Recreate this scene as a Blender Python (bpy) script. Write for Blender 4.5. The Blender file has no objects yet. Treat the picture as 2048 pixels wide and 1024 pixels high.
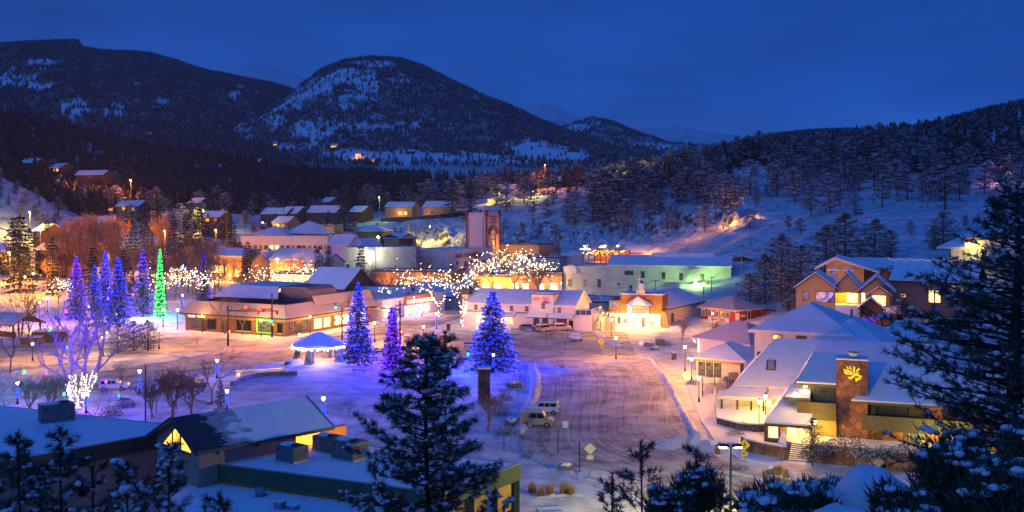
import bpy, bmesh, math, random
import numpy as np
from mathutils import Vector, Matrix, noise
R = math.radians
PI = math.pi
rnd = random.Random(7)
S = bpy.context.scene
COL = S.collection
# ------------------------------------------------------------------ camera, sky, light, exposure
F, HC, YH = 2000.0, 24.0, 426.0          # pixels of a 2048 wide frame, eye height, horizon row
cam = bpy.data.objects.new('camera', bpy.data.cameras.new('camera'))
COL.objects.link(cam)
cam.location = (0, 0, HC)
cam.rotation_euler = (R(90), 0, 0)
cam.data.sensor_width = 36
cam.data.lens = F / 2048 * 36
cam.data.shift_y = (YH - 512) / 2048
cam.data.clip_start = .2
cam.data.clip_end = 30000
S.camera = cam
S.view_settings.view_transform = 'Standard'
S.view_settings.look = 'None'
S.view_settings.exposure = .25
S.view_settings.gamma = 1
S.render.engine = 'CYCLES'
S.cycles.use_denoising = True
S.cycles.max_bounces = 6
S.cycles.diffuse_bounces = 3
S.cycles.glossy_bounces = 2
S.cycles.transmission_bounces = 2
S.cycles.volume_bounces = 0
S.cycles.sample_clamp_indirect = 2.0
S.cycles.sample_clamp_direct = 0
S.cycles.caustics_reflective = False
S.cycles.caustics_refractive = False
S.cycles.use_light_tree = True
wd = bpy.data.worlds.new('World')
S.world = wd
wd.use_nodes = True
nt = wd.node_tree
nt.nodes.clear()
def nd(t, typ, **kw):
 n = t.nodes.new(typ)
 for k, v in kw.items():
  setattr(n, k, v)
 return n
def ramp(t, stops):
 n = t.nodes.new('ShaderNodeValToRGB')
 e = n.color_ramp.elements
 while len(e) < len(stops):
  e.new(0.5)
 for q, (p, c) in zip(e, stops):
  q.position = p
  q.color = (c[0], c[1], c[2], 1) if not isinstance(c, (int, float)) else (c, c, c, 1)
 return n
geo = nd(nt, 'ShaderNodeTexCoord')
sep = nd(nt, 'ShaderNodeSeparateXYZ')
nt.links.new(geo.outputs['Generated'], sep.inputs[0])
sky = ramp(nt, [(0.0, (.055, .165, .66)), (.05, (.034, .145, .62)), (.11, (.0090, .098, .52)), (.20, (.0040, .060, .33)),
    (.42, (.0045, .056, .33)), (1.0, (.0045, .068, .42))])
nt.links.new(sep.outputs['Z'], sky.inputs['Fac'])
cm = nd(nt, 'ShaderNodeMapping')
cm.inputs['Scale'].default_value = (1.2, 1.2, 4.0)
nt.links.new(geo.outputs['Generated'], cm.inputs[0])
cn = nd(nt, 'ShaderNodeTexNoise')
cn.inputs['Scale'].default_value = 2.2
cn.inputs['Detail'].default_value = 5
cn.inputs['Roughness'].default_value = .55
nt.links.new(cm.outputs[0], cn.inputs['Vector'])
cr = ramp(nt, [(.30, .52), (.70, 1.5)])
nt.links.new(cn.outputs['Fac'], cr.inputs['Fac'])
mul = nd(nt, 'ShaderNodeMix', data_type='RGBA', blend_type='MULTIPLY')
mul.inputs['Factor'].default_value = 1
nt.links.new(sky.outputs[0], mul.inputs['A'])
nt.links.new(cr.outputs[0], mul.inputs['B'])
st = nd(nt, 'ShaderNodeTexSky', sky_type='NISHITA', sun_disc=False)
SUN_EL, SUN_AZ = R(4), R(250)            # the last glow of dusk, from the left and behind the camera
st.sun_elevation = R(-4)
st.sun_rotation = SUN_AZ
bg = nd(nt, 'ShaderNodeBackground')
bg.inputs['Strength'].default_value = 1.0
bg2 = nd(nt, 'ShaderNodeBackground')
bg2.inputs['Strength'].default_value = .05
ad = nd(nt, 'ShaderNodeAddShader')
wo = nd(nt, 'ShaderNodeOutputWorld')
nt.links.new(mul.outputs['Result'], bg.inputs[0])
nt.links.new(st.outputs[0], bg2.inputs[0])
nt.links.new(bg.outputs[0], ad.inputs[0])
nt.links.new(bg2.outputs[0], ad.inputs[1])
nt.links.new(ad.outputs[0], wo.inputs[0])
sun = bpy.data.objects.new('dusk_glow', bpy.data.lights.new('dusk_glow', 'SUN'))
COL.objects.link(sun)
sun.data.energy = .32
sun.data.angle = R(50)
sun.data.color = (.16, .42, 1.0)
sun.rotation_euler = (R(52), 0, R(-38))   # soft twilight from behind the left shoulder
# ------------------------------------------------------------------ placing
def W(px, py, Y):
 return Vector(((px - 1024) / F * Y, Y, HC + (YH - py) / F * Y))
def G(px, py, z=0.0):
 return W(px, py, F * (HC - z) / (py - YH))
def XZ(px, Y):
 return (px - 1024) / F * Y
# ------------------------------------------------------------------ objects
def tag(o, label=None, cat=None, group=None, kind=None):
 if label: o['label'] = label
 if cat: o['category'] = cat
 if group: o['group'] = group
 if kind: o['kind'] = kind
 return o
def empty(name, loc, rz=0.0, label=None, cat=None, group=None):
 o = bpy.data.objects.new(name, None)
 o.empty_display_size = .3
 COL.objects.link(o)
 o.location = loc
 o.rotation_euler = (0, 0, rz)
 return tag(o, label, cat, group)
def link(name, me, parent=None, loc=None):
 o = bpy.data.objects.new(name, me)
 COL.objects.link(o)
 if parent is not None: o.parent = parent
 if loc is not None: o.location = loc
 return o
def kids(o):
 return [c for c in list(bpy.data.objects) if c.parent == o]
def dup(proto, loc, rz, sc=1.0, label=None, group=None):
 """copy of a thing (an Empty with its parts, list kept in PARTS)"""
 r = proto.copy()
 COL.objects.link(r)
 r.location = loc
 r.rotation_euler = (0, 0, rz)
 r.scale = (sc, sc, sc) if not isinstance(sc, tuple) else sc
 if label: r['label'] = label
 if group: r['group'] = group
 for c in PARTS[proto.name]:
  d = c.copy()
  COL.objects.link(d)
  d.parent = r
  for g in PARTS.get(c.name, ()):
   e = g.copy()
   COL.objects.link(e)
   e.parent = d
 return r
PARTS = {}
LK = 4.4
def lamp(parent, loc, col, watts, rad=.12, name='light', smooth=6.0):
 l = bpy.data.lights.new(name, 'POINT')
 l.energy = watts * LK
 l.color = col
 l.shadow_soft_size = rad
 l.use_nodes = True                        # softens the hot spot right under a lamp
 t = l.node_tree
 fo = t.nodes.new('ShaderNodeLightFalloff')
 fo.inputs['Strength'].default_value = 1
 fo.inputs['Smooth'].default_value = smooth
 t.links.new(fo.outputs['Quadratic'], t.nodes['Emission'].inputs['Strength'])
 o = bpy.data.objects.new(name, l)
 COL.objects.link(o)
 o.location = loc
 if parent is not None: o.parent = parent
 return o
class MB:
 def __init__(s):
  s.v, s.f, s.m = [], [], []
 def poly(s, pts, m=0):
  b = len(s.v)
  s.v += [tuple(p) for p in pts]
  s.f.append(tuple(range(b, b + len(pts))))
  s.m.append(m)
 def faces(s, vs, fs, m=0):
  b = len(s.v)
  s.v += [tuple(p) for p in vs]
  for f in fs:
   s.f.append(tuple(i + b for i in f))
   s.m.append(m)
 def box(s, x0, x1, y0, y1, z0, z1, m=0):
  s.faces([(x0, y0, z0), (x1, y0, z0), (x1, y1, z0), (x0, y1, z0), (x0, y0, z1), (x1, y0, z1), (x1, y1, z1), (x0, y1, z1)],
    [(0, 3, 2, 1), (4, 5, 6, 7), (0, 1, 5, 4), (1, 2, 6, 5), (2, 3, 7, 6), (3, 0, 4, 7)], m)
 def prism(s, pts, z0, z1, m=0, mtop=None):
  n = len(pts)
  z0s = z0 if isinstance(z0, (list, tuple)) else [z0] * n
  z1s = z1 if isinstance(z1, (list, tuple)) else [z1] * n
  vs = [(p[0], p[1], z) for p, z in zip(pts, z0s)] + [(p[0], p[1], z) for p, z in zip(pts, z1s)]
  s.faces(vs, [(i, (i + 1) % n, n + (i + 1) % n, n + i) for i in range(n)] + [tuple(range(n))[::-1]], m)
  s.faces(vs[n:], [tuple(range(n))], m if mtop is None else mtop)
 def hull_x(s, prof, x0, x1, m=0):      # (y,z) profile extruded along x
  n = len(prof)
  vs = [(x0, y, z) for y, z in prof] + [(x1, y, z) for y, z in prof]
  s.faces(vs, [(i, (i + 1) % n, n + (i + 1) % n, n + i) for i in range(n)] + [tuple(range(n))[::-1], tuple(range(n, 2 * n))], m)
 def hull_y(s, prof, y0, y1, m=0):      # (x,z) profile extruded along y
  n = len(prof)
  vs = [(x, y0, z) for x, z in prof] + [(x, y1, z) for x, z in prof]
  s.faces(vs, [(i, (i + 1) % n, n + (i + 1) % n, n + i) for i in range(n)] + [tuple(range(n))[::-1], tuple(range(n, 2 * n))], m)
 def slab(s, pts, t, m=0):
  n = len(pts)
  vs = [tuple(p) for p in pts] + [(p[0], p[1], p[2] - t) for p in pts]
  s.faces(vs, [tuple(range(n)), tuple(range(n, 2 * n))[::-1]] + [(i, n + i, n + (i + 1) % n, (i + 1) % n) for i in range(n)], m)
 def tube(s, a, b, r0, r1=None, n=6, m=0, cap=True):
  a, b = Vector(a), Vector(b)
  if r1 is None: r1 = r0
  d = b - a
  if d.length < 1e-6: return
  d.normalize()
  u = d.orthogonal().normalized()
  w = d.cross(u)
  vs = []
  for c, r in ((a, r0), (b, r1)):
   for i in range(n):
    t = 2 * PI * i / n
    vs.append(c + u * (r * math.cos(t)) + w * (r * math.sin(t)))
  fs = [(i, (i + 1) % n, n + (i + 1) % n, n + i) for i in range(n)]
  if cap: fs += [tuple(range(n))[::-1], tuple(range(n, 2 * n))]
  s.faces(vs, fs, m)
 def lathe(s, prof, c=(0, 0, 0), n=10, m=0):     # (r,z)
  vs, fs = [], []
  for r, z in prof:
   for i in range(n):
    t = 2 * PI * i / n
    vs.append((c[0] + r * math.cos(t), c[1] + r * math.sin(t), c[2] + z))
  for j in range(len(prof) - 1):
   for i in range(n):
    fs.append((j * n + i, j * n + (i + 1) % n, (j + 1) * n + (i + 1) % n, (j + 1) * n + i))
  fs.append(tuple(range(n))[::-1])
  k = (len(prof) - 1) * n
  fs.append(tuple(range(k, k + n)))
  s.faces(vs, fs, m)
 def octa(s, c, r, m=0, sz=1.0):
  x, y, z = c
  s.faces([(x + r, y, z), (x - r, y, z), (x, y + r, z), (x, y - r, z), (x, y, z + r * sz), (x, y, z - r * sz)],
    [(0, 2, 4), (2, 1, 4), (1, 3, 4), (3, 0, 4), (2, 0, 5), (1, 2, 5), (3, 1, 5), (0, 3, 5)], m)
 def blob(s, c, rx, ry, rz, rg, jit=.2, m=0, nu=7, nv=5):
  vs = [(c[0], c[1], c[2] + rz)]
  for j in range(1, nv):
   th = PI * j / nv
   for i in range(nu):
    k = 1 + rg.uniform(-jit, jit)
    a = 2 * PI * (i + .5 * (j % 2)) / nu
    vs.append((c[0] + rx * k * math.sin(th) * math.cos(a), c[1] + ry * k * math.sin(th) * math.sin(a), c[2] + rz * k * math.cos(th)))
  vs.append((c[0], c[1], c[2] - rz))
  fs = [(0, 1 + i, 1 + (i + 1) % nu) for i in range(nu)]
  for j in range(nv - 2):
   for i in range(nu):
    a = 1 + j * nu + i
    b = 1 + j * nu + (i + 1) % nu
    fs.append((a, a + nu, b + nu, b))
  l = len(vs) - 1
  k = 1 + (nv - 2) * nu
  fs += [(l, k + (i + 1) % nu, k + i) for i in range(nu)]
  s.faces(vs, fs, m)
 def mesh(s, name, mats, smooth=False):
  me = bpy.data.meshes.new(name)
  me.from_pydata(s.v, [], s.f)
  for mt in (mats if isinstance(mats, (list, tuple)) else [mats]):
   me.materials.append(mt)
  me.polygons.foreach_set('material_index', s.m)
  if smooth:
   me.polygons.foreach_set('use_smooth', [True] * len(s.f))
  me.update()
  return me
 def build(s, name, mats, parent=None, loc=None, smooth=False, label=None):
  o = link(name, s.mesh(name, mats, smooth), parent, loc)
  if label: o['label'] = label
  return o
def np_mesh(name, V, T, M_, mats, smooth=False):
 V = np.asarray(V, dtype=np.float32)
 T = np.asarray(T, dtype=np.int32)
 me = bpy.data.meshes.new(name)
 me.vertices.add(len(V))
 me.vertices.foreach_set('co', V.ravel())
 n, k = T.shape
 me.loops.add(n * k)
 me.loops.foreach_set('vertex_index', T.ravel())
 me.polygons.add(n)
 me.polygons.foreach_set('loop_start', np.arange(0, n * k, k, dtype=np.int32))
 me.polygons.foreach_set('loop_total', np.full(n, k, dtype=np.int32))
 for mt in mats: me.materials.append(mt)
 if M_ is not None: me.polygons.foreach_set('material_index', np.asarray(M_, dtype=np.int32))
 if smooth: me.polygons.foreach_set('use_smooth', np.ones(n, dtype=bool))
 me.update(calc_edges=True)
 me.validate()
 return me
# ------------------------------------------------------------------ materials
MATS = {}
def M(name, col=(.5, .5, .5), rough=.8, var=.25, scale=2.0, bump=0.0, metal=0.0, col2=None, kind='noise', bscale=None):
 if name in MATS: return MATS[name]
 m = bpy.data.materials.new(name)
 m.use_nodes = True
 t = m.node_tree
 p = t.nodes['Principled BSDF']
 p.inputs['Roughness'].default_value = rough
 p.inputs['Metallic'].default_value = metal
 tc = nd(t, 'ShaderNodeTexCoord')
 c2 = col2 or tuple(c * (1 - var) for c in col)
 c1 = col if col2 else tuple(min(1, c * (1 + var * .6)) for c in col)
 n1 = nd(t, 'ShaderNodeTexNoise')
 n1.inputs['Scale'].default_value = scale
 n1.inputs['Detail'].default_value = 6
 n1.inputs['Roughness'].default_value = .62
 t.links.new(tc.outputs['Object'], n1.inputs['Vector'])
 rp = ramp(t, [(.32, c2), (.68, c1)])
 t.links.new(n1.outputs['Fac'], rp.inputs['Fac'])
 out, hgt = rp.outputs[0], n1.outputs['Fac']
 if kind in ('boards', 'vboards', 'shingle', 'brick', 'stone'):
  mp = nd(t, 'ShaderNodeMapping')
  t.links.new(tc.outputs['Object'], mp.inputs[0])
  mx = nd(t, 'ShaderNodeMix', data_type='RGBA', blend_type='MULTIPLY')
  mx.inputs['Factor'].default_value = 1
  if kind in ('boards', 'vboards'):
   w = nd(t, 'ShaderNodeTexWave', bands_direction='Z' if kind == 'boards' else 'X', wave_profile='SAW')
   w.inputs['Scale'].default_value = (bscale or 1.0)
   if kind == 'vboards': w.bands_direction = 'DIAGONAL'
   t.links.new(mp.outputs[0], w.inputs['Vector'])
   r2 = ramp(t, [(0, .55), (.18, 1.0), (1, .93)])
   t.links.new(w.outputs['Fac'], r2.inputs['Fac'])
   hgt = w.outputs['Fac']
  elif kind in ('shingle', 'brick'):
   w = nd(t, 'ShaderNodeTexBrick')
   mp.inputs['Rotation'].default_value = (R(90), 0, 0)
   w.inputs['Scale'].default_value = bscale or 1.0
   w.inputs['Color1'].default_value = (1, 1, 1, 1)
   w.inputs['Color2'].default_value = (.62, .62, .62, 1)
   w.inputs['Mortar'].default_value = (.35, .35, .35, 1)
   w.inputs['Mortar Size'].default_value = .03
   # x+y along the wall so that every side shows courses
   sx = nd(t, 'ShaderNodeSeparateXYZ')
   t.links.new(tc.outputs['Object'], sx.inputs[0])
   aa = nd(t, 'ShaderNodeMath', operation='ADD')
   t.links.new(sx.outputs[0], aa.inputs[0])
   t.links.new(sx.outputs[1], aa.inputs[1])
   cb = nd(t, 'ShaderNodeCombineXYZ')
   t.links.new(aa.outputs[0], cb.inputs[0])
   t.links.new(sx.outputs[2], cb.inputs[1])
   t.links.new(cb.outputs[0], w.inputs['Vector'])
   r2 = w
   hgt = w.outputs['Fac']
  else:
   w = nd(t, 'ShaderNodeTexVoronoi', feature='DISTANCE_TO_EDGE')
   w.inputs['Scale'].default_value = bscale or 1.6
   w2 = nd(t, 'ShaderNodeTexVoronoi')
   w2.inputs['Scale'].default_value = bscale or 1.6
   t.links.new(tc.outputs['Object'], w.inputs['Vector'])
   t.links.new(tc.outputs['Object'], w2.inputs['Vector'])
   r2a = ramp(t, [(0.0, .30), (.05, 1.0)])
   t.links.new(w.outputs['Distance'], r2a.inputs['Fac'])
   hs = nd(t, 'ShaderNodeSeparateColor')
   t.links.new(w2.outputs['Color'], hs.inputs[0])
   r2b = ramp(t, [(0, .45), (1, 1.25)])
   t.links.new(hs.outputs[0], r2b.inputs['Fac'])
   r2 = nd(t, 'ShaderNodeMix', data_type='RGBA', blend_type='MULTIPLY')
   r2.inputs['Factor'].default_value = 1
   t.links.new(r2a.outputs[0], r2.inputs['A'])
   t.links.new(r2b.outputs[0], r2.inputs['B'])
   hgt = w.outputs['Distance']
  t.links.new(out, mx.inputs['A'])
  t.links.new(r2.outputs['Result'] if kind == 'stone' else r2.outputs[0], mx.inputs['B'])
  out = mx.outputs['Result']
 t.links.new(out, p.inputs['Base Color'])
 if bump:
  b = nd(t, 'ShaderNodeBump')
  b.inputs['Strength'].default_value = bump
  b.inputs['Distance'].default_value = .1
  t.links.new(hgt, b.inputs['Height'])
  t.links.new(b.outputs[0], p.inputs['Normal'])
 MATS[name] = m
 return m
def E(name, col, s, var=0.0, scale=3.0, sample='NONE', dark=(.02, .02, .02), lo=.42, hi=.6, kind='noise'):
 """a thing that gives off light"""
 if name in MATS: return MATS[name]
 m = bpy.data.materials.new(name)
 m.use_nodes = True
 t = m.node_tree
 p = t.nodes['Principled BSDF']
 p.inputs['Base Color'].default_value = (.05, .05, .05, 1)
 p.inputs['Roughness'].default_value = .25
 p.inputs['Emission Color'].default_value = (*col, 1)
 p.inputs['Emission Strength'].default_value = s
 if var:
  tc = nd(t, 'ShaderNodeTexCoord')
  n = nd(t, 'ShaderNodeTexVoronoi' if kind == 'cells' else 'ShaderNodeTexNoise')
  n.inputs['Scale'].default_value = scale
  t.links.new(tc.outputs['Object'], n.inputs['Vector'])
  if kind == 'cells':
   sc_ = nd(t, 'ShaderNodeSeparateColor')
   t.links.new(n.outputs['Color'], sc_.inputs[0])
   rp = ramp(t, [(0, dark), (.35, tuple(c * .35 for c in col)), (.6, col), (1, tuple(min(1, c * 1.2 + .1) for c in col))])
   t.links.new(sc_.outputs[0], rp.inputs['Fac'])
  else:
   n.inputs['Detail'].default_value = 4
   rp = ramp(t, [(lo, dark), (hi, col)])
   t.links.new(n.outputs['Fac'], rp.inputs['Fac'])
  t.links.new(rp.outputs[0], p.inputs['Emission Color'])
 m.cycles.emission_sampling = sample
 MATS[name] = m
 return m
def snow_mat(name, bump=.5, scale=.7, col=(.80, .83, .88), rock=False, fine=6.0, speck=0.0, course=0.0, dirt=.86):
 if name in MATS: return MATS[name]
 m = bpy.data.materials.new(name)
 m.use_nodes = True
 t = m.node_tree
 p = t.nodes['Principled BSDF']
 p.inputs['Roughness'].default_value = .75
 tc = nd(t, 'ShaderNodeTexCoord')
 n1 = nd(t, 'ShaderNodeTexNoise')
 n1.inputs['Scale'].default_value = scale
 n1.inputs['Detail'].default_value = 8
 n1.inputs['Roughness'].default_value = .6
 t.links.new(tc.outputs['Object'], n1.inputs['Vector'])
 rp = ramp(t, [(.3 if dirt > .8 else .36, tuple(c * dirt for c in col)), (.7 if dirt > .8 else .60, col)])
 t.links.new(n1.outputs['Fac'], rp.inputs['Fac'])
 out = rp.outputs[0]
 hgt = n1.outputs['Fac']
 if course:
  w = nd(t, 'ShaderNodeTexWave', bands_direction='Z', wave_profile='SAW')
  w.inputs['Scale'].default_value = course
  w.inputs['Distortion'].default_value = .6
  t.links.new(tc.outputs['Object'], w.inputs['Vector'])
  ma = nd(t, 'ShaderNodeMath', operation='MULTIPLY_ADD')
  ma.inputs[1].default_value = .35
  t.links.new(w.outputs['Fac'], ma.inputs[0])
  t.links.new(n1.outputs['Fac'], ma.inputs[2])
  hgt = ma.outputs[0]
 if rock or speck:
  n2 = nd(t, 'ShaderNodeTexNoise')
  n2.inputs['Scale'].default_value = .35 if rock else 1.3
  n2.inputs['Detail'].default_value = 9
  n2.inputs['Roughness'].default_value = .7
  t.links.new(tc.outputs['Object'], n2.inputs['Vector'])
  mx = nd(t, 'ShaderNodeMix', data_type='RGBA')
  if rock:
   g = nd(t, 'ShaderNodeNewGeometry')
   sz = nd(t, 'ShaderNodeSeparateXYZ')
   t.links.new(g.outputs['Normal'], sz.inputs[0])
   ma2 = nd(t, 'ShaderNodeMath', operation='MULTIPLY_ADD')
   ma2.inputs[1].default_value = .75
   t.links.new(n2.outputs['Fac'], ma2.inputs[0])
   t.links.new(sz.outputs['Z'], ma2.inputs[2])
   r2 = ramp(t, [(.655, 1.0), (.70, 0.0)])
   dv = nd(t, 'ShaderNodeMath', operation='MULTIPLY')
   dv.inputs[1].default_value = rock * .6
   t.links.new(ma2.outputs[0], dv.inputs[0])
   t.links.new(dv.outputs[0], r2.inputs['Fac'])
   mx.inputs['B'].default_value = (.10, .085, .07, 1)
  else:
   r2 = ramp(t, [(.66, 0.0), (.72, speck)])
   t.links.new(n2.outputs['Fac'], r2.inputs['Fac'])
   mx.inputs['B'].default_value = (.10, .07, .04, 1)
  t.links.new(r2.outputs[0], mx.inputs['Factor'])
  t.links.new(out, mx.inputs['A'])
  out = mx.outputs['Result']
 t.links.new(out, p.inputs['Base Color'])
 n3 = nd(t, 'ShaderNodeTexNoise')
 n3.inputs['Scale'].default_value = fine
 n3.inputs['Detail'].default_value = 5
 t.links.new(tc.outputs['Object'], n3.inputs['Vector'])
 b2 = nd(t, 'ShaderNodeBump')
 b2.inputs['Strength'].default_value = bump * .5
 b2.inputs['Distance'].default_value = .04
 t.links.new(n3.outputs['Fac'], b2.inputs['Height'])
 b = nd(t, 'ShaderNodeBump')
 b.inputs['Strength'].default_value = bump
 b.inputs['Distance'].default_value = .25
 t.links.new(hgt, b.inputs['Height'])
 t.links.new(b2.outputs[0], b.inputs['Normal'])
 t.links.new(b.outputs[0], p.inputs['Normal'])
 MATS[name] = m
 return m
SNOW = snow_mat('roof_snow', bump=.22, scale=.9, fine=5)
THIN = snow_mat('thin_roof_snow', bump=.5, scale=.8, fine=5, course=2.6, col=(.46, .41, .41))
SNOWC = snow_mat('roof_snow_courses', bump=.35, scale=.9, fine=5, course=2.6)
GSNOW = snow_mat('ground_snow', dirt=.52, col=(.70, .71, .73), bump=.45, scale=.35, fine=2.5, rock=1.0)
FSNOW = snow_mat('clump_snow', bump=.4, scale=3, fine=18)
MSNOW = snow_mat('mountain_snow', bump=.9, scale=.02, fine=.12, rock=1.0)
METAL = M('dark_metal', (.02, .022, .02), .45, metal=.6)
GALV = M('galvanised_metal', (.35, .37, .38), .4, metal=.7)
GLASS = M('dark_glass', (.012, .014, .018), .08, var=.5, scale=1.0)
GLASSB = M('grey_glass', (.08, .10, .12), .1, var=.6, scale=1.2)
WHITE = M('white_paint', (.74, .73, .70), .6, var=.1)
CREAM = M('cream_paint', (.70, .64, .50), .7, var=.12)
BROWNT = M('brown_trim', (.06, .035, .022), .7)
EWARM = E('warm_window', (1.0, .62, .22), 2.6, var=1, scale=1.6, dark=(.12, .05, .015), lo=.35, hi=.6)
EWARMS = E('warm_lit_window', (1.0, .58, .18), 4.0, var=1, scale=2.5, dark=(.30, .12, .03), lo=.3, hi=.55)
ESHOP = E('shop_display', (1.0, .70, .34), 3.2, var=1, scale=2.2, sample='AUTO', kind='cells', dark=(.05, .03, .02))
EORANGE = E('orange_window', (1.0, .40, .04), 3.4, var=1, scale=1.0, dark=(.5, .16, .012), lo=.3, hi=.6)
EDIM = E('dim_window', (.30, .22, .14), .5, var=1, scale=3.0, kind='cells')
EGLOBE = E('lamp_globe', (1.0, .66, .30), 26)
EGLOBEW = E('pale_lamp_globe', (1.0, .86, .55), 22)
BULB = {
 'white': E('white_bulb', (1.0, .80, .46), 20),
 'blue': E('blue_bulb', (.004, .022, 1.0), 7),
 'purple': E('purple_bulb', (.075, .008, 1.0), 7),
 'green': E('green_bulb', (.02, 1.0, .08), 9),
 'ice': E('ice_bulb', (.85, .85, 1.0), 9),
 'orange': E('orange_bulb', (1.0, .38, .06), 14),
 'pink': E('pink_bulb', (1.0, .08, .9), 14),
}
LCOL = {'blue': (.004, .012, 1.0), 'purple': (.10, .01, 1.0), 'green': (.03, 1.0, .10), 'pink': (.7, .06, 1.0), 'white': (1.0, .52, .13),
  'orange': (1.0, .31, .03), 'sodium': (1.0, .36, .03), 'ice': (.8, .8, 1.0), 'yellow': (1.0, .72, .12), 'lime': (.55, 1.0, .18)}
# ------------------------------------------------------------------ terrain
TPX = np.array([-900, 0, 75, 150, 250, 400, 550, 700, 850, 1000, 1250, 1500, 1750, 2048, 2900], float)
TY = np.array([0, 150, 200, 250, 300, 345, 400, 450, 500, 550, 600, 700, 800, 900, 1000, 1150, 1400, 2000, 9000], float)
TZ = np.array([
 # -900    0    75   150   250   400   550   700   850  1000  1250  1500  1750  2048  2900
 [0, 0, 0, 0, 0, 0, 0, 0, 0, 0, 0, 0, 0, 0, 0],
 [0, 0, 0, 0, 0, 0, 0, 0, 0, 0, 0, 0, 0, 1, 6],
 [0, 0, 0, 0, 0, 0, 0, 0, 0, 0, 0, .3, 5.5, 9, 18],
 [0, 0, 0, 0, 0, 0, 0, 0, 0, 0, 0, 3, 11, 15, 28],
 [1, 0, 0, 0, 0, 0, 0, 0, 0, 0, 1, 9, 17, 22, 36],
 [4, 2, 1, .5, .5, .5, 1, 1, 1, 1, 4, 16, 23, 27, 44],
 [22, 17, 9, 3, 2, 2, 4, 5, 4, 4, 11, 25, 30, 34, 52],
 [36, 33, 23, 12, 12, 10, 8, 9, 7, 10, 20, 34, 38, 42, 58],
 [44, 42, 33, 22, 20, 18, 15, 17, 19, 21, 29, 43, 47, 50, 64],
 [48, 44, 36, 29, 25, 22, 18, 21, 23, 29, 37, 51, 56, 58, 70],
 [54, 49, 44, 38, 32, 27, 21, 24, 27, 35, 42, 58, 65, 68, 80],
 [72, 62, 56, 50, 42, 36, 30, 30, 31, 40, 47, 62, 74, 84, 105],
 [96, 84, 75, 68, 56, 48, 41, 38, 38, 43, 49, 60, 80, 100, 140],
 [120, 105, 98, 90, 78, 64, 54, 48, 46, 48, 51, 58, 82, 118, 175],
 [140, 122, 114, 106, 92, 80, 67, 60, 58, 57, 54, 56, 80, 122, 200],
 [120, 105, 98, 90, 80, 72, 62, 56, 54, 52, 46, 48, 70, 100, 170],
 [90, 80, 80, 76, 72, 66, 60, 56, 54, 52, 46, 44, 55, 80, 120],
 [80, 70, 70, 70, 70, 66, 62, 60, 60, 55, 50, 50, 55, 70, 90],
 [60, 60, 60, 60, 60, 60, 60, 60, 60, 60, 60, 60, 60, 60, 60]], float)
def bil(px, y):
 px = np.clip(px, TPX[0], TPX[-1])
 y = np.clip(y, TY[0], TY[-1])
 i = np.clip(np.searchsorted(TPX, px) - 1, 0, len(TPX) - 2)
 j = np.clip(np.searchsorted(TY, y) - 1, 0, len(TY) - 2)
 u = (px - TPX[i]) / (TPX[i + 1] - TPX[i])
 v = (y - TY[j]) / (TY[j + 1] - TY[j])
 return (TZ[j, i] * (1 - u) + TZ[j, i + 1] * u) * (1 - v) + (TZ[j + 1, i] * (1 - u) + TZ[j + 1, i + 1] * u) * v
def wob(x, y, s, seed=0.0):
 """smooth cheap noise, -1..1"""
 return (np.sin(x / s + 1.3 + seed) * np.cos(y / s * 1.13 + .7 - seed) + .6 * np.sin(x / s * 2.3 + y / s * 1.7 + seed * 2) + .4 * np.cos(y / s * 3.9 - x / s * 3.1 + seed)
   + .25 * np.sin(x / s * 7.1 - y / s * 5.3 + seed)) / 2.25
def ter(x, y):
 x = np.asarray(x, float)
 y = np.asarray(y, float)
 yy = np.maximum(y, 60.0)
 px = x / yy * F + 1024
 z = (bil(px, yy) * 2 + bil(px - 30, yy) + bil(px + 30, yy) + bil(px, np.maximum(60, yy * .965)) + bil(px, yy * 1.035)) / 6
 k = np.clip((z - 1.0) / 6, 0, 1)
 z = z + k * (wob(x, y, 17) * 1.3 + wob(x, y, 5.1, 2) * .45)
 # broken rock band at the foot of the slope behind the town
 band = np.exp(-((yy - 455 + (px - 1000) * .12) / 26) ** 2) * np.clip((px - 740) / 80, 0, 1) * np.clip((1560 - px) / 80, 0, 1)
 z = z + band * (np.abs(wob(x, y, 4.2, 5)) * 7 - 2 + wob(x, y, 1.9, 1) * 1.3)
 # the rocky knoll the picture is taken from
 kn = 22 - .50 * np.maximum(y, -10) - .02 * np.abs(x)
 kn = kn + 6.2 * np.exp(-((x - 9.5) / 6.0) ** 2 - ((y - 15) / 8.5) ** 2) + .35 * wob(x, y, 2.6)
 kn = np.where(y < 0, np.minimum(kn, 22.3), kn)
 return np.maximum(z, kn)
def tz(x, y):
 return float(ter(x, y))
def hit(px, py, y0=60.0, y1=3000.0):
 """where the ray through a pixel meets the ground"""
 Y = y0
 while Y < y1:
  p = W(px, py, Y)
  if tz(p.x, p.y) >= p.z - .02:
   return Vector((p.x, p.y, tz(p.x, p.y)))
  Y += max(.5, Y * .006)
 p = W(px, py, y1)
 return p
def on(px, Y):
 x = XZ(px, Y)
 return Vector((x, Y, tz(x, Y)))
def axis(lo, hi, step, far_lo, far_hi, g):
 a = list(np.arange(lo, hi + .01, step))
 s, v = step, hi
 while v < far_hi:
  s *= g
  v += s
  a.append(v)
 s, v = step, lo
 while v > far_lo:
  s *= g
  v -= s
  a.insert(0, v)
 return np.array(a)
gx = axis(-120, 140, 1.6, -6500, 6500, 1.035)
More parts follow.
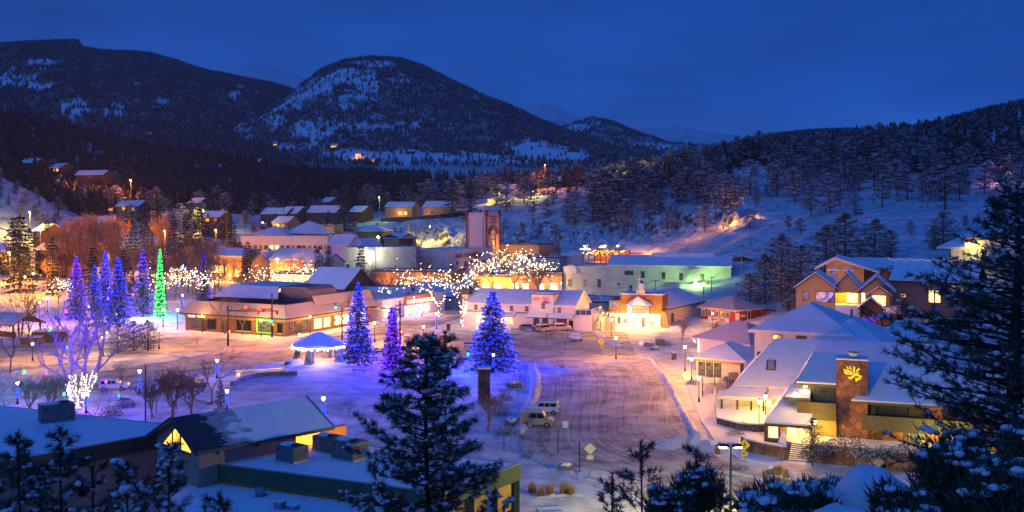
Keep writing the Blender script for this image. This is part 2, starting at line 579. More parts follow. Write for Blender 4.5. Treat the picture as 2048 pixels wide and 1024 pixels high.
# haze: still night air that lets the far peaks fade
def haze():
 mb = MB()
 mb.box(-9500, 9500, -400, 13500, -40, 2200)
 o = mb.build('haze', HAZEM)
 tag(o, kind='stuff')
HAZEM = bpy.data.materials.new('night_air')
HAZEM.use_nodes = True
ht = HAZEM.node_tree
ht.nodes.clear()
hv = ht.nodes.new('ShaderNodeVolumePrincipled')
hv.inputs['Color'].default_value = (.72, .86, 1.0, 1)
hv.inputs['Density'].default_value = 7e-5
ho = ht.nodes.new('ShaderNodeOutputMaterial')
ht.links.new(hv.outputs[0], ho.inputs['Volume'])
haze()
gy = axis(-24, 530, 1.6, -300, 9000, 1.018)
XX, YY = np.meshgrid(gx, gy)
ZZ = ter(XX, YY)
nx, ny = len(gx), len(gy)
idx = np.arange(nx * ny).reshape(ny, nx)
Q = np.stack([idx[:-1, :-1], idx[:-1, 1:], idx[1:, 1:], idx[1:, :-1]], -1).reshape(-1, 4)
ground = link('ground', np_mesh('ground', np.stack([XX, YY, ZZ], -1).reshape(-1, 3), Q, None, [GSNOW], smooth=True))
tag(ground, kind='structure')
# ------------------------------------------------------------------ mountains: a crest line given its own distance, falling to a foot in front and behind
def interp(tab, x):
 return float(np.interp(x, [t[0] for t in tab], [t[1] for t in tab]))
TREEV, TREET, TREEM = [], [], []
def cone_trees(pts, hs, rg, snowp=.25):
 """far trees as one mass: little ragged cones"""
 V, T, MI = [], [], []
 for (x, y, z), h in zip(pts, hs):
  r = h * rg.uniform(.20, .30)
  a0 = rg.uniform(0, 6.28)
  for (zb, zt, k) in ((.08, .62, 1.0), (.42, 1.0, .66)):
   b = len(V)
   n = 5
   for i in range(n):
    a = a0 + 6.283 * i / n + zb
    q = r * k * rg.uniform(.7, 1.25)
    V.append((x + q * math.cos(a), y + q * math.sin(a), z + h * (zb + rg.uniform(-.05, .05))))
   V.append((x + rg.uniform(-.1, .1) * r, y, z + h * zt))
   for i in range(n):
    T.append((b + i, b + (i + 1) % n, b + n))
    MI.append(1 if rg.random() < snowp else 0)
 return V, T, MI
FARTREE = M('far_conifer', (.016, .026, .020), .9, var=.4, scale=.05)
FARTREES = M('far_snowy_conifer', (.20, .23, .27), .9, var=.4, scale=.08)
FARDEEP = M('deep_forest_conifer', (.010, .017, .014), .9, var=.4, scale=.05)
def brush_shade(name, brush, k):  # darkens wooded ground: undergrowth tone with the trees' shade painted in
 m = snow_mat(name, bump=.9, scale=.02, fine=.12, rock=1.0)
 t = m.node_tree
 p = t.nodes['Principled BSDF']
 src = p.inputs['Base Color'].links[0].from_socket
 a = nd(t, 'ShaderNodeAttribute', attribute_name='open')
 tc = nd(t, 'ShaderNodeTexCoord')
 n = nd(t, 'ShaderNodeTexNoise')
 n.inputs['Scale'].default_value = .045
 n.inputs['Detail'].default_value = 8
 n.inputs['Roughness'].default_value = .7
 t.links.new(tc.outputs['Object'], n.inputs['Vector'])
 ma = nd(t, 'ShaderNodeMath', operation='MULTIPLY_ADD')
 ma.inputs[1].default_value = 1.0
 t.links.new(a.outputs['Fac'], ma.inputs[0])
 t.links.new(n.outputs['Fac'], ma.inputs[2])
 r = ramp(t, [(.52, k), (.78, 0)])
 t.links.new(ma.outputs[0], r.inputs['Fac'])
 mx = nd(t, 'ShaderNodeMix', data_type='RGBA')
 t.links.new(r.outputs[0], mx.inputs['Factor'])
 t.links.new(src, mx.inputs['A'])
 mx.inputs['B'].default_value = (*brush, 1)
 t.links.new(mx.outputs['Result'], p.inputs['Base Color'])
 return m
BR1 = brush_shade('brush_shade_dark_slope', (.05, .06, .055), .93)
BR2 = brush_shade('brush_shade_snow_slope', (.13, .14, .15), .62)
def mountain(name, crest, foot, Yc, Yf, seed, rough=1.0, px0=None, px1=None, trees=0, clear=(), th=(9, 15), tname=None, snowp=.25, mat=None, shape=1.0, step=6, dens=None, tmat=None):
 rg = random.Random(seed)
 px0 = crest[0][0] if px0 is None else px0
 px1 = crest[-1][0] if px1 is None else px1
 cols = int((px1 - px0) / step) + 1
 rows = 60
 P = np.zeros((rows + 14, cols, 3))
 def zf(px, t):
  zc = HC + (YH - interp(crest, px)) / F * Yc
  z0 = HC + (YH - interp(foot, px)) / F * Yf
  s = t ** shape if shape >= 1 else t ** shape
  s = s * .75 + .25 * (t * t * (3 - 2 * t))
  return z0 + (zc - z0) * s
 def pos(px, t):
  Y = Yf + (Yc - Yf) * t
  x = XZ(px, Y)
  nz = (wob(x, Y, 130, seed) * 26 + wob(x, Y, 47, seed + 1) * 12 + wob(x, Y, 17, seed + 2) * 5) * rough
  env = 4 * t * (1 - t) if t < .5 else (1 - t) * 2 * .9 + .1
  if t > .97: env *= max(0.15, (1 - t) / .03)
  return x, Y, zf(px, t) + nz * min(1, env)
 for c in range(cols):
  px = px0 + c * step
  for r in range(rows):
   t = r / (rows - 1)
   P[r, c] = pos(px, t)
  for r in range(14):
   t = (r + 1) / 14
   Y = Yc * (1 + .35 * t)
   P[rows + r, c] = (XZ(px, Yc) * (1 + .35 * t), Y, P[rows - 1, c, 2] * (1 - .7 * t))
 sk = P[:1].copy()                                   # a skirt that carries the foot down into the valley
 sk[..., 0] *= .93
 sk[..., 1] *= .93
 sk[..., 2] = ter(sk[..., 0], sk[..., 1]) - 6
 P = np.concatenate([sk, P])
 n = rows + 15
 ix = np.arange(n * cols).reshape(n, cols)
 Qm = np.stack([ix[:-1, :-1], ix[:-1, 1:], ix[1:, 1:], ix[1:, :-1]], -1).reshape(-1, 4)
 o = link(name, np_mesh(name, P.reshape(-1, 3), Qm, None, [mat or MSNOW], smooth=True))
 tag(o, kind='structure')
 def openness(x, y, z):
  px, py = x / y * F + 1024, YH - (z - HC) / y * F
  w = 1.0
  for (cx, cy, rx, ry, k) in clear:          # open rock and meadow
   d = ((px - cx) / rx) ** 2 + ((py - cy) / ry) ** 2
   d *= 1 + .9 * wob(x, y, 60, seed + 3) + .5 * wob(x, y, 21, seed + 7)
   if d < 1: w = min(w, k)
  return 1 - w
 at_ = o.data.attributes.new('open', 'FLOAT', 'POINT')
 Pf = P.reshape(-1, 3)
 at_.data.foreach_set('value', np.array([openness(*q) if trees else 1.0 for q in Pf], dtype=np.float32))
 if trees:
  pts, hs = [], []
  tries = 0
  while len(pts) < trees and tries < trees * 6:
   tries += 1
   px = rg.uniform(px0, px1)
   t = rg.random() ** .8
   if tries % 14 == 0: t = rg.uniform(.96, 1.0)
   x, y, z = pos(px, t)
   w = 1 - openness(x, y, z)
   w *= .55 + .75 * (wob(x, y, 75, seed + 5) + .4 * wob(x, y, 23, seed + 4) > -.35)
   if dens: w *= interp(dens, py)
   if rg.random() < w:
    pts.append((x, y, z - .5))
    hs.append(rg.uniform(*th))
  V, T, MI = cone_trees(pts, hs, rg, snowp)
  f = link(tname or 'mountain_forest', np_mesh('mountain_forest', V, T, MI, tmat or [FARTREE, FARTREES]))
  tag(f, kind='stuff')
 return o
# faint far peaks
mountain('far_peak', [(380, 175), (440, 150), (485, 131), (510, 128), (560, 138), (620, 160), (700, 185)], [(380, 330), (700, 330)], 9000, 4500, 11, 2.5, trees=0)
mountain('far_peaks', [(960, 250), (1040, 220), (1090, 205), (1150, 232), (1230, 262), (1310, 256), (1350, 252), (1400, 262), (1450, 268), (1560, 285)], [(960, 330), (1560, 330)], 8000, 4500, 12, 3.0, trees=0)
# forested shoulder on the left
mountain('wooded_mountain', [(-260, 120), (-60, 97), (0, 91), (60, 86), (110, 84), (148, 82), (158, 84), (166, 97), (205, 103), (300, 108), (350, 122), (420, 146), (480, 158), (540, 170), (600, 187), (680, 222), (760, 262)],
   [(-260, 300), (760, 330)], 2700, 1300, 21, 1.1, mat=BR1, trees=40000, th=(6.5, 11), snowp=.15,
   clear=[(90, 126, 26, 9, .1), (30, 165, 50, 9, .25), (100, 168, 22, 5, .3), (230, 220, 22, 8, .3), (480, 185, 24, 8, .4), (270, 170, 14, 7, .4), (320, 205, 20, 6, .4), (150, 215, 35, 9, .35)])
# the round snowy dome
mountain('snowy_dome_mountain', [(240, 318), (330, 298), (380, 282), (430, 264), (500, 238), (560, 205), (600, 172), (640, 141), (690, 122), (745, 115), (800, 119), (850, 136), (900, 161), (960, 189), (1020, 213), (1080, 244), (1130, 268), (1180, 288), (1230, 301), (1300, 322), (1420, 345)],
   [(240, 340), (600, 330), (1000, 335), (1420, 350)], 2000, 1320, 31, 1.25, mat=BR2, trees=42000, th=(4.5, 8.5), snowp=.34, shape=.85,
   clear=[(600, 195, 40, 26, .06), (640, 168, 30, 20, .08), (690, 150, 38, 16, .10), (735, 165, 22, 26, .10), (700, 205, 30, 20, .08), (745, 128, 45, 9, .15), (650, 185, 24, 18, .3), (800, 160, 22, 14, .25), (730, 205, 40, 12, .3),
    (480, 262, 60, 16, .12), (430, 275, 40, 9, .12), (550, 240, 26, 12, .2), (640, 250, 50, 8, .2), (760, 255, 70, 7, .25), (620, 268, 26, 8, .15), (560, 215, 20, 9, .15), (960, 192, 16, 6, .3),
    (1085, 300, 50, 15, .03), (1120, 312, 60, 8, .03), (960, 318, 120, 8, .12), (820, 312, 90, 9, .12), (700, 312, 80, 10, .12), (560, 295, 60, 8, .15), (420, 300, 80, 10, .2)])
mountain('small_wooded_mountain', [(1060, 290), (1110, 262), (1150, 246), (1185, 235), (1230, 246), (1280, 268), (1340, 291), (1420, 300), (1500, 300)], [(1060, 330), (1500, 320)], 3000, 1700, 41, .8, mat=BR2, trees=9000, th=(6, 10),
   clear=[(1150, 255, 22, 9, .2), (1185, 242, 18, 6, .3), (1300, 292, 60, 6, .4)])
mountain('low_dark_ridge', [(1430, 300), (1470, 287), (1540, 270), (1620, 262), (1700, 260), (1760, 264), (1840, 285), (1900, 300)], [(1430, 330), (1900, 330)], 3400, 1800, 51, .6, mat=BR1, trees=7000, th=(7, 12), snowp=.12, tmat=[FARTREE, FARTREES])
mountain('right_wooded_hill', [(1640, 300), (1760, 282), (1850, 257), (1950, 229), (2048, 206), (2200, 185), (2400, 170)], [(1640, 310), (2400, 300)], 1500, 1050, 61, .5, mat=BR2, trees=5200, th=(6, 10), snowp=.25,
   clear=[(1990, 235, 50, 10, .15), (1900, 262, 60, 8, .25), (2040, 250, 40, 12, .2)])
# ------------------------------------------------------------------ the dark wooded ridge and slopes at middle distance, as one mass
def forest_mass(name, n, seed, inside, th, snowp, mats):
 rg = random.Random(seed)
 pts, hs = [], []
 tries = 0
 while len(pts) < n and tries < n * 8:
  tries += 1
  px = rg.uniform(-320, 2300)
  Y = 430 * (1180 / 430) ** rg.random()
  w = inside(px, Y)
  if w <= 0 or rg.random() > w: continue
  x = XZ(px, Y)
  h = rg.uniform(*th)
  pts.append((x, Y, tz(x, Y) - .4))
  hs.append(h)
 V, T, MI = [], [], []
 for (x, y, z), h in zip(pts, hs):
  r = h * rg.uniform(.15, .24)
  lay = 6
  for l in range(lay):
   zb = .12 + .80 * l / lay
   k = (1 - zb) ** .8 * r * 1.15 + .12
   a0 = rg.uniform(0, 6.28)
   for i in range(7):
    a = a0 + 6.283 * i / 7
    q = k * rg.uniform(.6, 1.3)
    b = len(V)
    c0, s0 = math.cos(a), math.sin(a)
    zz = z + h * (zb + rg.uniform(-.04, .04))
    w = q * .55
    V += [(x, y, zz + h * .13), (x + q * c0 - w * s0, y + q * s0 + w * c0, zz - .05 * h), (x + q * c0 + w * s0, y + q * s0 - w * c0, zz - .05 * h)]
    T.append((b, b + 1, b + 2))
    MI.append(1 if rg.random() < snowp else 0)
  b = len(V)
  V += [(x - .15, y, z), (x + .15, y, z), (x, y, z + h)]
  T.append((b, b + 1, b + 2))
  MI.append(0)
 o = link(name, np_mesh(name, V, T, MI, mats))
 tag(o, kind='stuff')
 return o
def in_left(px, Y):
 if px > 860 or px < -320: return 0
 lo = interp([(-320, 470), (0, 520), (150, 500), (300, 560), (480, 590), (700, 600), (860, 610)], px)
 if Y < lo: return 0
 w = .95
 if Y < lo + 60: w = .55
 if 55 < px < 330 and 560 < Y < 700: w *= .8
 return w
forest_mass('wooded_ridge_forest', 5200, 5, in_left, (9, 15), .10, [FARDEEP, M('forest_snow_tuft', (.11, .13, .16), .9, scale=.3)])
def in_right(px, Y):
 if px < 800: return 0
 if Y < interp([(800, 620), (1000, 640), (1180, 590), (1240, 490), (1420, 490), (1460, 520), (1520, 545), (1560, 500), (1700, 495), (1800, 470), (2300, 420)], px) or Y > 1050: return 0
 return .9 if px < 1500 or Y > 640 else .7
forest_mass('hill_crest_forest', 2300, 6, in_right, (9, 15), .30, [FARTREE, FARTREES])
# ------------------------------------------------------------------ roads, pavements, snow banks
def road_mat(name, a, b, streak=1.0):
 m = bpy.data.materials.new(name)
 m.use_nodes = True
 t = m.node_tree
 p = t.nodes['Principled BSDF']
 p.inputs['Roughness'].default_value = .85
 uv = nd(t, 'ShaderNodeUVMap')
 mp = nd(t, 'ShaderNodeMapping')
 mp.inputs['Scale'].default_value = (1.9, .03, 1)
 t.links.new(uv.outputs[0], mp.inputs[0])
 n = nd(t, 'ShaderNodeTexNoise')
 n.inputs['Scale'].default_value = 1.1
 n.inputs['Detail'].default_value = 7
 n.inputs['Roughness'].default_value = .65
 n.inputs['Distortion'].default_value = 1.0
 t.links.new(mp.outputs[0], n.inputs['Vector'])
 tc = nd(t, 'ShaderNodeTexCoord')
 n2 = nd(t, 'ShaderNodeTexNoise')
 n2.inputs['Scale'].default_value = .22
 n2.inputs['Detail'].default_value = 8
 n2.inputs['Roughness'].default_value = .68
 t.links.new(tc.outputs['Object'], n2.inputs['Vector'])
 ma = nd(t, 'ShaderNodeMath', operation='MULTIPLY_ADD')
 ma.inputs[1].default_value = 1.7
 t.links.new(n2.outputs['Fac'], ma.inputs[0])
 t.links.new(n.outputs['Fac'], ma.inputs[2])
 rp = ramp(t, [(.0, a), (.45, tuple((u + v) / 2 for u, v in zip(a, b))), (1, b)])
 mr = nd(t, 'ShaderNodeMapRange')
 mr.inputs['From Min'].default_value = 1.06
 mr.inputs['From Max'].default_value = 1.66
 t.links.new(ma.outputs[0], mr.inputs['Value'])
 t.links.new(mr.outputs[0], rp.inputs['Fac'])
 t.links.new(rp.outputs[0], p.inputs['Base Color'])
 n4 = nd(t, 'ShaderNodeTexNoise')
 n4.inputs['Scale'].default_value = 2.4
 n4.inputs['Detail'].default_value = 6
 t.links.new(tc.outputs['Object'], n4.inputs['Vector'])
 b2 = nd(t, 'ShaderNodeBump')
 b2.inputs['Strength'].default_value = .35
 b2.inputs['Distance'].default_value = .06
 t.links.new(n4.outputs['Fac'], b2.inputs['Height'])
 b1 = nd(t, 'ShaderNodeBump')
 b1.inputs['Strength'].default_value = .8
 b1.inputs['Distance'].default_value = .09
 t.links.new(n.outputs['Fac'], b1.inputs['Height'])
 t.links.new(b2.outputs[0], b1.inputs['Normal'])
 t.links.new(b1.outputs[0], p.inputs['Normal'])
 return m
ROADM = road_mat('packed_road_snow', (.13, .112, .09), (.60, .57, .53))
def smooth_line(pts, n):
 P = np.array(pts, float)
 d = np.concatenate([[0], np.cumsum(np.linalg.norm(np.diff(P, axis=0), axis=1))])
 s = np.linspace(0, d[-1], n)
 out = []
 for v in s:
  k = min(max(int(np.searchsorted(d, v)) - 1, 0), len(P) - 2)
  u = (v - d[k]) / (d[k + 1] - d[k])
  p0, p1, p2, p3 = P[max(k - 1, 0)], P[k], P[k + 1], P[min(k + 2, len(P) - 1)]
  out.append(.5 * ((2 * p1) + (-p0 + p2) * u + (2 * p0 - 5 * p1 + 4 * p2 - p3) * u * u + (-p0 + 3 * p1 - 3 * p2 + p3) * u ** 3))
 return np.array(out), s
def ribbon(name, Lp, Rp, z, n=70, k=10, rev=False, mat=None):
 A = [tuple(G(px, py)[:2]) for px, py in Lp]
 B = [tuple(G(px, py)[:2]) for px, py in Rp]
 a, s = smooth_line(A, n)
 b, _ = smooth_line(B, n)
 V, uv, T = [], [], []
 for i in range(n):
  w = np.linalg.norm(b[i] - a[i])
  for j in range(k + 1):
   q = a[i] + (b[i] - a[i]) * j / k
   V.append((q[0], q[1], z))
   uv.append((j / k * w, s[i]))
 for i in range(n - 1):
  for j in range(k):
   T.append((i * (k + 1) + j, i * (k + 1) + j + 1, (i + 1) * (k + 1) + j + 1, (i + 1) * (k + 1) + j))
 if rev: T = [t[::-1] for t in T]
 me = np_mesh(name, V, T, None, [mat or ROADM])
 ul = me.uv_layers.new(name='UVMap')
 for lp in me.loops:
  ul.data[lp.index].uv = uv[lp.vertex_index]
 return tag(link(name, me), kind='structure')
ribbon('road', [(1060, 722), (1068, 760), (1062, 800), (1042, 850), (1045, 905), (1130, 950), (1270, 1005), (1500, 1120)],
  [(1302, 720), (1332, 765), (1350, 800), (1372, 845), (1400, 885), (1455, 925), (1570, 958), (1740, 992)], .030, 90, 14)
ribbon('main_street', [(100, 800), (250, 772), (420, 750), (520, 733), (600, 716), (700, 697), (800, 672), (880, 650), (935, 630), (960, 617)],
  [(60, 772), (230, 738), (340, 722), (420, 706), (520, 692), (600, 683), (700, 667), (790, 646), (850, 631), (890, 613)], .024, 80, 12)
ribbon('side_street', [(-60, 752), (150, 728), (300, 710), (400, 705), (480, 703), (560, 700)], [(-60, 694), (150, 688), (300, 676), (400, 673), (480, 679), (560, 690)], .018, 50, 10)
ribbon('parking_road', [(690, 724), (800, 722), (940, 721), (1065, 727), (1200, 726), (1310, 721), (1400, 712)], [(700, 700), (820, 692), (940, 672), (1060, 667), (1200, 664), (1330, 667), (1420, 690)], .012, 60, 10)
def bank(name, line, w, h, seed, z=0.0, world=False, step=.6, stuff=True):
 """a ploughed ridge of lumpy snow along a line"""
 rg = random.Random(seed)
 P = line if world else [tuple(G(px, py)[:2]) for px, py in line]
 L = sum(math.dist(P[i], P[i + 1]) for i in range(len(P) - 1))
 n = max(6, int(L / step))
 c, s = smooth_line(P, n)
 V, T = [], []
 k = 6
 for i in range(n):
  d = c[min(i + 1, n - 1)] - c[max(i - 1, 0)]
  d = d / (np.linalg.norm(d) + 1e-6)
  nn = np.array([-d[1], d[0]])
  e = min(1, i / 4, (n - 1 - i) / 4)
  hh = h * (.55 + .9 * rg.random()) * max(e, .08)
  ww = w * rg.uniform(.75, 1.25)
  for j in range(k + 1):
   u = j / k * 2 - 1
   q = c[i] + nn * (u * ww) + np.array([rg.uniform(-.1, .1), rg.uniform(-.1, .1)]) * w
   zz = z - .03 + hh * max(0, 1 - abs(u) ** 1.6) * rg.uniform(.7, 1.25)
   V.append((q[0], q[1], zz))
 for i in range(n - 1):
  for j in range(k):
   T.append((i * (k + 1) + j, i * (k + 1) + j + 1, (i + 1) * (k + 1) + j + 1, (i + 1) * (k + 1) + j))
 o = link(name, np_mesh(name, V, T, None, [BANKM], smooth=True))
 tag(o, kind='structure')
 return o
BANKM = snow_mat('bank_snow', bump=.9, scale=1.6, fine=6, col=(.66, .66, .67))
bank('snow_bank', [(1302, 716), (1334, 763), (1353, 798), (1376, 845), (1402, 884)], .55, .38, 1)
bank('snow_bank', [(1062, 728), (1072, 762), (1066, 798), (1046, 848), (1030, 870)], .8, .55, 2)
bank('snow_bank', [(930, 722), (1060, 731), (1110, 738), (1160, 742)], .7, .45, 3)
bank('snow_bank', [(1200, 727), (1250, 726), (1300, 719)], .8, .4, 4)
bank('snow_bank', [(250, 775), (420, 753), (520, 736), (575, 724)], .7, .35, 5)
bank('snow_bank', [(572, 736), (600, 726), (585, 730)], .8, .8, 6)
bank('snow_bank', [(600, 865), (680, 878), (740, 890), (800, 905)], 1.0, .5, 7)
bank('snow_bank', [(1325, 898), (1360, 884), (1400, 888), (1440, 905)], 1.6, .85, 8)
bank('snow_bank', [(1190, 664), (1230, 690), (1260, 688)], .7, .5, 9)
bank('snow_bank', [(1335, 660), (1370, 667), (1395, 664)], 1.5, .9, 10)
bank('snow_bank', [(1045, 905), (1090, 925), (1150, 955), (1230, 985), (1330, 1030)], .6, .3, 11)
bank('snow_bank', [(1130, 935), (1180, 948), (1240, 952)], 1.4, .35, 12)
bank('snow_bank', [(1400, 938), (1480, 950), (1560, 968), (1660, 990)], .35, .2, 13)
bank('snow_bank', [(330, 706), (370, 716), (430, 708), (450, 698)], .5, .25, 14)
bank('snow_bank', [(470, 712), (540, 703), (600, 694)], .5, .25, 15)
bank('snow_bank', [(1050, 1000), (1150, 990), (1250, 1010)], .5, .22, 16)
# kerbed pavements
def pavement(pts, z=.13, name='pavement'):
 P = [tuple(G(px, py)[:2]) for px, py in pts]
 mb = MB()
 mb.prism(P, -.3, z)
 o = mb.build(name, PAVE)
 bm = bmesh.new()
 bm.from_mesh(o.data)
 bmesh.ops.recalc_face_normals(bm, faces=bm.faces)
 bm.to_mesh(o.data)
 bm.free()
 return tag(o, kind='structure')
PAVE = snow_mat('pavement_snow', bump=.4, scale=.5, fine=4, col=(.74, .75, .78))
pavement([(1345, 718), (1375, 775), (1400, 840), (1430, 885), (1480, 918), (1560, 936), (1560, 890), (1470, 850), (1435, 790), (1400, 735), (1390, 712)])
pavement([(310, 668), (372, 668), (480, 674), (572, 682), (640, 672), (700, 661), (770, 645), (855, 628), (850, 622), (760, 636), (640, 655), (572, 670), (480, 660), (310, 655)])
# ------------------------------------------------------------------ buildings
def brick(n, c, s=1.6): return M(n, c, .85, kind='brick', bscale=s, bump=.3)
STUCCO_W = M('white_stucco', (.66, .64, .62), .85, var=.14, scale=.6)
STUCCO_T = M('tan_stucco', (.42, .29, .16), .85, var=.18, scale=.8)
STUCCO_G = M('grey_stucco', (.40, .40, .37), .85, var=.2, scale=.5)
PALEGREEN = M('weathered_pale_wall', (.52, .58, .50), .85, var=.22, scale=.35)
SIDING_W = M('white_siding', (.70, .67, .63), .75, kind='boards', bscale=2.4, var=.08)
SIDING_C = M('cream_siding', (.68, .60, .46), .75, kind='boards', bscale=2.4, var=.08)
SIDING_T = M('tan_siding', (.46, .33, .13), .75, kind='boards', bscale=2.2, var=.12)
SIDING_TV = M('tan_board_and_batten', (.46, .30, .10), .75, kind='vboards', bscale=1.6, var=.12)
SIDING_R = M('red_board_siding', (.36, .045, .022), .75, kind='boards', bscale=2.0, var=.2)
SIDING_B = M('brown_board_siding', (.10, .055, .03), .8, kind='boards', bscale=2.0, var=.25)
SIDING_D = M('slate_blue_siding', (.045, .055, .085), .8, kind='boards', bscale=2.0, var=.2)
SIDING_GR = M('grey_brown_siding', (.20, .155, .14), .8, kind='boards', bscale=2.6, var=.15)
OLIVE = M('olive_stained_boards', (.105, .10, .045), .7, kind='boards', bscale=1.7, var=.2)
OLIVEV = M('olive_vertical_boards', (.14, .13, .05), .7, kind='vboards', bscale=1.5, var=.2)
GOLDV = M('golden_vertical_boards', (.42, .32, .08), .7, kind='vboards', bscale=1.5, var=.2)
BRICK = brick('warm_brick', (.36, .19, .09), 2.6)
BRICKR = brick('red_brown_brick', (.30, .13, .07), 2.6)
STONE = M('red_flagstone', (.34, .15, .085), .85, kind='stone', bscale=1.5, bump=.7, col2=(.20, .11, .07))
STONEW = M('buff_stone', (.40, .33, .24), .85, kind='stone', bscale=2.0, bump=.5, col2=(.28, .24, .19))
SHAKE = M('golden_shake', (.42, .21, .05), .8, kind='shingle', bscale=2.2, bump=.4)
DGREEN = M('dark_green_fascia', (.012, .055, .038), .5, kind='vboards', bscale=1.6, var=.2)
LGREEN = M('mid_green_fascia', (.055, .11, .045), .5, kind='vboards', bscale=1.2, var=.2)
OCHRE = M('ochre_stucco', (.55, .36, .10), .85, var=.15, scale=1.5)
TANW = M('beige_stucco', (.36, .27, .20), .85, var=.15, scale=1.5)
NAVYM = M('navy_metal_panel', (.03, .03, .07), .45, kind='vboards', bscale=2.2)
GREYM = M('grey_metal_panel', (.20, .17, .16), .5, kind='vboards', bscale=2.2)
ORANGEW = M('salmon_stucco', (.55, .20, .08), .8, var=.12)
WOODR = M('red_stained_boards', (.36, .12, .07), .8, kind='vboards', bscale=1.6)
DKROOF = M('dark_roof_edge', (.03, .028, .03), .8)
GREENT = M('dark_green_trim', (.02, .05, .035), .6)
CHAR = M('charcoal_trim', (.03, .03, .032), .6)
class Bld:
 """a building: local x along its front as the camera sees it, y into the block, z up from its floor"""
 def __init__(s, name, label, cat, A, B, D, z=0.0, group=None):
  A, B = Vector((A[0], A[1])), Vector((B[0], B[1]))
  d = B - A
  s.W, s.D = d.length, D
  s.o = empty(name, (A.x, A.y, z), math.atan2(d.y, d.x), label, cat, group)
  s.z = z
  u = d.normalized()
  s.u, s.v, s.A = u, Vector((-u.y, u.x)), A
  corners = [A, B, A + s.v * D, B + s.v * D]
  s.low = min(tz(c.x, c.y) for c in corners) - z - .6
  s.low = min(s.low, -.3)
 def world(s, x, y, z=0):
  p = s.A + s.u * x + s.v * y
  return Vector((p.x, p.y, s.z + z))
 def part(s, name, mb, mat, parent=None, label=None, smooth=False):
  return mb.build(name, mat, parent or s.o, label=label, smooth=smooth)
 def walls(s, h, mat, x0=0, x1=None, y0=0, y1=None, z0=None, gable=None, rise=0, name='wall'):
  x1 = s.W if x1 is None else x1
  y1 = s.D if y1 is None else y1
  z0 = s.low if z0 is None else z0
  mb = MB()
  if gable == 'y':
   mb.hull_y([(x0, z0), (x1, z0), (x1, h), ((x0 + x1) / 2, h + rise), (x0, h)], y0, y1)
  elif gable == 'x':
   mb.hull_x([(y0, z0), (y1, z0), (y1, h), ((y0 + y1) / 2, h + rise), (y0, h)], x0, x1)
  else:
   mb.box(x0, x1, y0, y1, z0, h)
  return s.part(name, mb, mat)
 def roof(s, planes, trim=DKROOF, t=.22, snow=.16, smat=None, inset=.06):
  """planes: lists of 3-4 top points; boards plus a layer of snow on them"""
  a, b = MB(), MB()
  for pl in planes:
   P = [Vector(p) for p in pl]
   a.slab(P, t)
   c = sum(P, Vector()) / len(P)
   Qs = [p + (c - p).normalized() * inset + Vector((0, 0, snow)) for p in P]
   b.slab(Qs, snow - .004)
  r = s.part('roof', a, trim)
  s.part('snow_layer', b, smat or SNOW, r)
  return r
 def gable_x(s, h, rise, x0=0, x1=None, y0=0, y1=None, o=.5, trim=DKROOF, smat=None, og=None, snow=.16):
  x1 = s.W if x1 is None else x1
  y1 = s.D if y1 is None else y1
  g = .4 if og is None else og
  m = (y0 + y1) / 2
  k = rise / (m - y0) * o
  H = h + rise + .2
  return s.roof([[(x0 - g, y0 - o, h - k + .2), (x1 + g, y0 - o, h - k + .2), (x1 + g, m, H), (x0 - g, m, H)],
      [(x1 + g, y1 + o, h - k + .2), (x0 - g, y1 + o, h - k + .2), (x0 - g, m, H), (x1 + g, m, H)]], trim, smat=smat, snow=snow)
 def gable_y(s, h, rise, x0=0, x1=None, y0=0, y1=None, o=.5, trim=DKROOF, smat=None, og=None, snow=.16):
  x1 = s.W if x1 is None else x1
  y1 = s.D if y1 is None else y1
  g = .5 if og is None else og
  m = (x0 + x1) / 2
  k = rise / (m - x0) * o
  H = h + rise + .2
  return s.roof([[(x0 - o, y1 + g, h - k + .2), (x0 - o, y0 - g, h - k + .2), (m, y0 - g, H), (m, y1 + g, H)],
      [(x1 + o, y0 - g, h - k + .2), (x1 + o, y1 + g, h - k + .2), (m, y1 + g, H), (m, y0 - g, H)]], trim, smat=smat, snow=snow)
 def hip(s, h, rise, x0=0, x1=None, y0=0, y1=None, o=.6, trim=DKROOF, smat=None, ridge=None, snow=.16):
  x1 = s.W if x1 is None else x1
  y1 = s.D if y1 is None else y1
  x0, x1, y0, y1 = x0 - o, x1 + o, y0 - o, y1 + o
  w, d = x1 - x0, y1 - y0
  h = h + .1
  if w >= d:
   r = d / 2 if ridge is None else ridge
   a, b = (x0 + r, (y0 + y1) / 2, h + rise), (x1 - r, (y0 + y1) / 2, h + rise)
   if r * 2 >= w - .05: a = b = ((x0 + x1) / 2, (y0 + y1) / 2, h + rise)
   pl = [[(x0, y0, h), (x1, y0, h), b, a], [(x1, y1, h), (x0, y1, h), a, b], [(x0, y1, h), (x0, y0, h), a], [(x1, y0, h), (x1, y1, h), b]]
  else:
   r = w / 2 if ridge is None else ridge
   a, b = ((x0 + x1) / 2, y0 + r, h + rise), ((x0 + x1) / 2, y1 - r, h + rise)
   pl = [[(x0, y1, h), (x0, y0, h), a, b], [(x1, y0, h), (x1, y1, h), b, a], [(x0, y0, h), (x1, y0, h), a], [(x1, y1, h), (x0, y1, h), b]]
  return s.roof([[p for i, p in enumerate(q) if i == 0 or Vector(p) != Vector(q[i - 1])] for q in pl], trim, smat=smat, snow=snow)
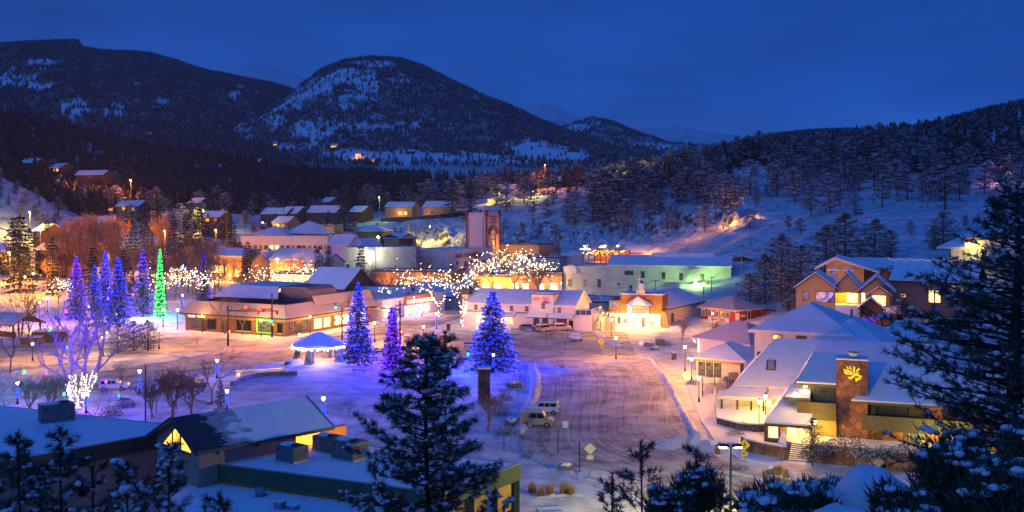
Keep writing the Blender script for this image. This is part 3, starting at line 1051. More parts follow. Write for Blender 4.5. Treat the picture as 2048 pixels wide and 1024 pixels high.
 def flat(s, h, para=.5, x0=0, x1=None, y0=0, y1=None, trim=STUCCO_G, t=.25, o=.05):
  x1 = s.W if x1 is None else x1
  y1 = s.D if y1 is None else y1
  a, b = MB(), MB()
  X0, X1, Y0, Y1 = x0 - o, x1 + o, y0 - o, y1 + o
  a.box(X0, X1, Y0, Y0 + t, h, h + para)
  a.box(X0, X1, Y1 - t, Y1, h, h + para)
  a.box(X0, X0 + t, Y0 + t, Y1 - t, h, h + para)
  a.box(X1 - t, X1, Y0 + t, Y1 - t, h, h + para)
  b.box(X0 + t + .003, X1 - t - .003, Y0 + t + .003, Y1 - t - .003, h + .004, h + .2)
  b.box(X0 + .02, X1 - .02, Y0 + .02, Y0 + t - .02, h + para + .003, h + para + .09)
  b.box(X1 - t + .02, X1 - .02, Y0 + t + .02, Y1 - .02, h + para + .003, h + para + .09)
  b.box(X0 + .02, X0 + t - .02, Y0 + t + .02, Y1 - .02, h + para + .003, h + para + .09)
  r = s.part('parapet', a, trim)
  s.part('snow_layer', b, SNOW, r)
  return r
 def _xf(s, o, face, along, z, off=0.0, x0=0.0, y0=0.0):
  """put a part built facing -y on a face of the building"""
  if face == 'F': o.location = (along, y0 - off, z)
  elif face == 'R': o.location, o.rotation_euler = ((s.W if not x0 else x0) + off, along, z), (0, 0, PI / 2)
  elif face == 'L': o.location, o.rotation_euler = (x0 - off, along, z), (0, 0, -PI / 2)
  return o
 def win(s, x, z, w, h, glass=GLASS, frame=WHITE, nx=1, nz=1, face='F', fx=0.0, fy=0.0, fr=.09, name='window', label=None):
  """a framed window centred at x along the face, its sill at z; frame with a pane as sub-part"""
  a, b = MB(), MB()
  d = .07
  a.box(-w / 2 - fr, -w / 2, -d, .03, -fr, h + fr)
  a.box(w / 2, w / 2 + fr, -d, .03, -fr, h + fr)
  a.box(-w / 2, w / 2, -d, .03, -fr, 0)
  a.box(-w / 2, w / 2, -d, .03, h, h + fr)
  for i in range(1, nx):
   xx = -w / 2 + w * i / nx
   a.box(xx - fr * .35, xx + fr * .35, -d + .01, .02, 0, h)
  for i in range(1, nz):
   zz = h * i / nz
   a.box(-w / 2, w / 2, -d + .014, .016, zz - fr * .3, zz + fr * .3)
  b.box(-w / 2, w / 2, -.03, .01, 0, h)
  f = s.part(name, a, frame, label=label)
  s.part('pane', b, glass, f)
  return s._xf(f, face, x, z, 0.0, fx, fy)
 def door(s, x, w=1.0, h=2.1, mat=None, frame=WHITE, face='F', fx=0.0, fy=0.0, z=0.0, glass=None):
  a, b = MB(), MB()
  a.box(-w / 2 - .1, -w / 2, -.08, .03, 0, h + .1)
  a.box(w / 2, w / 2 + .1, -.08, .03, 0, h + .1)
  a.box(-w / 2, w / 2, -.08, .03, h, h + .1)
  b.box(-w / 2, w / 2, -.04, .02, 0.02, h)
  f = s.part('door_frame', a, frame)
  p = MB()
  p.box(-w / 2 + .14, w / 2 - .14, -.055, -.03, h * .45, h - .15)
  lf = s.part('door', b, mat or BROWNT, f)
  if glass:
   f2 = s.part('pane', p, glass, f)
  return s._xf(f, face, x, z, 0.0, fx, fy)
 def boxpart(s, name, x0, x1, y0, y1, z0, z1, mat, parent=None):
  mb = MB()
  mb.box(x0, x1, y0, y1, z0, z1)
  return s.part(name, mb, mat, parent)
 def text(s, name, body, size, x, z, mat, face='F', off=.12, ext=.04, fx=0.0, fy=0.0, bold=.0, sx=1.0):
  o = text_mesh(name, body, size, mat, s.o, ext, bold)
  o.scale = (sx, 1, 1)
  s._xf(o, face, x, z, off, fx, fy)
  return o
def text_mesh(name, body, size, mat, parent=None, ext=.03, bold=0.0):
 cu = bpy.data.curves.new(name, 'FONT')
 cu.body = body
 cu.size = size
 cu.extrude = ext
 cu.offset = bold
 cu.align_x = 'CENTER'
 cu.resolution_u = 2
 t = bpy.data.objects.new(name, cu)
 COL.objects.link(t)
 dg = bpy.context.evaluated_depsgraph_get()
 me = bpy.data.meshes.new_from_object(t.evaluated_get(dg))
 bpy.data.objects.remove(t)
 bpy.data.curves.remove(cu)
 me.transform(Matrix.Rotation(R(90), 4, 'X'))
 me.materials.clear()
 me.materials.append(mat)
 return link(name, me, parent)
def P2(px, Y): return (XZ(px, Y), Y)
def zat(py, Y): return HC + (YH - py) / F * Y
# --- corner shop row with the shingled mansard
b = Bld('corner_shop_row', 'long tan brick corner shop row with a snowy mansard roof and an upper storey', 'shops', (-66.6, 204), (-43.7, 192.8), 30, 0)
L1 = b.W
b.walls(3.9, BRICK)
a, sn = MB(), MB()
a.box(-.25, L1 + .25, -.25, 30.2, 3.0, 3.95)
b.part('fascia', a, STUCCO_T)
b.roof([[(-.9, -.9, 3.75), (L1 + .9, -.9, 3.75), (L1 - .8, .9, 6.0), (.8, .9, 6.0)],
  [(L1 + .9, -.9, 3.75), (L1 + .9, 30.4, 3.75), (L1 - .8, 30, 6.0), (L1 - .8, .9, 6.0)],
  [(-.9, 14, 3.75), (-.9, -.9, 3.75), (.8, .9, 6.0), (.8, 14, 6.0)]], BROWNT, smat=THIN, t=.3)
b.boxpart('roof_deck', .6, L1 - 1, 1.0, 29, 3.96, 4.9, SNOW)
b.roof([[(L1 - .1, 9.5, 5.3), (L1 - .1, 30.2, 5.3), (L1 - .9, 30, 7.1), (L1 - .9, 9.5, 7.1)]], BROWNT, t=.5, smat=THIN)
up = b.boxpart('upper_storey', 2, 17.5, 8, 20, 4.9, 6.7, SIDING_B)
b.boxpart('upper_side_storey', 17.51, 24, 8.4, 18, 4.9, 6.5, NAVYM)
b.roof([[(.9, 7.0, 6.5), (18, 7.0, 6.5), (15.8, 10, 8.7), (3.2, 10, 8.7)],
  [(.9, 21, 6.5), (.9, 7.0, 6.5), (3.2, 10, 8.7), (3.2, 20, 8.7)],
  [(3.2, 10, 8.7), (15.8, 10, 8.7), (16, 20, 8.9), (3.2, 20, 8.9)]], DKROOF, t=.3)
mb = MB()
mb.hull_y([(16.2, 6.5), (24.2, 6.5), (23.4, 8.3), (22.4, 8.9), (16.2, 8.9)], 10.0, 19)
b.part('metal_gable', mb, GREYM)
for (x, w, h, g, nx_) in ((3.2, 3.0, 2.0, GLASSB, 3), (7.0, 2.2, 1.9, GLASS, 2), (15.3, 3.6, 2.0, GLASS, 3), (20.6, 3.8, 2.0, EDIM, 2), (24.2, 1.2, 1.9, GLASS, 1)):
 b.win(x, .75, w, h, g, BROWNT, nx_, 1)
b.door(5.0, 1.0, 2.3, CHAR, CHAR)
b.door(10.2, 1.2, 2.4, BROWNT, BROWNT)
for (y, w, g) in ((2.2, 1.8, EDIM), (6.0, 2.0, EDIM), (10.2, 2.6, EWARMS), (13.2, 2.2, EWARMS), (17.0, 2.4, ESHOP), (19.8, 2.4, ESHOP), (22.6, 1.8, ESHOP), (26.0, 2.4, ESHOP)):
 b.win(y, .7, w, 2.0, g, BROWNT, 2, 1, face='R')
b.door(4.1, 1.0, 2.2, BROWNT, BROWNT, face='R')
b.text('sign_letters', 'SUB', 1.05, 2.0, 2.85, E('white_letter', (1, .95, .8), 1.6), off=.4)
b.text('sign_letters', 'WAY', 1.05, 4.6, 2.85, E('yellow_letter', (1, .62, .02), 2.4), off=.4)
neon = E('green_neon', (.0, 1.0, .10), 4)
b.text('neon_sign', '[Lucie Juice]', .85, 20.6, 3.2, neon, off=.4, sx=.9)
mb = MB()
for (x0, x1, z0, z1) in ((18.6, 18.7, .65, 2.9), (18.7, 22.5, .65, .73)):
 mb.box(x0, x1, -.14, -.08, z0, z1)
b.part('neon_tube', mb, E('lime_neon', (.25, 1.0, .02), 2.6))
for x0, x1 in ((13.5, 17.1), (23.6, 24.8)): b.boxpart('window_light_strip', x0, x1, -.14, -.08, .66, .74, E('lime_strip', (.75, 1.0, .02), 1.2))
mb = MB()
mb.hull_y([(-1.9, 0), (1.9, 0), (0, 3.2)], -.1, .5)
o = b.part('entrance_gable', mb, SIDING_T)
b._xf(o, 'R', 21.5, 3.9, 1.1)
for x, z_ in ((4.4, 3.0), (18.0, 3.0)): lamp(b.o, (x, -1.2, 2.8), LCOL['sodium'], 90)
lamp(b.o, (20.6, -1.0, 2.6), LCOL['green'], 90)
for y in (5, 11, 16, 20.5, 25): lamp(b.o, (L1 + 1.3, y, 2.7), LCOL['white'], 150)
ROW = b
# --- shop row up the main street
b = Bld('gift_shop_row', 'low shop row with pink lit front and red wooden sign board, past the corner shops', 'shops', (-28.9, 222.4), (-16.6, 246), 16, 0)
b.walls(3.5, STUCCO_W)
b.flat(3.5, 1.0, trim=SIDING_W)
a = MB()
a.box(8.6, 20.2, -.7, -.05, 2.7, 4.9)
b.part('sign_board', a, WOODR)
b.boxpart('blue_front', 5.0, 8.4, -.25, -.003, 0, 3.2, M('blue_paint', (.10, .16, .32), .7))
for x, w in ((1.6, 2.0), (3.9, 1.2)): b.win(x, .6, w, 1.9, ESHOP, WHITE, 2)
b.win(6.6, .9, 1.7, 1.6, EDIM, WHITE, 2, fy=-.25)
for x, w in ((10.4, 2.6), (13.4, 2.2), (16.2, 2.2), (18.6, 1.8)): b.win(x, .25, w, 2.2, ESHOP, WHITE, 2)
b.text('sign_letters', 'OUTDOOR WORLD', 1.25, 14.4, 3.05, E('cream_letter', (1, .85, .6), 1.8), off=.75, sx=.98)
for x in (2.5, 11, 14.5, 18): lamp(b.o, (x, -1.6, 2.6), (1.0, .45, .32), 190)
lamp(b.o, (12, -3.5, 2.0), LCOL['pink'], 160)
# --- white two storey store
b = Bld('white_store', 'white two storey wooden store with a false front tower and red lettered sign', 'shop', (-9.5, 212.4), (16.2, 203), 11, 0)
w = b.W
b.walls(4.9, SIDING_W, x1=w - 3.6, gable='x', rise=2.5)
b.boxpart('ground_floor', w - 3.595, w, 0, 11, b.low, 3.1, SIDING_W)
b.gable_x(4.9, 2.5, x1=w - 3.6, trim=CREAM, smat=SNOW)
b.boxpart('false_front', 14.6, 19.3, -.55, 4.0, 0, 7.2, SIDING_W)
r = b.boxpart('false_front_cap', 14.3, 19.6, -.8, 4.2, 7.2, 7.45, GREENT)
b.boxpart('snow_layer', 14.35, 19.55, -.75, 4.15, 7.453, 7.6, SNOW, r)
for (x0, x1) in ((5.6, 11.4), (13.9, 18.2), (18.3, 23.8)):
 b.roof([[(x0, -2.0, 2.6), (x1, -2.0, 2.6), (x1, -.58, 3.3), (x0, -.58, 3.3)]], GREENT, t=.16)
b.boxpart('trim_band', -.05, 14.55, -.1, -.003, 3.15, 3.32, GREENT)
for x in (2.0, 5.4, 10.0, 13.4): b.win(x, 3.55, .8, 1.1, GLASSB, CREAM, 1, 2)
b.win(17.2, 4.3, .8, 1.1, GLASSB, CREAM, 1, 2, fy=-.55)
b.win(20.5, 3.5, .75, 1.05, GLASSB, CREAM, 1, 2)
for x in (3.0, 6.4, 9.4): b.win(x, .9, 1.9, 1.4, EWARM if x > 3 else EWARMS, CREAM, 2)
b.door(7.9, .9, 2.1, CREAM, CREAM, glass=EWARMS)
for x, w_ in ((15.7, 1.3), (17.6, 1.3)): b.win(x, .8, w_, 1.5, GLASSB, CREAM, 1, fy=-.55)
b.win(21.0, .6, 2.2, 1.7, M('red_lit_glass', (.10, .03, .025), .2), CREAM, 1)
b.door(23.0, .95, 2.1, BROWNT, CREAM, glass=GLASS)
b.text('sign_letters', 'BEEF JERKY', 1.0, 16.7, 5.95, E('red_letter', (.9, .01, .015), .9), off=.64, sx=.68, bold=.03)
b.text('sign_letters', 'OUTLET', .5, 17.7, 5.45, CHAR, off=.64, sx=.9)
mb = MB()
for x in np.arange(w - 3.5, w + .1, 1.15): mb.box(x - .06, x + .06, -.1, .02, 3.1, 4.35)
mb.box(w - 3.5, w, -.1, .02, 4.3, 4.42)
for y in np.arange(0, 8, 1.3): mb.box(w - .1, w + .02, y, y + .12, 3.1, 4.35)
mb.box(w - .1, w + .02, 0, 8, 4.3, 4.42)
bal = b.part('balcony_rail', mb, CREAM)
mb = MB()
mb.box(w - 3.4, w - .1, -.06, -.02, 3.25, 4.2)
b.part('rail_panel', mb, M('green_glass_panel', (.035, .06, .04), .3), bal)
b.boxpart('balcony_snow', w - 3.5, w - .1, .1, 10.8, 3.104, 3.2, SNOW)
mb = MB()
for i in range(12):
 mb.box(w + .35, w + 1.5, 6.2 - i * .5, 6.75 - i * .5, 3.0 - i * .26, 3.08 - i * .26)
mb.hull_x([(.2, 0), (.5, 0), (6.9, 3.2), (6.9, 3.5), (6.6, 3.5)], w + .2, w + .34)
mb.hull_x([(.2, 0), (.5, 0), (6.9, 3.2), (6.9, 3.5), (6.6, 3.5)], w + 1.51, w + 1.62)
b.part('stairs', mb, CREAM)
mb = MB()
mb.box(w + 1.9, w + 3.9, 4.0, 4.1, 0, 2.6)
mb.box(w + 1.9, w + 2.0, 0, 4.0, 0, 2.8)
b.part('stair_fence', mb, CREAM)
mb = MB()
mb.box(-1.6, -.2, 1, 2.4, 0, 6.6)
ct = b.part('corner_turret', mb, SIDING_W)
mb = MB()
mb.box(-1.9, .1, .8, 2.7, 6.6, 7.6)
b.part('turret_cap', mb, GREENT, ct)
for x in (3, 8): lamp(b.o, (x, -1.1, 2.3), LCOL['white'], 120)
lamp(b.o, (w + 2.4, 1.2, 2.4), LCOL['sodium'], 70)
lamp(b.o, (16, -3.2, 6.0), LCOL['white'], 50)
# --- candy shop with golden shakes
b = Bld('candy_shop', 'candy shop with golden shingled false front, little turret roof and brightly lit white windows', 'shop', (20.6, 211.5), (30.9, 208.2), 9, 0)
w = b.W
b.walls(2.9, WHITE)
mb = MB()
mb.hull_x([(-.35, 2.9), (8, 2.9), (8, 6.9), (.25, 6.9)], 2.3, w + .35)
m_ = b.part('shingle_front', mb, SHAKE)
mb = MB()
mb.box(2.2, w + .45, .1, 8.1, 6.9, 7.05)
b.part('snow_layer', mb, SNOW, m_)
mb = MB()
mb.hull_x([(-.2, 2.9), (6, 2.9), (6, 5.7), (.1, 5.7)], -.1, 2.295)
b.part('side_shingle_front', mb, SHAKE)
mb = MB()
mb.hull_y([(w + .4, 0), (w + 2.0, 0), (w + 1.4, 2.9), (w + 1.0, 3.6), (w + .4, 3.6)], -.8, .1)
b.part('buttress_wall', mb, ORANGEW)
# turret bay
mb = MB()
bay = [(4.0, -.1), (4.4, -1.5), (5.3, -1.9), (8.0, -1.9), (8.7, -1.2), (8.7, -.1)]
mb.prism(bay, 3.05, 4.75)
bx = b.part('turret_bay', mb, M('blue_trim_panel', (.10, .22, .36), .6))
mb = MB()
top = (6.2, -.7, 6.5)
ev = [(3.5, .1, 4.8), (4.0, -1.9, 4.8), (5.2, -2.4, 4.8), (8.3, -2.4, 4.8), (9.3, -1.4, 4.8), (9.3, .1, 4.8)]
for i in range(5):
 mb.slab([ev[i], ev[i + 1], top], .18)
tr = b.part('turret_roof', mb, SHAKE)
mb = MB()
for i in range(5):
 mb.slab([tuple(Vector(q) + Vector((0, 0, .13))) for q in (ev[i], ev[i + 1], top)], .12)
b.part('snow_layer', mb, SNOWC, tr)
mb = MB()
mb.poly([(3.93, -.15, 3.1), (4.33, -1.56, 3.1), (4.33, -1.56, 4.7), (3.93, -.15, 4.7)])
mb.poly([(4.33, -1.56, 3.1), (4.95, -1.84, 3.1), (4.95, -1.84, 4.7), (4.33, -1.56, 4.7)])
b.part('backlit_panel', mb, E('white_backlit', (.85, .88, 1.0), 3.5, sample='AUTO'))
mb = MB()
mb.box(5.4, 8.2, -1.99, -1.92, 3.1, 4.65)
sp = b.part('sign_panel', mb, E('lit_sign_board', (1.0, .62, .34), .55))
b.text('sign_letters', 'SUGAR SHACK', .56, 6.8, 3.85, E('sign_red_letter', (.75, .10, .03), .5), off=2.02, sx=.66, bold=.015)
b.text('sign_letters', 'ICE CREAM', .26, 6.8, 3.48, M('sign_red_paint', (.5, .05, .03)), off=2.02)
b.text('sign_letters', 'FUDGE CANDY', .26, 6.8, 3.16, M('sign_red_paint', (.5, .05, .03)), off=2.02)
# cupola
mb = MB()
mb.box(5.6, 7.4, .6, 2.2, 7.05, 7.8)
cp = b.part('cupola', mb, CREAM)
mb = MB()
mb.lathe([(.62, 7.8), (.62, 9.2)], (6.5, 1.4, 0), 6)
b.part('cupola_lantern', mb, E('cupola_pale', (.9, .75, .55), .4), cp)
mb = MB()
mb.lathe([(.8, 9.2), (.02, 9.9)], (6.5, 1.4, 0), 6)
b.part('cupola_roof', mb, M('blue_cap', (.02, .05, .18), .5), cp)
for x, w_, g in ((.9, .9, M('green_door', (.03, .12, .07), .5)),): b.door(x, w_, 2.2, g, CREAM)
b.win(2.1, .7, .7, 1.4, GLASSB, CREAM)
for x, w_ in ((4.6, 1.6), (6.1, .6), (8.6, 1.6)): b.win(x, .85, w_, 1.5, ESHOP, WHITE, 2)
b.door(7.2, .8, 2.2, GLASSB, WHITE)
for (x0, x1, z0, z1) in ((.0, 2.1, 4.2, 5.4), (.3, 2.0, 2.95, 3.5)):
 o = b.boxpart('notice_board', x0, x1, -.32, -.2, z0, z1, E('notice_board', (.8, .62, .5), .35, var=1, scale=4, kind='cells', dark=(.5, .08, .05)))
mb = MB()
mb.box(3.1, 3.8, -.12, -.01, .8, 1.9)
b.part('menu_board', mb, E('menu_board_blue', (.35, .55, .8), .5))
for x in (3.2, 6.2, 9.0): lamp(b.o, (x, -2.4, 2.5), LCOL['white'], 520)
lamp(b.o, (6.8, -3.6, 5.4), LCOL['sodium'], 170)
CANDY = b
b = Bld('flag_on_candy_shop', 'small flag on a short pole over the candy shop cupola', 'flag', b.world(6.2, -.25)[:2], b.world(7.2, -.25)[:2], 1, 7.1)
mb = MB(); mb.tube((0, 0, 0), (.15, 0, 3.4), .05, .03); b.part('flag_pole', mb, GALV)
mb = MB()
for i in range(5): mb.box(.14 - .02 * i, .2 + .3 * (1 - i / 9), -.02, .02, 2.1 + i * .26, 2.34 + i * .26, i % 2)
b.part('flag_cloth', mb, [M('flag_red', (.4, .03, .03)), M('flag_white', (.6, .55, .5))])
# --- long low building behind the candy shop
b = Bld('long_gabled_shed', 'long low shed with a broad snowy roof beside the golden candy shop', 'shed', (33.0, 213), (44.5, 232), 13, 0)
b.walls(3.6, CREAM, gable='x', rise=2.6)
b.gable_x(3.6, 2.6, smat=SNOWC)
b.door(3, 1.2, 2.3, SIDING_B, SIDING_B)
# --- red rafting house
b = Bld('red_cabin', 'small red board cabin with a snowy hip roof and white framed windows', 'cabin', (41.4, 219.2), (47.1, 211.6), 8.4, .55)
w = b.W
b.walls(2.75, SIDING_R)
b.hip(2.75, 2.5, o=.7, trim=CREAM, smat=THIN)
for x in (.8, 2.6, 4.6, 6.1, 7.6): b.win(x, 1.15, .95, 1.15, EDIM, WHITE)
b.text('banner', 'RAFT TRIPS', .95, 5.0, .12, M('red_letter_paint', (.5, .03, .02)), off=.1, sx=.80, bold=.02)
b.boxpart('banner_board', 2.1, 8.0, -.07, -.02, 0, .95, WHITE)
b.door(.9, .95, 2.1, WHITE, WHITE, face='R')
b.win(4.6, .7, .9, 1.6, GLASSB, WHITE, face='R')
b.boxpart('name_board', w + .02, w + .06, 2.0, 3.4, 1.3, 1.75, CREAM)
b.boxpart('rear_annex', w - 4.0, w + .8, 8.41, 12.5, -.5, 2.3, SIDING_R)
b.win(10.5, .9, 2.0, 1.1, GLASSB, WHITE, 3, face='R', fx=w + .8)
b.boxpart('terrace_wall', -1, w + 2.5, -2.2, -1.9, -1.2, .05, BRICKR)
b.boxpart('terrace_snow', -.9, w + 2.4, -1.88, -.02, -.9, .0, SNOW)
lamp(b.o, (w + 1.0, -.6, 2.3), LCOL['sodium'], 140)
lamp(b.o, (4.5, -1.4, 1.9), LCOL['sodium'], 110)
# --- two small pavilions by the pavement
b = Bld('hip_roofed_pavilion', 'small cream pavilion under a snowy hip roof with fairy lights on its corner', 'pavilion', P2(1397, 172), P2(1500, 163), 9, 0)
b.walls(2.5, CREAM)
b.hip(2.5, 2.9, o=.9, trim=CREAM, smat=THIN)
mb = MB()
for i in range(26): mb.octa((-.75, -.7 + i * .36, 2.45 - .35 * (i % 3)), .07)
for i in range(9): mb.octa((.05, -.12, .2 + i * .26), .06)
b.part('fairy_lights', mb, BULB['white'])
lamp(b.o, (-1.2, 2.5, 2.0), LCOL['white'], 130)
b = Bld('corner_cafe', 'small yellow trimmed cafe with wide snowy roof and three glass doors facing the pavement', 'cafe', P2(1393, 147.5), P2(1447, 145.5), 9, 0)
w = b.W
b.walls(2.55, CREAM, x1=w + 2.5)
b.hip(2.55, 1.9, x1=w + 2.6, y1=9, o=1.1, trim=M('yellow_trim', (.6, .40, .08), .7))
b.boxpart('yellow_band', -.05, w + 2.5, -.08, -.003, 2.2, 2.55, M('yellow_trim', (.6, .40, .08), .7))
for x in (.8, 2.0, 3.2): b.win(x, .12, .85, 1.9, EDIM, GREENT, 1, 1)
lamp(b.o, (-1.4, -1.5, 2.4), LCOL['sodium'], 240)
lamp(b.o, (2, -1.6, 2.2), LCOL['sodium'], 60)
b.boxpart('rear_wing', w + 2.51, w + 11, 1.5, 8, -.3, 2.0, STUCCO_G)
b.flat(2.0, .35, x0=w + 2.9, x1=w + 11, y0=1.5, y1=8)
# --- cream house with three blue snowy hip roofs
b = Bld('cream_house', 'large cream two storey house with blue shaded hip roofs behind the lodge', 'house', P2(1509, 144), P2(1700, 138), 17, 0)
w = b.W
b.walls(7.0, STUCCO_W)
b.hip(7.0, 3.6, y1=15, o=.8, trim=CREAM, smat=SNOWC)
b.boxpart('side_wing', 8.0, w + 4.6, -1.2, 12, b.low, 5.9, CREAM)
b.hip(5.9, 3.0, x0=8.0, x1=w + 4.6, y0=-1.2, y1=12, o=.8, trim=M('yellow_trim', (.6, .40, .08), .7), smat=SNOWC)
b.boxpart('back_wing', w + 4.61, w + 9.5, 7, 15, b.low, 6.2, M('pale_yellow_wall', (.62, .46, .16), .8))
b.hip(6.2, 2.4, x0=w + 3.0, x1=w + 9.5, y0=7, y1=15, o=.8, trim=CREAM)
b.win(3.3, 4.7, 1.1, 1.9, GLASSB, CHAR, 2, 3)
b.win(6.6, 5.2, 1.3, 1.4, GLASSB, CHAR, 2, 2)
for x in (.9, 2.2, 3.5): b.win(x, 3.55, .85, .45, GLASSB, CHAR)
b.win(2.6, .9, 3.4, 2.0, GLASSB, CHAR, 3, 1)
b.boxpart('belt_course', -.06, 8.0, -.06, -.003, 3.1, 3.25, CREAM)
for (x, y, z0, z1) in ((12.5, 6, 8.7, 10.2), (17.5, 9, 6, 9.6)):
 mb = MB(); mb.tube((x, y, z0), (x, y, z1), .22, n=8); b.part('flue_pipe', mb, GALV)
# small porch lean-to on the left
b.roof([[(-.8, -3.2, 2.2), (4.2, -3.2, 2.2), (4.2, -.02, 2.9), (-.8, -.02, 2.9)]], CREAM)
b.boxpart('porch_post', -.4, -.2, -3.0, -2.8, -.3, 2.0, CREAM)
# --- stone and timber lodge
b = Bld('stone_lodge', 'stone and olive timber lodge with a broad flagstone chimney and lit entrance stairs', 'lodge', (27.1, 106), (27.1 + .94 * 20, 106 - .342 * 20), 16, 0)
mb = MB()
mb.box(7.0, 10.0, -1.4, 1.6, -.6, 9.0)
ch = b.part('chimney', mb, STONE)
mb = MB()
mb.box(6.95, 10.05, -1.45, 1.65, 9.0, 9.14)
b.part('snow_layer', mb, SNOW, ch)
mb = MB()
mb.box(8.2, 9.0, -.2, .5, 9.14, 9.5)
mb.box(8.05, 9.15, -.35, .65, 9.55, 9.66)
b.part('chimney_cap', mb, GALV, ch)
# gilded leaf emblem
mb = MB()
def fl(pts, y=-1.52):
 V_ = [(7.0 + (x / 1280 * 100 - 15.5) / 60 * 3.0, z) for x, z in [(q[0], 8.95 - (q[1] - 270) / 1280 * 100 * .0508) for q in pts]]
 mb.hull_y(V_[::-1], y, y + .12)
for pts in ([(365, 490), (520, 520), (640, 575), (400, 550)], [(375, 565), (640, 590), (570, 620), (415, 615)], [(445, 390), (520, 510), (450, 460)], [(515, 390), (590, 515), (520, 460)],
   [(620, 410), (655, 410), (655, 570), (610, 530)], [(765, 430), (770, 480), (680, 555), (685, 505)], [(765, 555), (740, 590), (660, 595), (690, 570)],
   [(475, 680), (545, 685), (650, 590), (690, 625), (575, 735), (515, 730)], [(650, 590), (820, 640), (815, 690), (690, 640)], [(800, 660), (780, 745), (665, 740), (665, 700), (770, 700)], [(665, 740), (712, 740), (712, 790), (665, 790)]):
 fl(pts)
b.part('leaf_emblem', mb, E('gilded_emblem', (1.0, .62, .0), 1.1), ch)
# left upper wing
b.walls(6.4, OLIVEV, x0=4.5, x1=6.995, y0=-.6, y1=9, z0=2.6, name='upper_wall')
b.roof([[(3.0, -1.6, 6.4), (7.0, -1.6, 6.4), (7.0, 5.0, 8.7), (4.4, 5.0, 8.7)], [(3.0, 9.5, 6.4), (3.0, -1.6, 6.4), (4.4, 5.0, 8.7), (4.4, 6, 8.7)]], OLIVE)
b.win(5.8, 4.4, 1.9, 1.45, GLASSB, CHAR, 2, 1, fy=-.6)
b.boxpart('balcony', 3.2, 6.99, -2.6, -2.45, 2.95, 4.7, OLIVE)
b.boxpart('balcony_end', 3.2, 3.35, -2.44, -.7, 2.95, 4.7, OLIVE)
b.boxpart('balcony_floor', 3.36, 6.98, -2.44, -.61, 3.0, 3.2, OLIVE)
mb = MB()
mb.slab([(1.9, -2.4, 5.0), (4.48, -2.4, 5.0), (4.48, .9, 5.9), (2.3, .9, 5.9)], .3)
cr_ = b.part('canopy_roof', mb, OLIVE)
mb = MB()
mb.slab([(1.97, -2.3, 5.15), (4.42, -2.3, 5.15), (4.42, .8, 6.0), (2.37, .8, 6.0)], .13)
b.part('snow_layer', mb, SNOW, cr_)
# lower sweeping roof over the entrance
b.roof([[(.1, -4.4, 2.6), (4.7, -4.4, 2.6), (4.7, -2.62, 3.4), (3.18, -2.62, 3.4), (3.18, -.6, 4.31), (4.48, -.6, 4.31), (4.48, 4.2, 6.47), (3.1, 4.2, 6.47)], [(.1, 6, 2.6), (.1, -4.4, 2.6), (3.1, 4.2, 6.47)]], OLIVE, t=.28, inset=.0)
b.boxpart('entrance_wall', .0, 1.6, -3.4, 2, -.5, 2.5, STONE)
b.boxpart('entry_back_wall', 1.61, 4.6, -1.0, 2, -.3, 3.0, GOLDV)
b.win(2.6, .9, 1.0, 1.7, EWARMS, CREAM, 1, 1, fy=-1.0, name='entrance_door')
b.win(3.8, .9, 1.0, 1.7, EWARMS, CREAM, 1, 1, fy=-1.0, name='entrance_door')
b.win(.9, 1.0, .9, 1.1, EWARMS, CREAM, fy=-3.4)
b.walls(2.95, GOLDV, x0=4.62, x1=6.99, y0=-1.8, y1=2, z0=-.6, name='golden_wall')
# right wing
b.walls(5.0, OLIVEV, x0=10.01, x1=22, y0=.2, y1=9, z0=2.0, name='right_upper_wall')
b.walls(2.3, STONE, x0=10.02, x1=22, y0=-.4, y1=9, z0=-.6, name='right_stone_wall')
b.roof([[(8.4, -2.2, 5.0), (23, -2.2, 5.0), (23, 5.5, 7.9), (10.01, 5.5, 7.9), (10.01, 1.7, 6.47), (8.4, 1.7, 6.47)][0:2] + [(23, 5.5, 7.9), (10.03, 5.5, 7.9), (10.03, 0.2, 5.9)]], OLIVE)
b.boxpart('right_balcony', 9.4, 22, -1.9, -1.75, 2.1, 3.6, OLIVE)
b.boxpart('right_balcony_floor', 10.01, 22, -1.74, .19, 2.31, 2.5, OLIVE)
for x in (11.5, 13.1, 16.4, 18.6): b.win(x, 3.3, 1.35, 1.4, GLASSB if x != 16.4 else E('red_glow_window', (.6, .12, .06), .6, var=1, scale=2), CHAR, 1, 1, fy=.2)
mb = MB(); mb.tube((10.4, -1.3, -.4), (10.4, -1.3, 4.8), .06); b.part('downpipe', mb, CHAR)
b.win(14.6, .5, 1.2, 1.3, E('green_grey_window', (.5, .55, .35), .5, var=1, scale=2), CREAM, fy=-.4)
b.win(18.5, .6, 2.2, 1.3, EORANGE, CREAM, 2, fy=-.4)
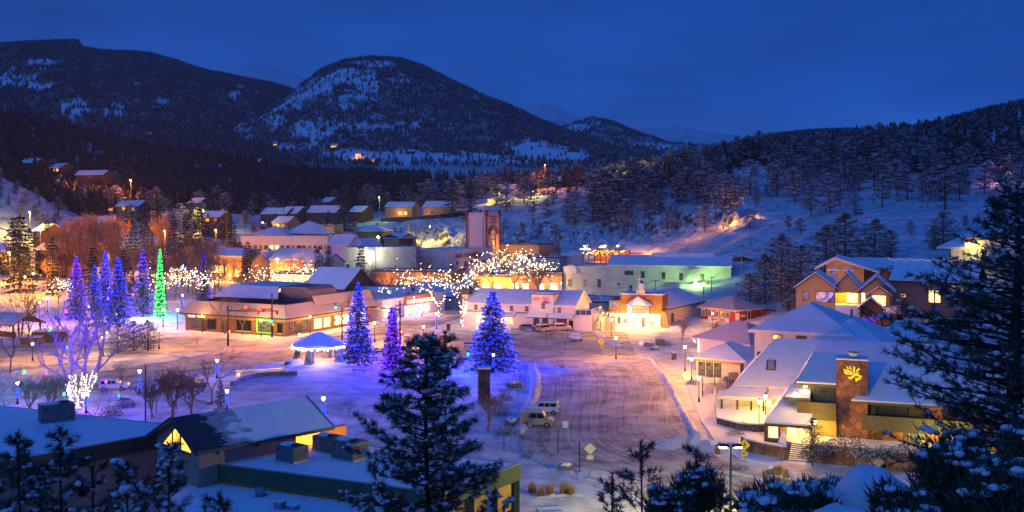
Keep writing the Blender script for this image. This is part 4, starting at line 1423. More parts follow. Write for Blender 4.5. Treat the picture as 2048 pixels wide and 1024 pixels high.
# terrace, stairs and stone walls
mb = MB()
mb.prism([(-2.2, -5.0), (-1.6, -6.6), (.2, -7.7), (2.4, -8.6), (2.75, -8.3), (2.4, -6.5), (2.2, -4.4), (1.8, -4.2), (1.7, -5.6), (1.6, -7.4), (0, -7.0), (-1.3, -6.2), (-1.9, -4.9)], -.4, [1.2, 1.2, 1.2, 1.2, 1.25, 1.5, 1.8, 1.8, 1.5, 1.2, 1.2, 1.2, 1.2])
sw = b.part('stair_wall', mb, STONE)
mb = MB()
mb.prism([(-2.1, -5.0), (-1.55, -6.5), (.2, -7.55), (2.3, -8.45), (2.6, -8.25), (1.65, -7.5), (0, -7.1), (-1.3, -6.3), (-1.85, -5.0)], 1.22, 1.36)
mb.prism([(2.6, -8.2), (2.38, -6.5), (2.18, -4.4), (1.85, -4.3), (1.8, -5.6), (1.75, -7.4)], [1.3, 1.53, 1.82, 1.82, 1.53, 1.3], [1.42, 1.64, 1.94, 1.94, 1.64, 1.42])
b.part('snow_layer', mb, SNOW, sw)
mb = MB()
for i in range(9): mb.box(2.8, 4.7, -8.6 + i * .45, -8.15 + i * .45, -.3, .10 * (i + 1))
st_ = b.part('entrance_stairs', mb, STONEW)
mb = MB()
for i in range(9): mb.box(2.85, 4.65, -8.55 + i * .45, -8.2 + i * .45, .10 * (i + 1) + .003, .10 * (i + 1) + .035)
b.part('snow_layer', mb, SNOW, st_)
b.boxpart('entry_landing', 1.62, 4.7, -4.54, -1.02, -.3, .9, SNOW)
mb = MB()
mb.prism([(4.75, -8.6), (9.5, -8.9), (16, -10.5), (16, -10.0), (9.6, -8.4), (5.1, -8.2), (5.1, -4.5), (4.75, -4.5)], -.4, 1.7)
gw = b.part('garden_wall', mb, STONE)
b.boxpart('garden_bed', 5.12, 16, -8.2, -1.9, -.4, 1.2, GSNOW)
for (x, y, z, e) in ((3.8, -2.4, 6.0, 30), (2.6, -3.1, 5.6, 30), (3.1, -2.0, 2.2, 130), (5.2, -3.2, 2.2, 110), (16.5, -2.6, 1.7, 330), (19, -2.6, 1.7, 260)):
 lamp(b.o, (x, y, z), LCOL['yellow'] if x > 4 else LCOL['white'], e)
for (x, y, z) in ((3.9, -1.2, 6.05), (3.0, -2.5, 5.45)):
 mb = MB(); mb.blob((x, y, z), .2, .2, .14, rnd, .05); b.part('flood_lamp', mb, EGLOBEW)
LODGE = b
# --- big snowy roof behind the lodge
b = Bld('steep_roofed_hall', 'hall with one huge snowy roof and a skylight, rising behind the stone lodge', 'hall', (27.5, 120.5), (27.5 + .955 * 24, 120.5 - .30 * 24), 16, 0)
b.walls(3.0, CREAM)
b.roof([[(-.9, -.8, 3.2), (24, -.8, 3.2), (24, 8.5, 7.9), (3.7, 8.5, 7.9)], [(24, 17, 2.7), (-.6, 17, 2.7), (3.7, 8.5, 7.9), (24, 8.5, 7.9)], [(-.6, 17, 2.7), (-.9, -.8, 3.2), (3.7, 8.5, 7.9)]], CREAM, smat=SNOWC)
b.roof([[(-2.4, -3.4, 2.3), (3.0, -3.4, 2.3), (3.4, -.83, 3.16), (-.9, -.83, 3.16)]], CREAM, smat=SNOWC)
b.roof([[(3.2, -2.4, 2.3), (8.2, -2.4, 2.3), (8.2, -.83, 3.1), (3.5, -.83, 3.1)]], CREAM, smat=SNOWC)
for x in (-2.0, -.2, 1.4, 2.8): b.boxpart('porch_post', x, x + .2, -3.1, -2.9, -.3, 2.05, BROWNT)
b.win(3.0, .9, 1.4, 1.2, EWARMS, CREAM, 2, fy=-.05)
mb = MB()
sl = 4.7 / 9.3
mb.slab([(2.9, 2.2, 3.45 + 3.0 * sl), (4.0, 2.2, 3.45 + 3.0 * sl), (4.0, 4.0, 3.45 + 4.8 * sl), (2.9, 4.0, 3.45 + 4.8 * sl)], .3)
sk = b.part('skylight', mb, CHAR)
mb = MB()
mb.slab([(3.05, 2.35, 3.5 + 3.15 * sl), (3.85, 2.35, 3.5 + 3.15 * sl), (3.85, 3.85, 3.5 + 4.65 * sl), (3.05, 3.85, 3.5 + 4.65 * sl)], .06)
b.part('pane', mb, M('snowy_pane', (.55, .42, .34), .4), sk)
lamp(b.o, (2.2, -2.2, 2.0), LCOL['yellow'], 90)
HALL = b
# fence terrace in front of the hall
fw = empty('picket_fence', (24.6, 112, .0), 0, 'low yellow lit picket fence round the terrace left of the lodge', 'fence')
mb, mr_ = MB(), MB()
fa = [G(1429, 800), G(1434, 826), G(1546, 826)]
fa = [Vector((p.x - 24.6, p.y - 112, .9)) for p in fa]
for i in range(2):
 p, q = fa[i], fa[i + 1]
 n = int((q - p).length / .32)
 for j in range(n + 1):
  c = p.lerp(q, j / n)
  mb.box(c.x - .06, c.x + .06, c.y - .03, c.y + .03, .65, 1.65)
 mr_.tube(p + Vector((0, 0, .85)), q + Vector((0, 0, .85)), .06, n=4)
 mr_.tube(p + Vector((0, 0, -.1)), q + Vector((0, 0, -.1)), .06, n=4)
 mr_.box(q.x - .14, q.x + .14, q.y - .14, q.y + .14, -.9, 1.9)
mb.build('pickets', CREAM, fw)
mr_.build('rails', CREAM, fw)
mb = MB()
P_ = [G(1429, 815), G(1434, 850), G(1480, 862), G(1560, 866), G(1560, 800), G(1440, 790)]
mb.prism([(p.x - 24.6, p.y - 112) for p in P_], -.3, .75)
pl = mb.build('stone_base', STONE, fw)
mb = MB(); mb.prism([(p.x - 24.6, p.y - 112) for p in P_], .754, .88); mb.build('snow_layer', SNOW, pl)
lamp(fw, (2.5, .5, 2.2), LCOL['yellow'], 120)
lt = empty('lattice_screen', G(1405, 795), 0, 'brown lattice screen with tall posts behind the picket fence', 'screen')
mb = MB()
for i in range(26):
 x = i * .16
 mb.tube((x, 0, .5), (x + .8, 0, 1.9), .025, n=4)
 mb.tube((x + .8, .02, .5), (x, .02, 1.9), .025, n=4)
mb.build('lattice', SIDING_B, lt)
mb = MB()
for x in (0, 1.6, 3.2, 4.8): mb.box(x - .06, x + .06, -.06, .06, 0, 2.6)
mb.build('posts', SIDING_B, lt)
sb = empty('menu_signboard', G(1459, 785), R(8), 'dark signboard on two tall posts above the cafe steps', 'sign')
mb = MB()
for x in (0, .5): mb.box(x - .08, x + .08, -.05, .05, 0, 2.6)
mb.build('posts', BROWNT, sb)
mb = MB(); mb.box(-.15, 1.2, -.1, .0, 1.7, 2.7); mb.build('board', M('sign_tan', (.3, .24, .18), .7), sb)
# --- tan gabled shops on the terrace
b = Bld('tan_gabled_shops', 'tan shop complex with three snowy front gables and a lit bay window on the hillside', 'shops', P2(1592, 187), P2(1786, 181), 12, 6.9)
w = b.W
b.walls(3.2, SIDING_T, x1=7.0, gable='y', rise=2.6, y1=10)
b.gable_y(3.2, 2.6, x1=7.0, y1=10, trim=BROWNT)
b.walls(3.2, SIDING_T, x0=7.01, x1=11.2, y0=.6, y1=10, z0=2.4, gable='y', rise=2.6, name='middle_gable_wall')
b.gable_y(3.2, 2.6, x0=6.7, x1=11.4, y0=.6, y1=10, trim=BROWNT)
b.walls(2.9, SIDING_TV, x0=11.22, x1=w, y0=-.5, y1=10, gable='y', rise=2.5, name='right_gable_wall')
b.gable_y(2.9, 2.5, x0=11.3, x1=w, y0=-.5, y1=10, trim=BROWNT)
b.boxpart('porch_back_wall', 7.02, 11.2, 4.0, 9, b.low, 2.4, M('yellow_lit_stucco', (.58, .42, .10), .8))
b.boxpart('porch_floor', 7.02, 11.2, .0, 3.99, b.low, .1, SNOW)
b.walls(2.3, SIDING_TV, x0=12.9, x1=16.4, y0=-1.6, y1=-.51, z0=-.6, gable='y', rise=1.3, name='bay_wall')
b.gable_y(2.3, 1.3, x0=12.9, x1=16.4, y0=-1.6, y1=-.9, trim=BROWNT, og=.35)
b.win(14.6, .4, 2.3, 1.8, EWARMS, CHAR, 3, 1, fy=-1.6)
b.win(11.9, .5, .6, 2.0, EWARMS, CREAM, fy=-.5)
b.win(5.2, .6, 3.2, 1.9, E('violet_display', (.35, .22, .7), 1.0, var=1, scale=1.4, kind='cells', dark=(.02, .015, .03)), CHAR, 3)
b.win(1.7, .9, .9, 1.5, E('violet_window', (.25, .18, .7), .7, var=1, scale=2), CHAR)
b.win(9.8, .4, 1.8, 1.7, EWARMS, CREAM, 2, fy=4.0)
b.walls(.2, SIDING_B, x0=11.5, x1=15.0, y0=-4.5, y1=-.52, z0=-4, gable='y', rise=1.6, name='lower_porch')
b.gable_y(.2, 1.6, x0=11.4, x1=15.1, y0=-4.5, y1=-.9, trim=BROWNT)
b.boxpart('entry_hut', 15.3, 18, -3.5, -.52, -4, -.4, BRICKR)
b.roof([[(15.1, -4.0, -.5), (18.3, -4.0, -.5), (18.3, -.55, .3), (15.1, -.55, .3)]], CREAM)
mb = MB()
for i in range(10): mb.octa((12.0 + .28 * i, -4.6, -1.6 - .2 * (i % 4)), .09)
b.part('coloured_lights', mb, BULB['purple'])
lamp(b.o, (8.5, 2.0, 2.0), LCOL['yellow'], 210)
lamp(b.o, (14.5, -3.0, 1.4), LCOL['sodium'], 60)
lamp(b.o, (4, -7, 1.5), LCOL['sodium'], 150)
lamp(b.o, (15, -7, -1.5), LCOL['sodium'], 60)
# --- upper tan house
b = Bld('upper_tan_house', 'tan house with a long low snowy gable roof, two small awnings, above the gabled shops', 'house', P2(1652, 209), P2(1800, 204), 14, 9.4)
w = b.W
b.walls(3.6, SIDING_T, x1=7.5)
b.roof([[(-2.2, 15, 3.0), (-2.2, -.9, 3.0), (1.9, -.9, 5.2), (1.9, 15, 5.2)], [(1.9, -.9, 5.2), (10.5, -.9, 2.4), (12, 15, 2.8), (1.9, 15, 5.2)]], CREAM)
mb = MB()
mb.hull_y([(0, 3.55), (7.5, 3.55), (1.9, 5.0), (0, 4.0)], 0, 13)
b.part('gable_wall', mb, SIDING_T)
b.boxpart('back_wing', 7.51, w, 4, 13, b.low, 3.2, SIDING_T)
b.roof([[(5, 3, 3.3), (w + 6, 3, 3.3), (w + 6, 14, 4.7), (5, 14, 4.7)]], CREAM)
for x in (1.5, 4.4):
 b.win(x, .9, 1.1, 1.5, E('violet_window', (.25, .18, .7), .7, var=1, scale=2), CHAR, 1)
 b.roof([[(x - 1.2, -1.1, 2.7), (x + 1.2, -1.1, 2.7), (x + .8, -.02, 3.3), (x - .8, -.02, 3.3)]], CREAM, t=.1, snow=.12)
lamp(b.o, (3, -5, 1.0), LCOL['sodium'], 110)
# --- grey brown hall
b = Bld('grey_brown_hall', 'grey brown boarded hall with a snowy roof and one pair of lit windows', 'hall', P2(1784, 189), P2(1950, 181), 11, 6.4)
w = b.W
b.walls(5.2, SIDING_GR)
b.roof([[(-.5, -.7, 4.9), (w + .5, -.7, 4.9), (w + .5, 5.0, 8.0), (-.5, 5.0, 8.0)], [(w + .5, 12, 4.9), (-.5, 12, 4.9), (-.5, 5.0, 8.0), (w + .5, 5.0, 8.0)]], BROWNT)
for x in (7.0, 8.1): b.win(x, 1.1, .85, 2.2, EWARMS, CHAR, 1, 3)
b.win(2.0, 1.6, .9, 1.0, EWARM, CHAR, 2)
b.boxpart('wall_sign', 10.3, 12.4, -.1, -.003, 3.2, 4.3, E('pale_wall_sign', (.55, .42, .25), .5))
lamp(b.o, (6, -5, 1.0), LCOL['sodium'], 40)
# --- roof terrace railing with tables behind the hall
b = Bld('viewing_deck', 'raised timber deck with rails and rows of snowy tables behind the grey brown hall', 'deck', P2(1775, 203), P2(1950, 197), 9, 12.2)
w = b.W
b.boxpart('deck_floor', 0, w, 0, 9, -3.5, 0, SIDING_B)
b.boxpart('snow_layer', .1, w - .1, .1, 8.9, .004, .1, SNOW)
mb = MB()
for i in range(15):
 x = w * i / 14
 mb.box(x - .05, x + .05, -.05, .05, 0, 1.1)
 mb.box(x - .05, x + .05, 8.9, 9, 0, 1.2)
for z in (.4, .75, 1.1):
 mb.box(0, w, -.04, .04, z, z + .06)
 mb.box(0, w, 8.9, 8.98, z, z + .06)
b.part('railing', mb, CHAR)
mb = MB()
for i in range(9):
 for j in range(2):
  x, y = 1 + i * 1.9, 2.2 + j * 3
  mb.box(x - .6, x + .6, y - .4, y + .4, .72, .78)
  mb.box(x - .05, x + .05, y - .05, y + .05, .1, .72)
b.part('tables', mb, M('snowy_table', (.45, .42, .42), .7))
mb = MB()
for i in range(34): mb.octa((w * i / 33, 8.6, 2.3 - .5 * abs(math.sin(i * .7))), .05)
b.part('fairy_lights', mb, E('faint_bulb', (1, .7, .3), 4))
# --- restaurant at upper right with the bright strip lamp
b = Bld('hilltop_restaurant', 'white walled restaurant under a snowy roof with one bright yellow strip lamp', 'restaurant', P2(1899, 222), P2(2040, 214), 12, 12.6)
w = b.W
b.walls(3.9, STUCCO_W)
b.roof([[(-2.5, -1.2, 3.7), (w, -1.2, 3.7), (w, 9, 6.4), (1.5, 9, 6.4)]], CREAM)
b.boxpart('balcony_rail', 0, w, -1.8, -1.7, -.4, 1.0, SIDING_B)
for x in (.1, 2.9, 5.6): b.boxpart('post', x, x + .16, -.1, -.003, 0, 3.9, BROWNT)
b.boxpart('strip_lamp', 3.6, 6.8, -1.5, -1.35, 4.2, 4.7, E('yellow_strip', (1.0, .62, .08), 12, sample='AUTO'))
b.boxpart('upper_storey', 3.0, w, 0, 8, 3.91, 6.0, CREAM)
lamp(b.o, (5, -2.2, 3.4), LCOL['yellow'], 220)
# ------------------------------------------------------------------ the rest of the town
def house(name, label, cat, px0, Y0, px1, Y1, D, py_eave, roof, wall, rise=2.0, py_base=None, base=None, wins=(), trim=DKROOF, group=None, glow=None, rwins=(), o=.5, smat=None):
 """generic house: eave height read at the front left corner; wins = (fraction along, sill, w, h, glass)"""
 A, B = P2(px0, Y0), P2(px1, Y1)
 z0 = base if base is not None else (zat(py_base, Y0) if py_base else tz(*A) - .1)
 b = Bld(name, label, cat, A, B, D, z0, group)
 h = zat(py_eave, Y0) - z0
 if roof in ('gx', 'gy'):
  b.walls(h, wall, gable=roof[1], rise=rise)
  (b.gable_x if roof == 'gx' else b.gable_y)(h, rise, trim=trim, o=o, smat=smat)
 elif roof == 'hip':
  b.walls(h, wall)
  b.hip(h, rise, trim=trim, o=o, smat=smat)
 elif roof == 'shed':
  b.walls(h, wall)
  b.roof([[(-o, -o, h), (b.W + o, -o, h), (b.W + o, D + o, h + rise), (-o, D + o, h + rise)]], trim, smat=smat)
 else:
  b.walls(h, wall)
  b.flat(h, .5 if rise == 2.0 else rise, trim=trim)
 for f, s, w, hh, g in wins: b.win(f * b.W, s, w, hh, g, trim if trim in (WHITE, CREAM) else WHITE, 2 if w > 1.3 else 1)
 for f, s, w, hh, g in rwins: b.win(f * D, s, w, hh, g, WHITE, 2 if w > 1.3 else 1, face='R')
 rq = random.Random(px0)
 if roof == 'flat':
  for k in range(rq.randint(3, 6)):
   x, y, q = rq.uniform(1, b.W - 1), rq.uniform(1, D - 1), rq.uniform(.25, .8)
   b.boxpart('roof_vent', x - q, x + q, y - q * .7, y + q * .7, h + .1, h + .4 + q, GALV)
 elif rq.random() < .7:
  x = b.W * rq.uniform(.25, .75)
  b.boxpart('chimney', x - .35, x + .35, D * .5 - .3, D * .5 + .3, h, h + rise + 1.2, BRICKR)
 if glow:
  for x, y, z, c, e in glow: lamp(b.o, (x, y, z), LCOL[c], e * 1.7)
 b.h = h
 return b
# theatre hall and tower
U = Vector((.45, .893))
b = Bld('theatre_hall', 'white theatre hall with dark lettering and small windows on its street side', 'theatre', (-39, 358.3), (-23.1, 350), 34, 0)
w = b.W
b.walls(10.35, STUCCO_W)
b.flat(10.35, .5, trim=STUCCO_W)
b.text('wall_letters', 'PARK THEATRE HALL', 2.1, 17, 7.9, M('letter_brown', (.10, .06, .05)), face='R', off=.1, sx=1.05)
for y in (3.5, 7.5, 13.5, 17.5, 21.5, 27.5): b.win(y, 4.6, 1.6, 2.0, GLASSB, CREAM, 1, face='R')
b.boxpart('brick_storey', w + .003, w + .3, 0, 34, 0, 4.2, BRICKR)
mb = MB()
for y in (4, 14, 22):
 mb.hull_x([(y - 3, 0), (y + 3.5, 0), (y + 3.5, .4), (y + 1.6, 3.4)], w + .3, w + 2.6)
o = b.part('awnings', mb, CREAM)
o.location.z = 2.2
mb = MB()
for i in range(26): mb.octa((w + 2.7, 1 + i * .28, 2.5), .14)
b.part('awning_lights', mb, BULB['orange'])
lamp(b.o, (w + 4, 5, 2.2), LCOL['orange'], 120)
lamp(b.o, (w + 8, 18, 3), LCOL['sodium'], 220)
b = Bld('theatre_tower', 'tall white theatre tower with red edges and an ornate arched window front', 'tower', (-18, 400), (-10.1, 395), 9.4, 0)
w = b.W
b.walls(24.0, M('white_tower_siding', (.68, .64, .66), .8, kind='boards', bscale=1.6, var=.08))
RED = M('tower_red', (.24, .035, .045), .7)
PINK = M('tower_cream', (.62, .45, .38), .8)
mb = MB()
for (x, y) in ((0, 0), (w, 0), (w, 9.4), (0, 9.4)):
 mb.box(x - .55, x + .55, y - .55, y + .55, 22.6, 25.3)
 mb.box(x - .3, x + .3, y - .3, y + .3, -.5, 22.6)
rp_ = b.part('corner_piers', mb, RED)
mb = MB()
for (x, y) in ((0, 0), (w, 0), (w, 9.4), (0, 9.4)): mb.box(x - .5, x + .5, y - .5, y + .5, 25.303, 25.5)
mb.box(.6, w - .6, .4, 9, 24.004, 24.2)
b.part('snow_layer', mb, SNOW, rp_)
for (x0, x1) in ((.9, 1.15), (w - 1.6, w - 1.35)):
 b.boxpart('red_pilaster', x0, x1, -.14, -.003, 6, 22.3, RED)
b.boxpart('street_front', w + .003, w + .16, .4, 9.0, 0, 23.6, PINK)
mb = MB()
X = w + .161
mb.box(X, X + .12, 1.6, 7.6, 20.0, 22.8)
fr = b.part('name_frame', mb, RED)
b.boxpart('name_board', X + .121, X + .2, 1.9, 7.3, 20.3, 22.5, PINK, fr)
b.text('wall_letters', 'THEATRE', 1.1, 4.6, 20.5, RED, face='R', off=.40, sx=.9)
b.text('wall_letters', 'CHAMBER', .95, 4.6, 21.5, RED, face='R', off=.40, sx=.85)
def arch(r0, r1, zc, n=16):
 mb = MB()
 for i in range(n):
  a, c = PI * i / n, PI * (i + 1) / n
  mb.hull_x([(4.5 + r0 * math.cos(a), zc + r0 * math.sin(a)), (4.5 + r1 * math.cos(a), zc + r1 * math.sin(a)), (4.5 + r1 * math.cos(c), zc + r1 * math.sin(c)), (4.5 + r0 * math.cos(c), zc + r0 * math.sin(c))][::-1], X, X + .3)
 return mb
mb = arch(3.3, 3.7, 15.6); b.part('arch_moulding', mb, RED)
mb = arch(1.9, 2.7, 15.6, 9); b.part('arch_moulding', mb, M('arch_brown', (.16, .07, .05)))
mb = MB()
mb.box(X, X + .1, 2.6, 6.4, 3, 15.6)
ww = b.part('tall_window', mb, BROWNT)
mb = MB()
mb.box(X + .101, X + .16, 3.7, 5.3, 4, 15.2)
b.part('pane', mb, E('tower_window', (1.0, .55, .20), 1.4, var=1, scale=.9, dark=(.10, .04, .02), lo=.48, hi=.6), ww)
mb = MB()
for z in np.arange(4, 15.4, 1.1): mb.box(X + .1, X + .2, 2.7, 6.3, z, z + .25)
for y in (1.0, 2.3, 3.5, 5.4, 6.5, 7.7): mb.box(X + .1, X + .28, y - .11, y + .11, 1, 15.6)
b.part('window_bars', mb, PINK, ww)
lamp(b.o, (w + 9, 4.7, 9), LCOL['white'], 420)
lamp(b.o, (-4, -16, 8), LCOL['sodium'], 800)
# pale green long building
b = Bld('pale_two_storey_block', 'long weathered pale green two storey building with a blue snowy roof', 'building', P2(1217, 293), P2(1462, 285), 15, 0)
w = b.W
b.walls(8.6, PALEGREEN, gable='x', rise=2.6)
b.gable_x(8.6, 2.6, trim=CREAM, o=.4)
b.boxpart('dormer_roof', 12, 30, 6.2, 8.5, 8.6, 12.2, SNOW)
for x, z, ww_, hh in ((6.0, 6.0, 2.4, 1.1), (10.0, 5.2, .9, 1.8), (16.0, 5.0, .9, 1.8), (21.0, 4.8, .9, 1.8), (27.0, 4.9, .9, 1.5), (3.0, 2.8, .9, .7), (6.5, 1.0, 1.0, 2.0), (17.4, .4, 1.0, 2.0), (21.8, .4, .8, 1.8)):
 b.win(x, z, ww_, hh, GLASSB, CREAM if z < 3 else CHAR, 2 if ww_ > 2 else 1, 2)
b.boxpart('front_wing', -13.5, -.01, .5, 14, b.low, 7.6, PALEGREEN)
b.flat(7.6, .6, x0=-13.5, x1=-.02, y0=.5, y1=14, trim=PALEGREEN)
mb = MB()
mb.hull_y([(-13.2, 6.0), (-9.4, 6.0), (-9.4, 7.6), (-10.2, 8.5), (-12.4, 8.5), (-13.2, 7.9)], .15, .49)
b.part('arched_sign_plate', mb, STUCCO_W)
for x in (-11.5, -7.0, -2.8): b.win(x, 2.2, 1.1, 2.4, EDIM if x < -5 else GLASSB, CREAM, 1, 2, fy=.5)
b.win(7, 5.6, 2.2, 2.2, GLASS, BROWNT, 2, face='R')
b.boxpart('service_annex', w - 14, w - 2, -7, -1.0, -.3, 3.6, M('green_grey_block', (.42, .48, .36), .8))
b.boxpart('annex_snow', w - 14, w - 2, -7, -1.0, 3.604, 3.8, SNOW)
for i in range(4): b.boxpart('roof_vent', w - 13 + i * 2.6, w - 12 + i * 2.6, -5, -4, 3.8, 4.5, GALV)
lamp(b.o, (w + 5, -3, 4), LCOL['yellow'], 200)
b.boxpart('rear_gable', w - 6, w + 8, 16, 26, b.low, 9.4, STUCCO_W)
b.roof([[(w - 7, 15.5, 9.3), (w + 1, 15.5, 12), (w + 1, 27, 12), (w - 7, 27, 9.3)][::1], [(w + 1, 15.5, 12), (w + 9, 15.5, 9.3), (w + 9, 27, 9.3), (w + 1, 27, 12)]], CREAM)
# patio with orange lights
b = Bld('rooftop_patio', 'glass roofed rooftop patio strung with orange bulbs left of the blue roofed block', 'patio', P2(1166, 312), P2(1236, 306), 9, 0)
w = b.W
b.boxpart('base', 0, w, 0, 9, b.low, 8.6, STUCCO_G)
mb = MB()
for i in range(7):
 x = w * i / 6
 mb.box(x - .09, x + .09, -.09, .09, 8.6, 11.2)
 mb.box(x - .09, x + .09, 8.9, 9.1, 8.6, 12.4)
 mb.tube((x, 0, 11.2), (x, 9, 12.4), .1, n=4)
mb.box(0, w, -.1, .1, 11.1, 11.3); mb.box(0, w, -.1, .1, 9.6, 9.7); mb.box(0, w, 8.9, 9.1, 12.3, 12.5)
b.part('timber_frame', mb, SIDING_B)
mb = MB()
for i in range(70):
 x, t = rnd.uniform(0, w), rnd.random()
 mb.octa((x, 9 * t, 11.0 + 1.2 * t), .13)
b.part('string_lights', mb, BULB['orange'])
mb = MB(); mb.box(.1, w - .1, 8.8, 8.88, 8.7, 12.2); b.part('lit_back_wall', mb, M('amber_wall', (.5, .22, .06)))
lamp(b.o, (w * .3, 4, 10.4), LCOL['orange'], 260)
lamp(b.o, (w * .75, 4, 10.4), LCOL['orange'], 260)
T_ = lambda *a, **k: house(*a, **k)
gw_ = GLASSB
T_('gambrel_house', 'white barn shaped house with twin attic windows and a low dormer', 'house', 697, 366, 736, 362, 10, 498, 'gy', STUCCO_W, rise=3.6, wins=((.32, 5.2, .9, 1.6, gw_), (.68, 5.2, .9, 1.6, gw_)), trim=WHITE, glow=((-3, -3, 3, 'pink', 60),))
T_('house_side_wing', 'white side wing with a snowy roof left of the barn shaped house', 'house wing', 655, 372, 697, 367, 9, 490, 'gx', STUCCO_W, rise=3.6, wins=((.4, 3.0, .9, 1.8, gw_), (.75, 1.0, .9, 2.0, gw_)), trim=WHITE)
T_('grey_flat_block', 'long grey flat roofed block with one bright white flood lamp on its wall', 'building', 686, 345, 832, 345, 16, 497, 'flat', STUCCO_G, rise=.4, wins=((.55, 1.6, .9, 1.8, gw_), (.72, 4.2, .8, .8, gw_)), trim=STUCCO_G)
T_('white_motel', 'long two storey white motel with two rows of small windows', 'motel', 482, 392, 656, 388, 14, 474, 'flat', STUCCO_W, rise=.4, wins=tuple((.04 + .0625 * i, 7.2 if j else 2.6, 1.5, 1.7, (EWARM if (i in (5, 6) and j) else EDIM if i % 3 == 0 else gw_)) for i in range(16) for j in (0, 1)), trim=STUCCO_W, glow=((12, -9, 2, 'sodium', 330), (27, -9, 3, 'sodium', 330)))
T_('low_hipped_hall', 'hipped snowy roof just behind the white motel, left of the peaked one', 'hall', 500, 412, 575, 410, 16, 470, 'hip', STUCCO_T, rise=3.4)
T_('peaked_hall', 'wide peaked snowy roof with a small cupola behind the white motel', 'hall', 568, 416, 642, 414, 18, 468, 'hip', STUCCO_T, rise=5.2)
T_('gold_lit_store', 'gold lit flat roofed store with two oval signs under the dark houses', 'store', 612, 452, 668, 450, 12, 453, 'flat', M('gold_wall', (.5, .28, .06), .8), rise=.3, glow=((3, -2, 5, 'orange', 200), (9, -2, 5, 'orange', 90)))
T_('brown_barn', 'dark brown barn with a low arched snowy roof and a green white lamp', 'barn', 718, 445, 766, 443, 14, 463, 'hip', SIDING_B, rise=2.6)
T_('yellow_garage', 'small yellow lit garage with a snowy gable roof beside a brown shed', 'garage', 768, 415, 798, 411, 12, 478, 'gx', M('yellow_wall', (.52, .40, .14), .8), rise=2.2, wins=((.3, 1.0, .9, 1.2, EDIM),))
T_('brown_shed', 'dark brown shed attached right of the yellow garage', 'shed', 799, 411, 826, 418, 10, 477, 'gx', SIDING_B, rise=1.6)
T_('skylight_cottage', 'cottage with one huge snowy roof slope and two skylights', 'cottage', 608, 256, 689, 250, 13, 574, 'gx', SIDING_B, rise=4.6, trim=BROWNT)
T_('orange_lit_eatery', 'orange lit eatery with tall glowing windows behind the white lit trees', 'restaurant', 424, 345, 484, 341, 12, 512, 'gx', STUCCO_T, rise=2.4, wins=((.22, 2.8, 4.0, 2.6, EWARMS), (.6, .6, 1.6, 2.0, EWARM), (.85, .8, 1.8, 3.4, EWARMS)), trim=CREAM, glow=((4, -4, 3, 'orange', 700), (10, -4, 3, 'sodium', 450)))
T_('ochre_rear_block', 'low ochre block left behind the orange lit eatery', 'building', 440, 372, 500, 370, 10, 502, 'flat', OCHRE, rise=.4)
T_('sodium_lit_shop', 'gabled tan shop washed orange by the sodium lamp in front', 'shop', 540, 330, 612, 326, 12, 520, 'gx', STUCCO_T, rise=3.4, wins=((.45, 1.6, 2.0, 2.0, EWARMS), (.8, 2.2, 2.6, 1.8, EWARM)), glow=((4, -3, 3, 'orange', 900),))
T_('violet_gable_shop', 'shop with a violet snowy gable between the eatery and the sodium lit shop', 'shop', 502, 338, 542, 334, 12, 525, 'gy', STUCCO_T, rise=3.4, wins=((.5, 1.2, 1.6, 1.8, EDIM),))
T_('small_pink_gable', 'small pinkish gabled cottage right of the sodium lit shop', 'cottage', 608, 322, 650, 318, 10, 525, 'gx', STUCCO_W, rise=2.6, wins=((.4, 1.4, .9, 1.4, gw_),))
T_('lit_corner_shop', 'pale green lit shop front among the white lit street trees', 'shop', 545, 292, 640, 288, 9, 548, 'flat', PALEGREEN, rise=.5, wins=((.1, .6, 2.2, 2.4, ESHOP), (.3, .6, 2.2, 2.4, ESHOP), (.55, .6, 2.2, 2.4, ESHOP), (.8, .6, 2.2, 2.4, ESHOP)), glow=((3, -3, 3, 'white', 400), (11, -3, 3, 'white', 400)))
T_('brown_flat_shop', 'long low dark roofed shop with an orange underlit edge', 'shop', 690, 272, 800, 268, 12, 577, 'flat', SIDING_B, rise=.3)
T_('long_flat_shop', 'low flat roofed shop with warm lit eaves in front of the theatre hall', 'shop', 742, 312, 905, 306, 13, 543, 'flat', STUCCO_T, rise=.5, wins=((.45, .6, 2, 2, EWARM), (.7, .6, 2, 2, EWARM)), glow=((6, -2, 3.5, 'orange', 140), (17, -2, 3.5, 'orange', 220)))
T_('grey_roofed_store', 'grey snowy shop roof behind the pink lit shop row', 'store', 700, 250, 800, 246, 14, 598, 'gx', STUCCO_G, rise=2.4)
T_('blue_roofed_store', 'blue shaded snowy roof left of the street end', 'store', 810, 262, 905, 256, 14, 590, 'gx', STUCCO_G, rise=2.8)
T_('street_end_cafe', 'orange lit cafe front at the far end of the main street', 'cafe', 868, 262, 930, 270, 10, 606, 'flat', ORANGEW, rise=.5, wins=((.2, .6, 1.6, 2, EWARMS), (.5, .6, 1.6, 2, EWARMS), (.8, .6, 1.6, 2, EWARMS)), glow=((2, -2, 3, 'orange', 260), (7, -2, 3, 'orange', 260)))
T_('amber_lit_shop', 'amber washed shop with a round sign under the white lit trees', 'shop', 946, 305, 1018, 300, 10, 553, 'flat', STUCCO_T, rise=.6, wins=((.35, .5, 2.2, 2.2, EWARMS), (.7, .5, 2.2, 2.2, EWARMS)), glow=((3, -2, 3.4, 'orange', 700), (9, -2, 3.4, 'sodium', 700)))
